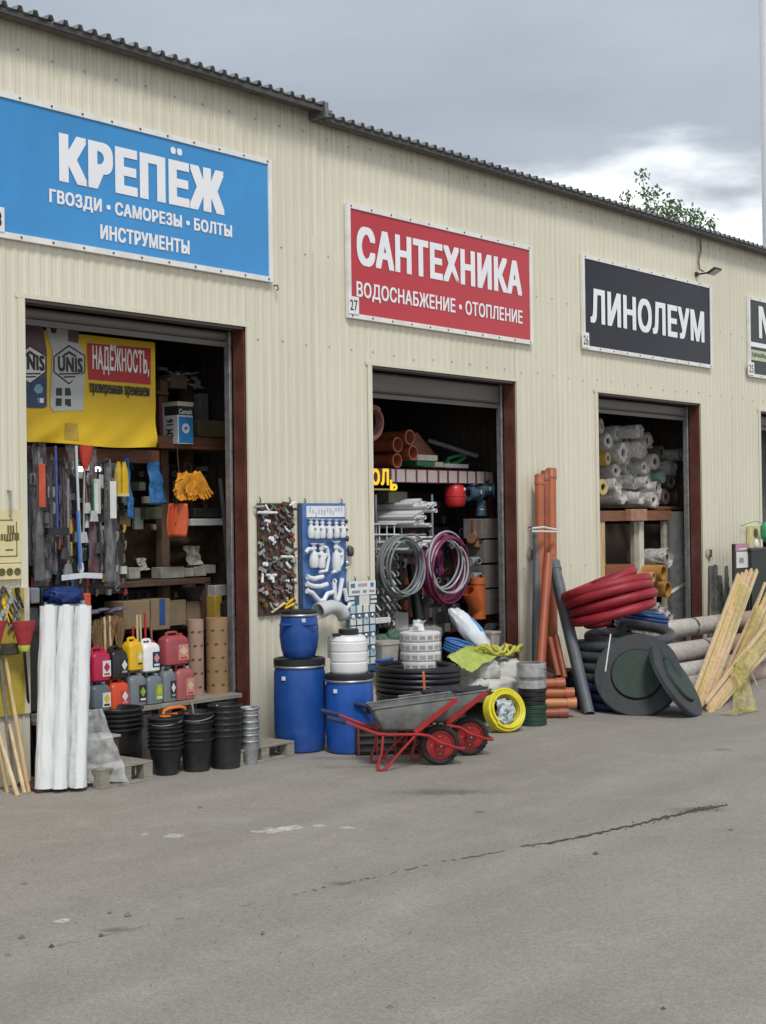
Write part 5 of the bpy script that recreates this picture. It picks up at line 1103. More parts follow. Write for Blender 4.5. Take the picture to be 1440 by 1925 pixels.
# ================================================================== barrels
bblue = M('barrel_blue', (.012,.07,.30), .38, var=.16, scale=4, dirt=.2, bump=.12, bscale=30)
bblue2 = M('barrel_blue_bright', (.012,.085,.38), .38, var=.14, scale=4, dirt=.16, bump=.12, bscale=30)
def barrel(label, px, py, hw, ytop, mat, z=0., yc=None, kind='tall'):
    if yc is None: p = gr(px, py, z); r = hw*mpp(p); c = p+FWH*r
    else: c = Vector(yc); r = hw*mpp(c)
    H_ = at(px, ytop, c.y).z-z; t = thing('plastic_barrel', label, 'barrel', (c.x, c.y, z), VIEWROT, 'blue plastic barrels between the doors')
    if kind == 'tall': pr = [(r*.80,0),(r*.90,.012),(r*.95,.05),(r,H_*.25),(r,H_*.62),(r*.985,H_*.84),(r*.95,H_*.88),(r*.945,H_*.90)]
    else: pr = [(r*.74,0),(r*.80,.01),(r*.93,H_*.2),(r,H_*.45),(r*.985,H_*.65),(r*.92,H_*.84),(r*.9,H_*.87)]
    obj('body', G().lathe(pr, 36), mat, t)
    rt_ = pr[-1][0]
    obj('clamp_ring', G().lathe([(rt_*.98,pr[-1][1]),(rt_+.012,pr[-1][1]+.002),(rt_+.016,pr[-1][1]+.012),(rt_+.012,pr[-1][1]+.022),(rt_*.98,pr[-1][1]+.024)], 36), galv, t)
    obj('lid', G().lathe([(rt_+.006,pr[-1][1]+.0245),(rt_+.012,pr[-1][1]+.03),(rt_+.012,H_-.008),(rt_,H_),(rt_-.03,H_),(rt_-.04,H_-.012),(.001,H_-.012)], 36), blackp, t)
    obj('label', G().cbox((-r*.55 if kind == 'tall' else r*.3, -r*.84 if kind == 'tall' else -r*.88, H_*.8), (.035,.012,.035)), M('pale_sticker', (.55,.6,.66), .5), t)
    if kind == 'small':
        for s_ in (-1, 1): obj('grip', G().tube([(s_*r*.55-.06,-r*.82,H_*.72),(s_*r*.55-.05,-r*.92,H_*.71),(s_*r*.55+.05,-r*.9,H_*.71),(s_*r*.55+.06,-r*.78,H_*.72)], .014, 8), mat, t)
    return t, c, r, H_
B1 = barrel('tall blue barrel with a smaller blue barrel standing on it', 562, 1418, 50, 1236, bblue)
B2 = barrel('tall blue barrel with a white tank standing on it', 657, 1420, 46, 1265, bblue2)
SB = barrel('small bulging blue barrel on top of the tall barrel', 564, 0, 37, 1146, bblue, B1[3]+.001, B1[1], 'small')
c = B2[1]; z = B2[3]+.001; r = 35.5*mpp(c); H_ = at(655, 1193, c.y).z-z
t = thing('water_tank', 'white ribbed plastic tank with a black screw lid on a barrel', 'tank', (c.x, c.y, z), VIEWROT)
pr = [(r*.9,0),(r*.97,.012)]
for k in range(3): zz = H_*(.08+.26*k); pr += [(r, zz), (r, zz+H_*.2), (r*.965, zz+H_*.22), (r*.965, zz+H_*.24)]
pr += [(r*.98,H_*.86),(r*.86,H_*.97),(r*.55,H_)]
obj('body', G().lathe(pr, 36), whitep, t); obj('lid', G().lathe([(r*.52,H_+.001),(r*.54,H_+.006),(r*.54,H_+.05),(r*.5,H_+.055)], 28), blackp, t)
obj('lid_lug', G().box((-r*.85,-r*.62,H_*.98), (-r*.4,-r*.45,H_+.02)), blackp, t); obj('strap', G().tube([(-r*1.02,0,H_*.4),(-r*1.02,0,H_*.85),(-r*.95,0,H_*.97)], .018, 8), M('grey_olive_strap', (.2,.2,.17), .6), t)

# ================================================================== two wheelbarrows
bred = M('barrow_red', (.33,.018,.018), .4, var=.12, scale=8, dirt=.1, coat=.2); bzinc = M('barrow_zinc', (.15,.155,.15), .55, metal=.3, var=.28, scale=7, dirt=.15)
def barrow(label, loc_, ang):
    t = thing('wheelbarrow', label, 'wheelbarrow', loc_, ang, 'red framed wheelbarrows parked side by side'); hw = .205; r = .178
    # tray: sloped steel pan with a rolled rim
    top = [(-.62,-hw,.535),(.145,-hw*.9,.615),(.145,hw*.9,.615),(-.62,hw,.535)]; bot = [(-.53,-hw*.62,.335),(-.20,-hw*.62,.325),(-.20,hw*.62,.325),(-.53,hw*.62,.335)]
    obj('tray', G().add(top+bot, [(0,4,5,1),(1,5,6,2),(2,6,7,3),(3,7,4,0),(4,7,6,5)]), bzinc, t, solid=.004, bev=.02)
    obj('tray_rim', G().tube(top, .009, 8, closed=True), bzinc, t)
    for s_ in (-1, 1):
        y = s_*.155
        obj('frame_tube', G().tube([(-1.0,s_*.25,.475),(-.87,s_*.24,.44),(-.58,s_*.20,.322),(-.48,s_*.18,.308),(-.20,y,.298),(-.12,s_*.14,.28),(-.02,s_*.115,.215),(.12,s_*.105,.165),(.185,s_*.09,.15),(.205,s_*.05,.148),(.208,0,.148)], .0138, 10), bred, t)
        obj('grip', G().tube([(-1.02,s_*.252,.481),(-.86,s_*.239,.436)], .021, 10), navy, t)
        obj('stand_leg', G().tube([(-.53,s_*.185,.31),(-.545,s_*.2,.16),(-.585,s_*.21,.05),(-.58,s_*.21,.018),(-.545,s_*.21,.012),(-.50,s_*.21,.03),(-.40,s_*.19,.14),(-.25,s_*.165,.285)], .012, 8), bred, t)
        obj('tray_bracket', G().bar((-.245,s_*.15,.315), (.12,s_*.2,.60), .016, .044), bred, t, bev=.004)
        obj('axle_plate', G().box((-.045,s_*.075-.006,.14), (.045,s_*.075+.006,.235)), bred, t)
    obj('cross_brace', G().tube([(-.50,-.205,.06),(-.47,0,.07),(-.50,.205,.06)], .01, 8), bred, t)
    obj('front_brace', G().bar((-.22,-.15,.3),(-.22,.15,.3),.03,.012), bred, t)
    g = G()
    wt = obj('wheel', G().lathe([(.0,-.03),(.035,-.032),(.04,-.012),(.115,-.012),(.118,-.03),(.126,-.03),(.126,.03),(.118,.03),(.115,.012),(.04,.012),(.035,.032),(0,.032)], 30, (0,0,r), (0,1,0), cap=False), bred, t)
    pr = [(.122+.028*(1-cos(a)) if False else .15+.028*cos(a), .036*sin(a)) for a in [2*pi*k/14 for k in range(15)]]
    obj('tyre', G().lathe(pr, 40, (0,0,r), (0,1,0), cap=False), rubber, wt)
    g = G()
    for k in range(30): a = 2*pi*k/30; q = Vector((cos(a)*.1775, 0, r+sin(a)*.1775)); g.bar(q+Vector((0,-.02,0)), q+Vector((0,.02,0)), .012, .006, (cos(a),0,sin(a)))
    obj('tread', g, rubber, wt)['kind'] = 'stuff'
    obj('axle', G().cyl((0,-.085,r), (0,.085,r), .009), steel, wt)
    for k in range(4): obj('valve_bolt', G().cyl((.075*cos(k*pi/2), -.019, r+.075*sin(k*pi/2)), (.075*cos(k*pi/2), -.01, r+.075*sin(k*pi/2)), .006, n=8), steel, wt)
    return t
W1 = gr(827, 1438); A_ = R(-41); fw_ = Vector((cos(A_), sin(A_), 0)); pp = Vector((-sin(A_), cos(A_), 0))
barrow('wheelbarrow with grey zinc tray and red frame, the one nearer the camera', W1, A_)
barrow('wheelbarrow with red frame parked behind the nearer one', W1+fw_*.36+pp*.44, A_+R(1))
p = W1+pp*.44+fw_*.25+Vector((0,0,.585))
one('dark_cloth', G().blob((0,0,0), (.62,.34,.09), .35, 3, 12, 2.5, 3).xf(Matrix.Rotation(A_, 4, 'Z')), M('charcoal_cloth', (.03,.033,.04), .9, var=.3, bump=.3), 'charcoal cloth lying in the far wheelbarrow', 'cloth', p)
# slatted dark crate half seen under the barrow
cc = W1+pp*.85-fw_*.3
t = thing('bar_crate', 'low dark crate with metal bars behind the wheelbarrow legs', 'crate', (cc.x, cc.y, 0), A_)
for z in (.05,.12,.19,.26): obj('rail', G().bar((-.35,-.22,z),(.35,-.22,z),.012,.02), dsteel, t)
for x in (-.34,-.17,0,.17,.34): obj('bar', G().bar((x,-.235,0),(x,-.235,.30),.014,.014), M('faded_red_bar', (.2,.04,.035), .5), t)
obj('back_panel', G().box((-.36,-.2,.01),(.36,.2,.29)), M('dark_crate', (.035,.032,.032)), t)
# ================================================================== second stall: plumbing
S2 = .72
t = thing('goods_shelf', 'red brown shelf with a row of price cards in the plumbing stall', 'shelf', (11.55, S2, .012)); TS = t.location.copy()
zsh = at(830, 884, S2).z; zlo = at(830, 909, S2).z; xr = at(932, 895, S2).x
obj('shelf_board', G().box((0, 0, zsh-.045), (xr-11.55, 2.6, zsh-.015)), timber_dk, t); obj('shelf_edge', G().box((0, -.03, zlo-.012), (xr-11.55, -.002, zsh-.01)), M('dark_red_edge', (.13,.035,.035), .6), t)
for x in (.05, xr-11.62): obj('upright', G().box((x, .05, 0), (x+.07, .13, zsh-.05)), timber_dk, t)
for i, (x0, x1) in enumerate([(736,742),(746,761),(764,781),(785,801),(805,822),(826,840),(844,859),(863,877),(880,893),(897,910),(913,926)]):
    a, b2 = at(x0, 884, S2-.035), at(x1, 884, S2-.035); zz = at((x0+x1)/2, 896-(.0), S2-.035).z
    obj('price_card', G().box((a.x-11.55, -.036, zlo-.002), (b2.x-11.55, -.0315, zsh-.02)), M('pinkish_card_white', (.52,.44,.43), .7, var=.08), t)
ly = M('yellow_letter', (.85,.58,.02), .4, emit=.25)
t = thing('hung_letters', 'bright yellow letters ОЛЬ hanging at the left of the plumbing door', 'lettering', at(697, 912, .45)); TL2 = t.location.copy()
for ch, x0, y0, x1, y1 in (('О',697,881,713,912),('Л',715,881,730,912),('Ь',732,902,746,922)):
    a0, a1, zb, zt = rx(x0, y0, x1, y1, .45); text('letter', ch, a1-a0, zt-zb, ly, t, Vector(((a0+a1)/2, .44, (zb+zt)/2))-TL2, .05)
a, b2 = at(695, 918, .46), at(733, 918, .46); obj('tray_strip', G().box((a.x-TL2.x, .0, a.z-TL2.z-.02), (b2.x-TL2.x, .12, a.z-TL2.z+.0)), brass, t)
# orange drain pipes running back on the shelf
for i, (x, y, r, ln, lb) in enumerate([(771,822,14,2.0,'topmost orange drain pipe at the right of the pile'),(748,836,14,2.2,'upper orange drain pipe sticking out furthest left'),(777,851,13.5,1.9,'lower orange drain pipe at the right of the pile'),(747,866,13.5,2.2,'lowest orange drain pipe lying on the shelf left')]):
    p = at(x, y, .62+.06*(i % 2)); rr = r*mpp(p); t = thing('drain_pipe', lb, 'pipe', p, 0, 'orange drain pipes on the shelf')
    obj('pipe', G().pipe((0,.1,0), (0,ln,0), rr*.9, .006, 22), pvc, t); obj('socket', G().lathe([(rr*.86,.14),(rr*.86,0),(rr*1.03,0),(rr*1.05,.02),(rr*1.0,.03),(rr*1.0,.12),(rr*.9,.14)], 22, (0,0,0), (0,1,0), cap=False), pvc, t)
p = at(694, 795, .5); one('pink_hose_coil', coil((0,0,0), (0,1,.1), .17, .012, 5, 2, .1, 28, 7), M('pinkish_hose', (.36,.16,.14), .5), 'pinkish hose coil hanging top left behind the wall edge', 'hose', p)
# bags, white profiles, green hose on the shelf
p = at(795, 850, .9); one('brown_bag', G().add([(-.22,0,-.02),(.26,0,-.04),(.02,.1,.24),(-.12,.12,.22),(-.2,.5,0),(.22,.5,0)], [(0,1,2,3),(1,5,2),(0,3,4),(3,2,5,4)]), M('red_brown_sheet', (.24,.10,.07), .7, var=.2), 'red brown sloped sheet behind the orange pipes', 'sheet', p, solid=.008)
for i, (x0,y0,x1,y1,mt,lb) in enumerate([(785,855,823,866,M('ivory',(.6,.57,.45),.5),'ivory trunking piece on top of the shelf clutter'),(784,866,818,876,greenp,'green clip strip under the ivory trunking'),(796,868,834,878,M('ivory',(.6,.57,.45)),'ivory bracket among the clips on the shelf'),(836,872,881,880,whitep,'white trunking lengths lying at the shelf front')]):
    ibox('trunking', lb, 'trunking', x0,y0,x1,y1,.72+.03*i,.3,mt)
P = [at(x,y,.85) for x,y in [(840,874),(842,862),(856,858),(872,855),(874,860),(862,868),(846,873),(838,866)]]
one('green_hose', loc(G().tube(P, .022, 8), P[0]), greenp, 'bright green hose loop on the shelf', 'hose', P[0])
P = [at(805,828,1.4), at(898,858,.95)]; one('grey_rod', loc(G().cyl(P[1],P[0],.03), P[1]), greyp, 'grey pipe sloping down across the back of the shelf', 'pipe', P[1])
p = at(893, 873, .9); one('black_coil', coil((0,0,0), (.2,1,.0), .075, .01, 3, 1, .2, 22, 6), blackp, 'small black cable coil at the right end of the shelf', 'cable', p)
# red expansion tank, blue valves hung under the shelf
a0,a1,zb,zt = rx(843,910,877,954,.70); r=(a1-a0)*.36; h=zt-zb
t = thing('expansion_tank', 'round red expansion tank hanging below the price cards', 'tank', ((a0+a1)/2,.74,zb)); rtk=M('tank_red',(.48,.025,.03),.35,var=.08)
obj('vessel', G().lathe([(r*.4,0),(r*.8,h*.05),(r,h*.18),(r*1.0,h*.45),(r*1.04,h*.47),(r*1.04,h*.53),(r,h*.55),(r,h*.8),(r*.8,h*.93),(r*.3,h)],28), rtk, t); obj('neck', G().cyl((0,0,h),(0,0,h+.05),.018), chrome, t); obj('gauge_tag', G().cbox((r*.2,-r*.92,h*.78),(.03,.03,.03)), paper, t)
vb = M('slate_blue_iron',(.07,.12,.18),.5,metal=.2,var=.15)
for i,(x,y,s_,an,lb) in enumerate([(890,928,.105,.2,'blue flanged valve facing left below the price cards'),(912,922,.115,-.5,'blue flanged valve at the right end below the price cards'),(905,955,.10,1.2,'blue cylindrical filter hanging lowest')]):
    p=at(x,y,.70); t=thing('pipe_valve',lb,'valve',p,an,'blue valves hanging under the shelf')
    if i<2:
        obj('body',G().lathe([(s_*.55,-s_),(s_*.9,-s_),(s_*.9,-s_*.75),(s_*.6,-s_*.7),(s_*.75,0),(s_*.6,s_*.7),(s_*.9,s_*.75),(s_*.9,s_),(s_*.55,s_),(s_*.5,s_*.5),(s_*.5,-s_*.5),(s_*.55,-s_)],20,(0,0,0),(1,-.4,0),cap=False),vb,t); obj('bonnet',G().lathe([(s_*.4,0),(s_*.3,s_*.9),(s_*.5,s_),(s_*.5,s_*1.15)],14),vb,t); obj('tag',G().cbox((.02,-s_*.95,.02),(.03,.004,.05)),paper,t)
    else: obj('body',G().lathe([(s_*.7,-s_*1.0),(s_*.75,-s_*.9),(s_*.62,0),(s_*.62,s_*.7),(s_*.3,s_)],18),vb,t); obj('clamp',G().ring((0,0,-s_*.2),(0,0,1),s_*.66,.008,18,6),steel,t)
# white pipe bundles running back into the stall
def bundle(label, x0, y0, x1, y1, yd, n, r, ln, mat, sleeve=True, seed=0):
    rnd=random.Random(seed); c=at((x0+x1)/2,(y0+y1)/2,yd); t=thing('pipe_bundle',label,'pipe bundle',c,0,'white pipe bundles in the plumbing stall'); H_=(at((x0+x1)/2,y0,yd).z-at((x0+x1)/2,y1,yd).z)/2; W_=(at(x1,y0,yd).x-at(x0,y0,yd).x)/2
    for k in range(n):
        a=2.4*k; q=((k+.5)/n)**.5; off=Vector((q*W_*cos(a),0,q*H_*sin(a))); s_=rnd.uniform(-.18,.06)
        obj('pipe',G().pipe(off+Vector((0,s_,0)),off+Vector((-.0,ln,rnd.uniform(-.02,.02))),r,.003,12),mat,t)
    if sleeve: obj('film_sleeve',G().sheet(lambda u,v:((W_*1.25)*cos(2*pi*u)*(1+.08*mnoise.noise(Vector((u*9,v*6,seed)))),.05+v*1.2,(H_*1.25)*sin(2*pi*u)*(1+.1*mnoise.noise(Vector((u*9,v*5,seed+4))))),20,10),film,t)
bundle('upper bundle of white plastic pipes with ends to the yard',780,940,806,962,.55,12,.024,1.8,WPV,False,1)
bundle('white pipes in a film sleeve under the upper bundle',768,962,796,990,.52,13,.024,1.8,WPV,False,2)
bundle('lower bundle of thin white pipes beside the grey coil',770,1010,800,1040,.52,13,.022,1.7,WPV,False,3)
t=thing('wire_rack','white wire rack carrying the pipe bundles','rack',at(702,1250,.75)); TR=t.location.copy()
for x in (700,713,727,741,755): a=at(x,985,.72); obj('wire',loc(G().tube([a,Vector((a.x,a.y,a.z-.22))],.008,6),TR),whitep,t)
for y in (985,1005): a,b2=at(690,y,.71),at(800,y,.71); obj('rail',loc(G().tube([a,b2],.01,6),TR),whitep,t)
for x in (706,812): a=at(x,930,.74); obj('post',loc(G().tube([a,Vector((a.x,a.y,.012))],.014,8),TR),greyp,t)
# hanging coils of pipe
gcoil=M('grey_pex',(.20,.215,.225),.35,var=.12); pcoil=M('plum_pex',(.20,.035,.10),.35,var=.15); wpx=M('pale_grey_pex',(.36,.37,.38),.35)
c=at(757,1066,.40); one('pipe_coil',coil((0,0,0),(.05,1,.02),.315,.013,4,2,3.4,44,8,1.6,seed=3),gcoil,'loose coil of grey pipe hanging left in the plumbing door','pipe coil',c,0,'coils of heating pipe hanging in the plumbing door')
c=at(836,1070,.42); one('pipe_coil',coil((0,0,0),(-.05,1,.03),.355,.013,5,3,2.2,44,8,1.2,seed=5),pcoil,'plum purple coil of pipe hanging right in the plumbing door','pipe coil',c,0,'coils of heating pipe hanging in the plumbing door')
c=at(838,1062,.36); one('pipe_coil',coil((0,0,0),(-.02,1,.02),.30,.012,2,2,4.5,44,8,2.0,seed=8),wpx,'pale grey coil of pipe hanging inside the purple coil','pipe coil',c,0,'coils of heating pipe hanging in the plumbing door')
g=G()
for k in range(5): g.merge(crumple((random.uniform(-.1,.1),0,.06),(random.uniform(-.14,.14),-.06,-.05),.08,.05,6,4,k+20))
one('paper_scraps',g,paper,'white paper tags stuffed through the purple coil','paper',at(850,1022,.5))
one('plum_bag',crumple((0,0,.18),(0,-.02,-.18),.12,.05,10,6,9),M('plum_film',(.2,.02,.09),.4),'plum coloured film hanging inside the purple coil','film',at(826,1055,.6),solid=.004)
for y,x0,x1 in ((1010,775,812),): a,b2=at(x0,y,.45),at(x1,y,.45); one('coil_hook',loc(G().tube([a+Vector((0,.3,0)),a,b2],.012,7),a),whitep,'white bracket from which the grey coil hangs','bracket',a)
# orange and grey fittings at the right
def tee(label,px,py,yd,r,mat,kind):
    p=at(px,py,yd); t=thing('drain_fitting',label,'pipe fitting',p,0,'drain fittings in the plumbing stall')
    if kind=='tee': obj('run',G().pipe((0,0,-r*2.8),(0,0,r*2.8),r,.006,20),mat,t); obj('branch',G().pipe((-r*.5,0,-r*1.2),(-r*2.6,-.02,r*1.2),r*.95,.006,20),mat,t); obj('collar',G().pipe((0,0,r*2.0),(0,0,r*2.85),r*1.12,.008,20),mat,t)
    elif kind=='elbow': obj('bend',G().tube([(0,0,r*3.4),(0,0,r*1.3),(-r*.25,0,r*.3),(-r*1,0,-r*.1),(-r*2.6,-.04,-r*.2)],r,18),mat,t); obj('collar',G().pipe((0,0,-r*2),(0,0,0),r*1.1,.008,20),mat,t)
    else: obj('body',G().tube([(-r*1.4,0,0),(0,0,0),(r*1.4,0,0)],r,14),mat,t); obj('port',G().pipe((-.0,-r*.6,0),(-.04,-r*2,.01),r*.6,.006,14),mat,t)
tee('orange Y shaped drain fitting standing low at the right of the plumbing door',899,1125,.35,.088,M('bright_orange_pvc',(.42,.10,.025),.45,var=.1),'tee')
tee('tan elbow fitting stacked above the grey fittings',895,1010,.62,.06,M('tan_pvc',(.22,.10,.055),.5,var=.12),'elbow')
tee('grey drain fitting with a round port, upper of two',890,1056,.55,.06,greyp,'cross'); tee('grey drain fitting with a round port, lower of two',893,1085,.52,.06,greyp,'cross')
for i,(x,y,yd,r,lb) in enumerate([(812,1130,.7,.07,'dark grey pipe end behind the purple coil'),(840,1160,.6,.075,'dark grey fitting below the purple coil'),(872,1175,.55,.07,'dark grey fitting behind the white sack'),(925,1180,.5,.06,'dark grey fitting at the right door post')]): tee(lb,x,y,yd,r,M('dim_grey_pvc',(.085,.09,.095),.5),'cross')
for i,(x0,y0,x1,y1,lb) in enumerate([(911,1015,938,1058,'upper grey carton in the pile by the right door post'),(912,1062,938,1105,'middle grey carton in the pile by the right door post'),(913,1108,938,1155,'lower grey carton in the pile by the right door post'),(905,975,938,1012,'topmost dim carton in the pile by the right door post')]):
    ibox('stock_carton',lb,'carton',x0,y0,x1,y1,.5,.28,M('dim_carton',(.16,.145,.13),.8,var=.15),'cartons by the right post of the plumbing door')
ibox('olive_carton','olive carton behind the yellow letters','carton',731,924,766,945,.85,.2,M('olive_box',(.13,.14,.09)))
# racks of small parts at lower left of the door
rnd=random.Random(17); t=thing('small_parts_rack','rack of small dark and white fittings at the left of the plumbing door','rack',at(703,1185,.5)); TR=t.location.copy()
a0,a1,zb,zt=rx(700,1040,748,1180,.62); obj('panel',loc(G().box((a0,.62,zb),(a1,.64,zt)),TR),M('dim_panel',(.06,.06,.065),.6),t)
for i in range(9):
    for k in range(5):
        x=a0+(a1-a0)*(.1+.2*k); z=zb+(zt-zb)*(.06+.11*i); obj('fitting',loc(G().tube([(x,.6,z+.03),(x,.57,z),(x+.02*rnd.choice((-1,1)),.56,z-.03)],.011,6),TR),[whitep,steel,greyp,dsteel][rnd.randrange(4)],t)
ibox('white_ledge','pale ledge under the small parts rack','ledge',700,1162,735,1172,.5,.2,paper); ibox('grey_fuse_box','grey box with a dark window under the grey coil','box',744,1152,768,1185,.55,.15,M('grey_carton',(.3,.3,.29)))
a=at(775,1060,.7); b2=at(788,1165,.6); one('black_duct',loc(G().tube([a,a.lerp(b2,.5),b2],.07,14),b2),blackp,'black duct hanging behind the two pipe coils','duct',b2)
# green netting, clear tubs, blue roll
for i,(x,y,sx,lb) in enumerate([(716,1205,.22,'heap of green netting at the left of the plumbing door'),(740,1195,.18,'second heap of green netting beside the white wrapped pack')]):
    one('green_netting',G().blob((0,0,.07),(sx,.2,.2),.35,3,14,2.2,i+2),M('dull_green_net',(.07,.14,.10),.8,var=.35,scale=24,bump=.5),lb,'netting',at(x,y+18,.1))
for i,(x0,y0,x1,y1,mt,lb) in enumerate([(718,1205,752,1258,M('cloudy_tub',(.5,.48,.42),.4,var=.12,alpha=.85),'cloudy tub of fittings left of the wrapped pack'),(923,1187,941,1216,M('cloudy_tub',(.5,.48,.42)),'cloudy jar right of the white sack')]):
    yd=-.15 if i==0 else .0; a0,a1,zb,zt=rx(x0,y0,x1,y1,yd); w,h=a1-a0,zt-zb; t=thing('clear_tub',lb,'tub',((a0+a1)/2,yd+.08,zb)); obj('body',G().loft([(0,w*.42,.09),(h*.85,w*.48,.11),(h*.88,w*.5,.12),(h,w*.5,.12)],20,4),mt,t); obj('contents',G().blob((0,0,h*.35),(w*.7,.15,h*.5),.3,4,8,3,i),brass,t)
p=at(718,1258,-.1); one('blue_roll',coil((0,0,.05),(0,0,1),.11,.018,4,1,.1,26,8),bluep,'low blue coil at the left edge of the plumbing door','coil',p)
# trestle the goods stand on
t=thing('goods_trestle','low dark trestle carrying goods in front of the plumbing door','trestle',(11.9,-.95,0)); obj('top',G().box((0,0,.36),(2.35,1.5,.40)),DK,t); 
for x in (.05,1.1,2.2):
    for y in (.06,1.36): obj('leg',G().box((x,y,0),(x+.08,y+.08,.359)),DK,t)
# white wrapped pack of tubs
yd=-.75; c=at(791,1250,yd); r=40*mpp(c); zb=at(791,1258,yd).z; h=at(791,1184,yd).z-zb
t=thing('wrapped_pack','white film wrapped round pack of printed tubs on the black coil','pack',(c.x,yd,zb))
for k in range(4): obj('printed_tub',G().lathe([(r*.88,0),(r*.95,.012),(r*.95,h*.2),(r*.88,h*.225)],28,(0,0,k*h*.245)),M('white_printed_tub',(.70,.69,.69),.5,var=.08,scale=16),t)
g=G()
for k in range(4):
    for j in range(16):
        a=2*pi*j/16; n_=Vector((cos(a),sin(a),0)); tg=Vector((-sin(a),cos(a),0)); q=n_*(r*.957)+Vector((0,0,k*h*.245+h*.05)); hh_=h*.1; g.add([q-tg*.03,q+tg*.03,q+tg*.03+Vector((0,0,hh_)),q-tg*.03+Vector((0,0,hh_))],[(0,1,2,3)])
obj('tub_print',g,M('grey_print',(.30,.27,.28),.6,var=.3,scale=30),t)['kind']='stuff'
obj('wrap',G().sheet(lambda u,v:(r*(1.0+.03*mnoise.noise(Vector((u*14,v*5,1)))-.55*max(0,v-.93)*8)*cos(2*pi*u),r*(1.0+.03*mnoise.noise(Vector((u*14,v*5,1)))-.55*max(0,v-.93)*8)*sin(2*pi*u),v*(h+.05)+.03*mnoise.noise(Vector((u*10,v,5)))*v),48,14),M('thin_film',(.75,.77,.77),.2,alpha=.16,spec=.8),t)
g=G()
for k in range(5): g.merge(crumple((random.uniform(-.1,.1),random.uniform(-.08,.05),h),(random.uniform(-.12,.12),-.02,h+.1),.09,.04,6,5,k+40))
obj('wrap_knot',g,filmw,t)
# big black coil it stands in
c=at(787,1284,-1.0); zc=c.z; one('pipe_coil',coil((0,0,0),(0,0,1),.36,.026,6,2,.25,48,10,seed=2),M('black_pe_pipe',(.014,.015,.018),.4,var=.2),'large flat coil of black pipe behind the wheelbarrows','pipe coil',(c.x,c.y,max(zc,.56)),0)
p=at(797,1315,-1.43); a,b2=at(796,1262,-1.44),at(799,1312,-1.44); one('orange_strap',loc(crumple(b2,a,.035,.004,8,2,3),b2),M('orange_strap',(.6,.13,.05),.5),'orange strap tied round the black coil','strap',b2,solid=.003)
# blue coil, white sack, lime bag, white sacks
c=at(864,1218,-.55); one('pipe_coil',coil((0,0,0),(.12,-.25,1),.135,.016,4,2,.12,36,8,seed=6),M('sky_blue_pipe',(.05,.16,.40),.4,var=.12),'sky blue coil of pipe lying beside the white sack','pipe coil',c)
a,b2=at(853,1150,-.3),at(914,1218,-.6); d=b2-a; mid=(a+b2)/2; rot=Vector((0,0,1)).rotation_difference(-d).to_matrix()
t=thing('white_sack','shiny white plastic sack leaning in the plumbing door','sack',mid-Vector((0,0,.0))); obj('bag',G().blob((0,0,0),(.24,.17,d.length*1.15),.16,2.6,16,2.3,8,rot),M('white_sack_film',(.64,.68,.72),.3,var=.1,scale=6,bump=.5,bscale=12),t); obj('blue_print',G().blob((0,0,0),(.10,.176,d.length*.7),.16,2.6,12,2.3,8,rot).xf(Matrix.Translation((.06,-.012,0))),M('blue_sack_print',(.12,.3,.5),.4),t)
c=at(925,1284,-1.0); wsk=M('white_poly_sack',(.52,.52,.48),.6,var=.12,scale=5,bump=.5,bscale=14,dirt=.25)
for i,(px,py,sx,sy,sz,lb) in enumerate([(902,1262,.40,.4,.26,'white woven sack at the left of the sack heap'),(945,1262,.42,.4,.28,'white woven sack at the right of the sack heap'),(925,1296,.6,.45,.26,'lowest white woven sack behind the yellow coil'),(890,1296,.3,.3,.22,'small white sack beside the black coil')]):
    one('woven_sack',G().blob((0,0,0),(sx,sy,sz),.22,2.8,16,3.0,i+11),wsk,lb,'sack',at(px,py,-.85-.12*(i>1)),0,'white woven sacks by the plumbing door')
lime_=M('lime_film',(.36,.43,.09),.45,var=.15,scale=8)
A1,A2,A3,A4=at(840,1236,-.95),at(905,1216,-.75),at(892,1268,-1.2),at(975,1232,-.95)
one('lime_sheet',loc(G().sheet(lambda u,v:(A1.lerp(A2,u)).lerp(A3.lerp(A4,u),v*.9)+Vector((0,0,.04*mnoise.noise(Vector((u*6,v*6,3)))+.05*sin(pi*u))),16,10),A1),lime_,'lime green plastic sheet thrown over the white sacks','plastic sheet',A1,solid=.004)
g=G()
for k in range(5): P0=at(908+k*15,1228+4*(k%2),-.95); g.tube([P0+Vector((.12*cos(a),.1*sin(a)*.6,.04*sin(a*2+k)+.05)) for a in [2*pi*j/12 for j in range(13)]],.018,6)
one('lime_strap_tangle',loc(g,A4),M('yellow_lime_strap',(.48,.46,.08),.5,var=.2),'tangle of yellow lime straps on top of the white sacks','straps',A4)
# yellow hose coil standing on the asphalt, facing the yard
pb=gr(950,1378); c=pb+FWH*.1+Vector((0,0,.215)); nrm=(-FWH+Vector((.45,-.1,.25))).normalized()
t=thing('hose_coil','bright yellow hose coil leaning on the sacks','hose',(c.x,c.y,0)); obj('hose',coil((0,0,c.z),nrm,.165,.013,5,3,.12,40,8,seed=9),M('yellow_hose',(.66,.58,.03),.38,var=.08),t); obj('film_inside',G().merge(crumple((-.06,0,c.z+.12),(-.05,-.06,c.z-.12),.16,.08,10,8,60)).merge(crumple((.06,-.02,c.z+.1),(.04,-.05,c.z-.12),.14,.08,10,8,61)),M('silver_film',(.5,.55,.58),.25,var=.3,scale=12),t)
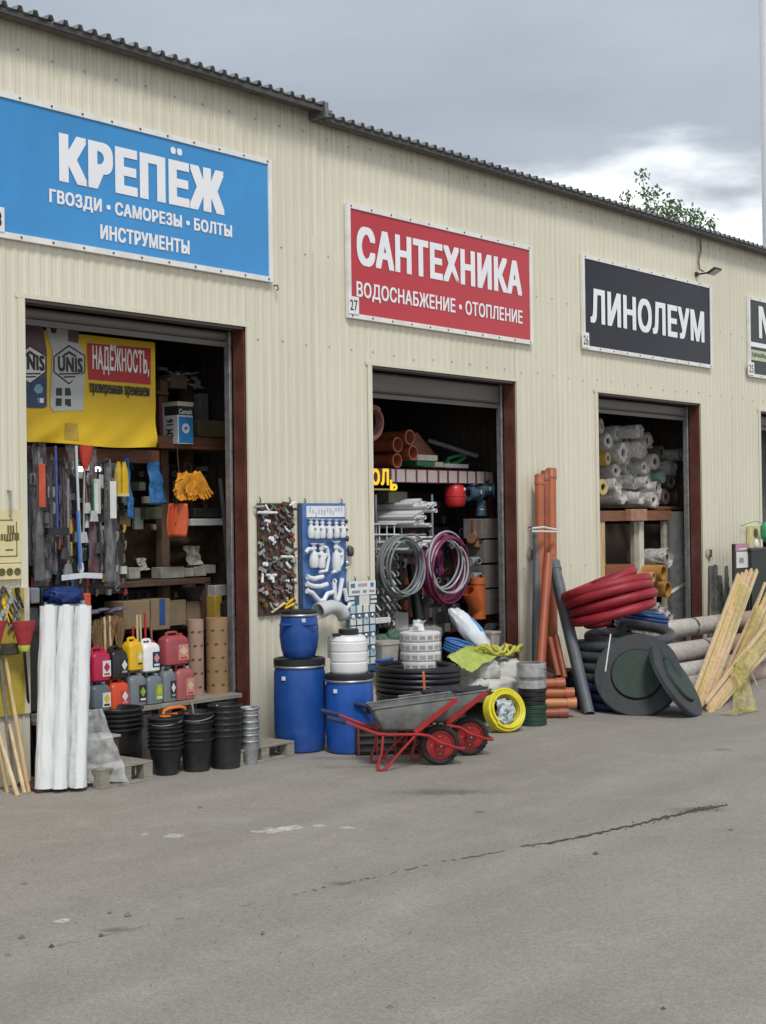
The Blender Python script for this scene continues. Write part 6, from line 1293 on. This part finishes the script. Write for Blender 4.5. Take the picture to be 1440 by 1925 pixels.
# stack of pots: grey wrapped above, black, green below
pc=gr(1003,1366); r=27.5*mpp(pc); pc=pc+FWH*r
z=0; cols=[('green',M('dark_green_lid',(.02,.06,.04),.5)),('black',blackp),('grey',M('brown_grey_wrap',(.20,.17,.175),.35,var=.3,scale=14))]
k=0
for nm,mt in cols:
    for j in range({'green':5,'black':4,'grey':6}[nm]):
        hh_=.042; t=thing('drain_ring',f'{nm} plastic ring, {ORD[j]+" of the" if j else "lowest"} {nm} ones in the stack by the brown pipes','ring',(pc.x+random.uniform(-.008,.008),pc.y+random.uniform(-.008,.008),z),0,'plastic rings stacked by the brown pipes')
        obj('ring',G().lathe([(r*.93,0),(r,.004),(r,hh_*.8),(r*.95,hh_*.98),(r*.6,hh_*.98),(r*.6,0)],26,cap=False),mt,t); obj('lip',G().ring((0,0,hh_*.72),(0,0,1),r*1.0,.005,26,5),mt,t); z+=hh_+.0015
one('ring_wrap',G().sheet(lambda u,v:(r*1.03*(1+.04*mnoise.noise(Vector((u*12,v*6,1))))*cos(2*pi*u),r*1.03*(1+.04*mnoise.noise(Vector((u*12,v*6,1))))*sin(2*pi*u),v*.26),40,10),film,'clear wrinkled film round the upper grey rings','film',(pc.x,pc.y,z-.262))

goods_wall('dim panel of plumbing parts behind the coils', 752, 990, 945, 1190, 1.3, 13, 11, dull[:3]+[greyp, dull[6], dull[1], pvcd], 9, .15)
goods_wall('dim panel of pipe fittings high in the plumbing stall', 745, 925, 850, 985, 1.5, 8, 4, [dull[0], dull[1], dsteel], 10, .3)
# ================================================================== leaning pipes between the second and third doors
PG='drain pipes leaning on the wall'
def lean(label,xb,yb,xt,yt,rpx,mat,yt_d=-.14,zb=None,sock=True,yb_d=None):
    b0=gr(xb,yb) if yb_d is None else at(xb,yb,yb_d); tp=at(xt,yt,yt_d); d=tp-b0; r=rpx*mpp(b0.lerp(tp,.5)); t=thing('drain_pipe',label,'pipe',b0,0,PG); u=d.normalized()
    obj('pipe',G().pipe((0,0,0),d-u*.12 if sock else d,r,.005,20),mat,t)
    if sock: obj('socket',G().lathe([(r*.9,0),(r*1.12,.005),(r*1.15,.05),(r*1.08,.06),(r*1.1,.13),(r*.98,.13),(r*.98,.02)],20,d-u*.13,u,cap=False),mat,t)
    return t
lean('tallest brown drain pipe standing at the right of the bundle',1040,1318,1036,882,9.5,pvc,-.13)
lean('brown drain pipe behind the tallest one',1028,1316,1026,886,8.5,pvcd,-.10)
lean('brown drain pipe with its socket at the left of the bundle',1016,1320,1014,893,8.5,pvc,-.16)
lean('slim brown drain pipe at the back of the bundle',1034,1314,1031,900,8,pvcd,-.06)
lean('grey drain pipe bound left of the brown bundle',1007,1322,1010,990,8,M('slate_pvc',(.11,.125,.14),.45,var=.1,dirt=.15),-.2)
lean('short orange brown pipe leaning in front of the bundle',1010,1338,1031,1042,9,M('brick_pvc',(.34,.09,.045),.45,var=.08),-.62,sock=False)
lean('grey drain pipe leaning steeply beside the red coil',1108,1343,1042,1057,10,M('slate_pvc',(.11,.125,.14)),-.5)
lean('thin grey strip pipe behind the leaning grey pipe',1098,1340,1036,1075,4,M('slate_pvc',(.11,.125,.14)),-.48,sock=False)
P=[at(x,y,-.42) for x,y in ((1001,993),(1022,991),(1048,996),(1049,1000),(1022,999),(1001,999))]
one('binding_cord',loc(G().tube(P,.012,6,closed=True),P[0]),paper,'white cord binding the brown and grey pipes','cord',P[0])
for i,(yy,x0,x1,mt) in enumerate([(1338,1022,1066,pvcd),(1314,1024,1085,M('light_orange_pvc',(.50,.20,.09),.45)),(1292,1022,1084,pvc),(1270,1020,1070,pvc)]):
    z=.055+i*.105; c0=gr(x0,1350); c0=Vector((c0.x,c0.y+.02*i,z)); dr=Vector((RT.x,RT.y,0)).normalized(); ln=(x1-x0)*mpp(c0); c1=c0+dr*ln+Vector((.0,.0,0)); t=thing('drain_pipe',['dark brown pipe lying lowest in the short pile','pale orange pipe second from the bottom of the short pile','orange pipe third from the bottom of the short pile','orange pipe on top of the short pile'][i],'pipe',c0,0,'short pipes piled behind the leaning grey pipe')
    obj('pipe',loc(G().pipe(c0,c1,.052,.005,20),c0),mt,t); obj('socket',loc(G().pipe(c1-dr*.09,c1+dr*.01,.06,.006,20),c0),mt,t)
for i,(xb,yb,xt,yt,lb) in enumerate([(1062,1275,1045,1196,'thin red brown pipe leaning between the bundle and the grey pipe'),(1050,1272,1034,1200,'second thin red brown pipe leaning beside it')]):
    a,b2=at(xb,yb,-1.0),at(xt,yt,-.75); one('thin_pipe',loc(G().pipe(a,b2,.035,.004,14),a),pvcd,lb,'pipe',a)

# ================================================================== coils of corrugated pipe in front of the linoleum door
def ribbed_coil(c,ax,Rr,r,turns,layers,seed,jit=.1,n=56):
    return coil(c,ax,Rr,r,turns,layers,jit,n,12,seed=seed)
cb=gr(1175,1330); yc=-1.35
ctr=at(1160,1300,yc); 
for i,(zc,mt,Rr,n_,lb,rr) in enumerate([(.13,M('navy_duct',(.008,.018,.07),.5,var=.2),.47,3,'navy blue coil of duct lowest in the pile by the linoleum door',.05),(.53,M('charcoal_duct',(.045,.05,.055),.55,var=.15),.46,4,'charcoal coil of duct under the red coil',.06)]):
    one('duct_coil',ribbed_coil((0,0,0),(.03,-.05,1),Rr,rr,n_,2 if i==0 else 1,i+3,.15),mt,lb,'duct coil',(ctr.x,yc,zc))
g=ribbed_coil((0,0,0),(-.06,-.08,1),.46,.06,1,1,12,.1); one('duct_coil',g,M('slate_duct',(.06,.066,.075),.5,var=.12),'slate grey coil of duct on the charcoal one','duct coil',(ctr.x+.12,yc-.1,.80))
c=at(1206,1168,-1.0); one('duct_coil',coil((0,0,0),(.1,-.1,1),.27,.022,5,2,.1,40,8,seed=14),M('blue_duct',(.02,.06,.2),.45,var=.12),'blue coil of pipe between the red coil and the beige rolls','duct coil',c)
RTh=Vector((RT.x,RT.y,0)).normalized()
c=at(1147,1126,yc); one('duct_coil',coil((0,0,0),Vector((0,0,1))+FWH*.13-RTh*.30,.365,.057,4,2,.65,60,14,1.0,seed=21),M('red_duct',(.27,.016,.025),.5,var=.16,scale=5,bump=.12,dirt=.08),'large dark red coil of duct on top of the pile','duct coil',c)
for i,(x,y) in enumerate(((1226,1085),(1228,1122))):
    p=at(x,y,yc-.05); d=(RT*.9-FWH*.5).normalized(); one('duct_end',G().pipe(-d*.2,d*.02,.062,.012,18),M('tan_duct_end',(.45,.25,.11),.5),['upper tan open pipe end at the right of the red coil','lower tan open pipe end at the right of the red coil'][i],'pipe end',p,0,'tan pipe ends beside the red coil')
a,b2=at(1138,1262,-1.75),at(1148,1192,-1.75); one('white_tie',loc(G().tube([a,b2],.008,6),a),paper,'white tie strap on the charcoal coil','strap',a)

# ================================================================== manhole covers
mbk=M('polymer_black',(.04,.045,.05),.7,var=.2,scale=12,bump=.4,bscale=60); mgr=M('polymer_green',(.024,.043,.033),.65,var=.2,scale=14,bump=.4,bscale=60)
def cover(label,ctr_,nrm,Rr,off):
    t=thing('manhole_cover',label,'manhole cover',(ctr_.x,ctr_.y,0)); c=Vector((0,0,ctr_.z)); nrm=Vector(nrm).normalized()
    obj('ring_frame',G().lathe([(Rr*.9,-.06),(Rr,-.05),(Rr,-.004),(Rr-.012,.008),(Rr*.62,.012),(Rr*.62,-.01),(.001,-.01)],48,c,nrm),mbk,t)
    lid=obj('lid',G().lathe([(Rr*.60,-.008),(Rr*.60,.028),(Rr*.58,.044),(.001,.044)],44,c,nrm),mgr,t)
    a=nrm.orthogonal().normalized()
    for s_ in (): obj('lifting_slot',G().cbox((0,0,0),(.06,.02,.006)).xf(Matrix.Translation(c+nrm*.038+a*s_*Rr*.45)),mbk,lid)
    return t
Rm=.475; b0=gr(1196,1346)
nrm=(-FWH*.80+Vector((-RT.x,-RT.y,0))*.22+Vector((0,0,.36))).normalized()
upv=(Vector((0,0,1))-nrm*nrm.z).normalized(); cover('round black manhole cover with a green lid facing the yard',b0+upv*Rm+nrm*-.02,nrm,Rm,0)
b0=gr(1318,1341); ax=(UP*.0+(RT*(-94)+UP*127)).normalized()
nrm=(-FW*.36+(RT*127+UP*94).normalized()*.93).normalized()
ctr2=b0+ax*.46-FWH*.07; cover('manhole cover with a green lid leaning on the first cover',ctr2,nrm,.45,0)

# ================================================================== rolls, timber and posts at the right
beige=M('beige_backing',(.44,.36,.29),.75,var=.1,scale=4,dirt=.15); beig2=M('pale_grey_backing',(.50,.48,.45),.7,var=.08); pinkb=M('pinkish_backing',(.40,.30,.26),.75,var=.1)
for i,(x,y,r,mt,lb) in enumerate([(1226,1188,17.5,beige,'beige linoleum roll lying on top of the outdoor pile'),(1248,1231,19,pinkb,'pinkish linoleum roll second from the top of the outdoor pile'),(1256,1268,17,beig2,'pale grey linoleum roll in the middle of the outdoor pile'),(1262,1296,18,pinkb,'lowest pinkish linoleum roll in the outdoor pile')]):
    yd=-.75-.22*i; p=at(x,y,yd); rr=r*mpp(p); t=thing('linoleum_roll',lb,'linoleum roll',p,0,'linoleum rolls piled outside the linoleum door'); L_=4.2-.2*i
    obj('wound_sheet',G().lathe([(rr*.25,.0),(rr*.93,.0),(rr,.02),(rr*1.0,L_-.02),(rr*.9,L_)],30,(0,0,0),(1,0,0)),mt,t); obj('film',G().lathe([(rr*.35,-.03),(rr*.8,-.015),(rr*1.015,.03),(rr*1.02,.8),(rr*1.015,1.6)],30,(0,0,0),(1,0,0),jit=.03,cap=False),film,t)
    obj('tape',G().lathe([(rr*1.022,1.0),(rr*1.022,1.06)],30,(0,0,0),(1,0,0),cap=False),M('dark_tape',(.08,.07,.065),.5),t)
t=thing('roll_bearer','dark timber bearer under the outdoor linoleum rolls','timber',(15.3,-1.3,0)); zl=at(1262,1296,-1.41).z-18*mpp(at(1262,1296,-1.41))
for k in range(3): obj('bearer',G().box((k*1.6,-.3,0),(k*1.6+.12,.6,max(.05,zl-.002))),DK,t)
batm=[M('fresh_pine',(.60,.45,.26),.65,var=.15,scale=5,stretch=(4,4,1),bump=.06),M('fresh_pine_pink',(.60,.42,.27),.65,var=.15,scale=5,stretch=(4,4,1)),M('pine_yellow',(.58,.42,.18),.65,var=.15,scale=5,stretch=(4,4,1))]
yfilm=M('yellow_film',(.58,.48,.14),.3,var=.25,scale=10,alpha=.42,spec=.6)
def bundle_t(label,items,wraps,base,seed):
    t=thing('timber_bundle',label,'timber bundle',base,0,'bundles of pine battens leaning at the right'); rnd=random.Random(seed)
    for (xb,yb,db,xt,yt,dt,wd) in items:
        a,b2=at(xb,yb,db),at(xt,yt,dt); obj('batten',loc(G().bar(a,b2,wd,wd*.6,(0,-1,.3)),base),batm[rnd.randrange(3)],t,bev=.003)
    for (x0,y0,d0,x1,y1,d1,wd,sd) in wraps:
        a,b2=at(x0,y0,d0),at(x1,y1,d1); q=[a.lerp(b2,k/8) for k in range(9)]; g=G(); ax=(b2-a).normalized()
        s1=ax.cross(Vector((0,1,0))).normalized(); s2=ax.cross(s1)
        g.sheet(lambda u,v:(a.lerp(b2,v)+(s1*cos(2*pi*u)+s2*sin(2*pi*u)*.8)*wd*(1+.16*mnoise.noise(Vector((u*7,v*7,sd)))+.1*mnoise.noise(Vector((u*15,v*19,sd+2))))),18,18); obj('film_wrap',loc(g,base),yfilm,t)
    return t
base=gr(1316,1330)
itA=[(1303,1308,-2.2,1388,1080,-.9,.05),(1309,1318,-2.2,1396,1078,-.9,.05),(1316,1326,-2.25,1404,1073,-.88,.05),(1322,1332,-2.3,1413,1071,-.88,.05),(1328,1334,-2.3,1423,1072,-.86,.05),(1312,1322,-2.15,1408,1080,-.8,.05),(1320,1330,-2.2,1418,1078,-.8,.05)]
bundle_t('tallest bundle of pale pine battens behind the tilted manhole cover',itA,[(1352,1240,-1.75,1398,1110,-1.08,.11,3)],base,1)
base=gr(1336,1341)
itA+=[(1306,1312,-2.1,1380,1090,-.85,.044),(1332,1333,-2.2,1428,1085,-.8,.044)]
itB=[(1341,1340,-2.46,1475,1188,-1.48,.044),(1328,1326,-2.38,1455,1152,-1.42,.044),(1326,1320,-2.42,1452,1160,-1.5,.05),(1332,1329,-2.45,1458,1172,-1.52,.05),(1334,1341,-2.5,1468,1180,-1.5,.05),(1338,1336,-2.48,1462,1166,-1.45,.05),(1330,1334,-2.45,1446,1176,-1.5,.05)]
bundle_t('low slanting bundle of battens tied with yellow film',itB,[(1372,1288,-2.2,1412,1238,-1.95,.13,7),(1405,1240,-1.9,1446,1192,-1.65,.1,9)],base,2)
base=gr(1362,1330)
itC=[(1362,1308,-1.9,1438,1096,-.8,.04),(1372,1312,-1.9,1470,1120,-.85,.04),(1378,1300,-1.7,1480,1128,-.8,.04),(1384,1296,-1.6,1488,1150,-.8,.045),(1346,1306,-1.95,1432,1112,-.85,.04),(1352,1310,-2.0,1446,1108,-.9,.05),(1358,1314,-2.0,1452,1112,-.9,.05),(1366,1316,-2.0,1458,1118,-.9,.05),(1360,1312,-1.9,1455,1104,-.85,.05)]
bundle_t('middle bundle of battens with film knots at mid height',itC,[(1398,1225,-1.5,1428,1150,-1.15,.10,13)],base,3)
# loose yellow film hanging to the ground from the tie
a=at(1392,1255,-2.15); b2=gr(1400,1338)
t=thing('yellow_film_tail','crumpled yellow film tail hanging from the tied battens to the asphalt','plastic film',b2); TL3=b2.copy()
obj('tail',loc(crumple(a,b2+Vector((0,0,.01)),.14,.06,20,8,71,(RT.x,RT.y,0),-.9),TL3),yfilm,t); obj('knot',loc(G().blob(a,(.2,.14,.16),.4,4,12,2,5),TL3),yfilm,t)
obj('loose_end',loc(crumple(at(1400,1240,-2.1),at(1425,1290,-2.0),.04,.02,10,3,74),TL3),paper,t); obj('ground_film',G().sheet(lambda u,v:((u-.7)*.6,(v-.5)*.22,.012+.03*abs(mnoise.noise(Vector((u*5,v*5,9))))),12,6),yfilm,t)
# grey steel posts leaning on the wall
for i,(xb,yb,xt,yt,wd,lb) in enumerate([(1342,1180,1336,1064,.07,'grey perforated steel post leftmost on the wall right of the linoleum door'),(1350,1180,1345,1062,.08,'grey perforated steel post second on the wall'),(1360,1180,1354,1082,.07,'short grey steel post on the wall'),(1372,1180,1366,1064,.04,'thin dark steel post nearest the leaflet stand')]):
    a,b2=at(xb,yb,-.15),at(xt,yt,-.03); a=b2+(a-b2)*2.05; t=thing('steel_post',lb,'post',a,0,'grey steel posts leaning on the wall'); m_=M('dull_zinc_post',(.17,.175,.165),.5,metal=.4,var=.25)
    obj('channel',loc(G().bar(a,b2,wd,.03,(0,-1,0)),a),m_,t)
    for k in range(6): q=a.lerp(b2,.5+.08*k); obj('slot',loc(G().cbox(q+Vector((0,-.019,0)),(.02,.006,.06)),a),dsteel,t)
# leaflet stand, dark board, meter box, green bag
a0,a1,zb,zt=rx(1384,1022,1411,1070,-.5); w,h=a1-a0,zt-zb
t=thing('leaflet_stand','dark stand with a pink headed leaflet in front of the wall','stand',((a0+a1)/2,-.45,0)); obj('post',G().box((-w*.5,-.02,.0),(w*.5,.02,zt)),M('dark_brown_panel',(.05,.035,.035),.6),t); obj('leaflet',G().box((-w*.38,-.028,zb+.02),(w*.48,-.022,zb+h*.68)),paper,t); hd_=obj('leaflet_head',G().box((-w*.42,-.028,zb+h*.7),(w*.5,-.022,zt)),M('pink_head',(.45,.22,.28),.5),t); obj('print',G().box((-w*.2,-.0315,zb+h*.77),(w*.35,-.0285,zb+h*.82)),whitep,hd_); obj('print',G().box((-w*.2,-.0315,zb+h*.25),(w*.1,-.0285,zb+h*.45)),greyp,t)
a0,a1,zb,zt=rx(1411,1032,1480,1170,-.52); w,h=a1-a0,zt-zb; t=thing('dark_board','dark green board standing at the right frame edge','board',((a0+a1)/2,-.52,0)); obj('panel',G().box((-w/2,-.02,.0),(w/2,.02,zt)),M('blackish_green',(.015,.025,.022),.5,var=.1),t); obj('frame',G().box((-w/2-.02,-.03,zt),(w/2+.02,.03,zt+.03)),dsteel,t)
a0,a1,zb,zt=rx(1408,988,1426,1032,-.06); w,h=a1-a0,zt-zb; t=thing('meter_box','small cream meter box on the wall above the dark board','meter box',((a0+a1)/2,-.02,zb)); obj('case',G().box((-w/2,-.07,0),(w/2,0,h)),creamp,t,bev=.008); obj('dial',G().lathe([(.07,0),(.07,.006),(.055,.008)],18,(0,-.071,h*.68),(0,-1,0)),M('olive_print',(.13,.11,.04)),t); obj('lamp_bulb',G().blob((0,-.09,h*.2),(.12,.08,.16),.05,2,8,2.2,1),whitep,t)
p=at(1440,1000,-.25); one('green_bag',G().blob((0,0,0),(.16,.16,.3),.2,3,12,2.2,4).tube([(0,0,.12),(-.15,.1,.17),(-.42,.2,.1)],.006,5),M('bright_green_film',(.04,.32,.14),.4),'bright green bag hanging on a string at the right frame edge','bag',p)

# ================================================================== inside the linoleum stall
Y3=.55
lam=[M('lino_back_grey',(.52,.50,.47),.7,var=.1),M('lino_back_brown',(.20,.15,.125),.75,var=.12),M('lino_pale',(.62,.60,.57),.65,var=.1),M('lino_tan',(.45,.31,.18),.7,var=.1),M('lino_yellow',(.55,.36,.06),.6,var=.1)]
def lroll(label,x,y,r,mi,yd=Y3,ln=1.8,filmed=True,seed=0,dx=0.):
    p=at(x,y,yd); rr=r*mpp(p)*.92; t=thing('linoleum_roll',label,'linoleum roll',p,0,'linoleum rolls stacked in the linoleum door'); v=Vector((dx,1,.02*((seed%3)-1))).normalized()
    obj('wound_sheet',G().lathe([(rr*.42,.03),(rr*.42,0),(rr*.92,0),(rr,.015),(rr,ln),(rr*.3,ln)],24,(0,0,0),v,cap=False),lam[mi],t)
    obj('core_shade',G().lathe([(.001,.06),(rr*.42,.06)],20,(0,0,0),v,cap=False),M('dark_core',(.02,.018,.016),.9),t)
    g=G()
    for k in range(3): g.ring(Vector((0,0,0))-v*.001,v,rr*(.53+.14*k),.0035,22,4)
    obj('edge_turns',g,M('pale_edge',(.55,.53,.49),.6),t)['kind']='stuff'
    if filmed:
        n=26; f=lambda u,w_: None
        g=G().sheet(lambda u,w_:tuple((Vector((1,0,0))*cos(2*pi*u)+Vector((0,0,1))*sin(2*pi*u))*rr*(1.04+.16*w_*(.3+mnoise.noise(Vector((u*13,w_*2,seed))))+.1*mnoise.noise(Vector((u*26,w_*4,seed+.5)))*(.3+w_))+v*(.30-.33*w_+.05*mnoise.noise(Vector((u*9,0,seed+3)))*w_)),36,8)
        obj('film_end',g,M('bright_film',(.92,.93,.92),.15,var=.35,scale=16,alpha=.55,spec=1.),t)
LR=[(1131,801,17,3,False,'tan cardboard roll top left in the linoleum door'),(1143,829,16,0,True,'pale roll second from the top at the left of the stack'),(1172,851,21,2,True,'large pale roll end in the upper middle of the stack'),(1158,885,14,0,True,'grey wrapped roll under the large pale one'),(1199,811,13,2,True,'topmost roll end sticking out in the middle'),(1203,845,16,0,True,'roll end directly below the topmost one'),(1211,879,13,0,True,'roll end third down in the middle column'),(1143,862,14,4,False,'upper yellow roll at the left edge of the stack'),(1134,916,17,4,False,'lower yellow roll at the left edge of the stack'),
 (1158,912,13,0,True,'wrapped roll right of the lower yellow roll'),(1168,934,13,2,True,'low wrapped roll left of the middle'),(1186,937,14,0,True,'dark centred roll low in the middle'),(1203,936,12,2,True,'slim wrapped roll low in the middle'),(1229,940,15,2,True,'wrapped roll low at the right of the stack'),(1234,919,14,1,True,'wrapped roll above the low right one'),(1190,905,14,1,True,'brown roll in the centre of the stack'),(1216,908,12,0,True,'grey wrapped roll right of the centre'),(1184,828,18,1,False,'big dim brown roll behind the topmost roll')]
for i,(x,y,r,mi,fl,lb) in enumerate(LR): lroll(lb,x,y,r,mi,Y3+.05*(i%4)+(.25 if i==17 else 0),1.7,fl,i,(-.3,.05,-.12,.1,-.2)[i%5])
lroll('white roll end far right in the linoleum door',1277,855,12,2,.75,1.6,True,31); lroll('brown roll left of the far right white one',1243,850,15,1,.95,1.6,False,32); lroll('big brown roll low at the right of the stack',1278,932,19,1,.9,1.6,False,33); lroll('tan roll behind the low right wrapped roll',1252,934,17,1,.8,1.6,False,34)
for i,(x,y,r,mi,lb) in enumerate([(1216,828,14,1,'brown roll set back behind the topmost roll'),(1232,868,15,1,'roll set back at the right of the middle column'),(1262,880,14,0,'wrapped roll set back under the far right white one'),(1160,815,14,1,'roll set back at the top left'),(1262,905,14,1,'brown roll set back above the low right ones'),(1180,880,14,0,'wrapped roll set back in the centre'),(1225,895,13,0,'roll set back right of the centre'),(1290,905,13,1,'roll set back at the right post')]): lroll(lb,x,y,r*1.1,(0 if mi==1 and i%2 else mi),.70+.03*i,1.5,i%3!=1,70+i,(-.2,.1,-.1)[i%3])
p=at(1247,897,.7); one('green_roll_end',G().lathe([(.001,0),(.085,0),(.09,.02),(.09,.9),(.001,.9)],20,(0,0,0),(0,1,0)),M('mint_film',(.20,.34,.30),.35),'small mint green wrapped roll end at the right of the stack','linoleum roll',p)
# timber frame that carries them
t=thing('timber_stand','timber stand carrying the linoleum rolls in the third door','rack',at(1128,1250,.6)); TF=t.location.copy(); TF.z=.012; t.location=TF
def fr(nm,x0,y0,x1,y1,yd,d,mt):
    a0,a1,zb,zt=rx(x0,y0,x1,y1,yd); return obj(nm,loc(G().box((a0,yd,max(zb,.02)),(a1,yd+d,zt)),TF),mt,t,bev=.004)
redw=M('red_brown_beam',(.22,.095,.055),.7,var=.2,scale=5,stretch=(1,6,6))
fr('beam',1120,960,1262,979,.50,.12,redw); fr('beam',1236,952,1305,958,.62,.10,redw)
o=fr('beam_end',1187,957,1217,979,.40,.10,M('fresh_cut_end',(.38,.2,.13),.8,var=.2))
fr('post',1129,979,1139,1240,.52,.05,wood); fr('post',1194,980,1203,1240,.53,.07,M('pale_post',(.34,.32,.25),.7,var=.15)); fr('post',1204,980,1212,1240,.50,.04,M('white_post',(.56,.55,.48),.7)); fr('post',1250,979,1256,1240,.54,.06,M('pale_post',(.34,.32,.25)))
a0,a1,zb,zt=rx(1138,985,1195,1100,.9); one('dark_carton',G().box((-(a1-a0)/2,0,0),((a1-a0)/2,.5,zt-zb)),M('dark_brown_carton',(.05,.036,.03),.8,var=.15),'dark brown carton under the beam at the left','carton',((a0+a1)/2,.95,zb)); a0,a1,zb,zt=rx(1212,985,1250,1030,.9); one('dark_carton',G().box((-(a1-a0)/2,0,0),((a1-a0)/2,.5,zt-zb)),M('dark_brown_carton',(.05,.036,.03)),'dark brown carton under the beam at the right','carton',((a0+a1)/2,.95,zb))
ibox('red_carton','orange brown carton lying behind the red coil','carton',1140,1062,1195,1110,.5,.4,M('orange_carton',(.25,.085,.04),.7))
lroll('roll with a bright white end lying below the beam',1254,1049,18,1,.40,1.6,True,41,-.15)
for i,(x,y,r,lb) in enumerate([(1248,1077,15,'upper yellow cardboard tube right of the red coil'),(1256,1108,15,'lower yellow cardboard tube right of the red coil'),(1242,1100,14,'yellow cardboard tube half hidden by the red coil')]):
    p=at(x,y,.2+.1*i); rr=r*mpp(p); one('card_tube',G().pipe((0,0,0),(-.1,1.3,0),rr,.02,20),M('ochre_card',(.40,.20,.05),.75,var=.12),lb,'card tube',p,0,'cardboard tubes in the linoleum door')
for i,(x,y) in enumerate([(1238,1142),(1250,1150),(1244,1160),(1258,1158)]): lroll(['small dark roll end lowest left by the blue coil','small dark roll end in the low cluster','small dark roll end at the bottom of the low cluster','small dark roll end at the right of the low cluster'][i],x,y,9,1,.15+.03*i,1.2,True,50+i)
a=at(1272,1060,.62); r=17*mpp(a); ztp=at(1272,963,.62).z; t=thing('standing_roll','grey wrapped linoleum roll standing upright by the right post','linoleum roll',(a.x,.62,.012)); obj('wound_sheet',G().lathe([(r,0),(r,ztp-.02),(r*.9,ztp),(r*.3,ztp)],26),M('grey_wrap',(.33,.33,.32),.5,var=.12,scale=4,dirt=.3),t); obj('film',G().lathe([(r*1.02,.1),(r*1.03,.8),(r*1.02,1.6)],26,jit=.04,cap=False),film,t)
for (x0,y0,x1,y1,lb) in [(1262,1112,1290,1096,'torn grey label strip on the standing roll')]:
    a,b2=at(x0,y0,.42),at(x1,y1,.40); one('label_strip',loc(crumple(a,b2,.05,.01,8,3,5,(0,0,1)),a),paper,lb,'label',a)
# goods deep in the fourth stall
ibox('grey_cabinet','grey cabinet inside the last stall at the frame edge','cabinet',1424,790,1480,1000,.9,.5,M('grey_cabinet',(.14,.14,.14),.6,var=.1))
for l_,os_ in LABELS.items():
    if len(os_)>1: print('DUP LABEL',l_,len(os_))
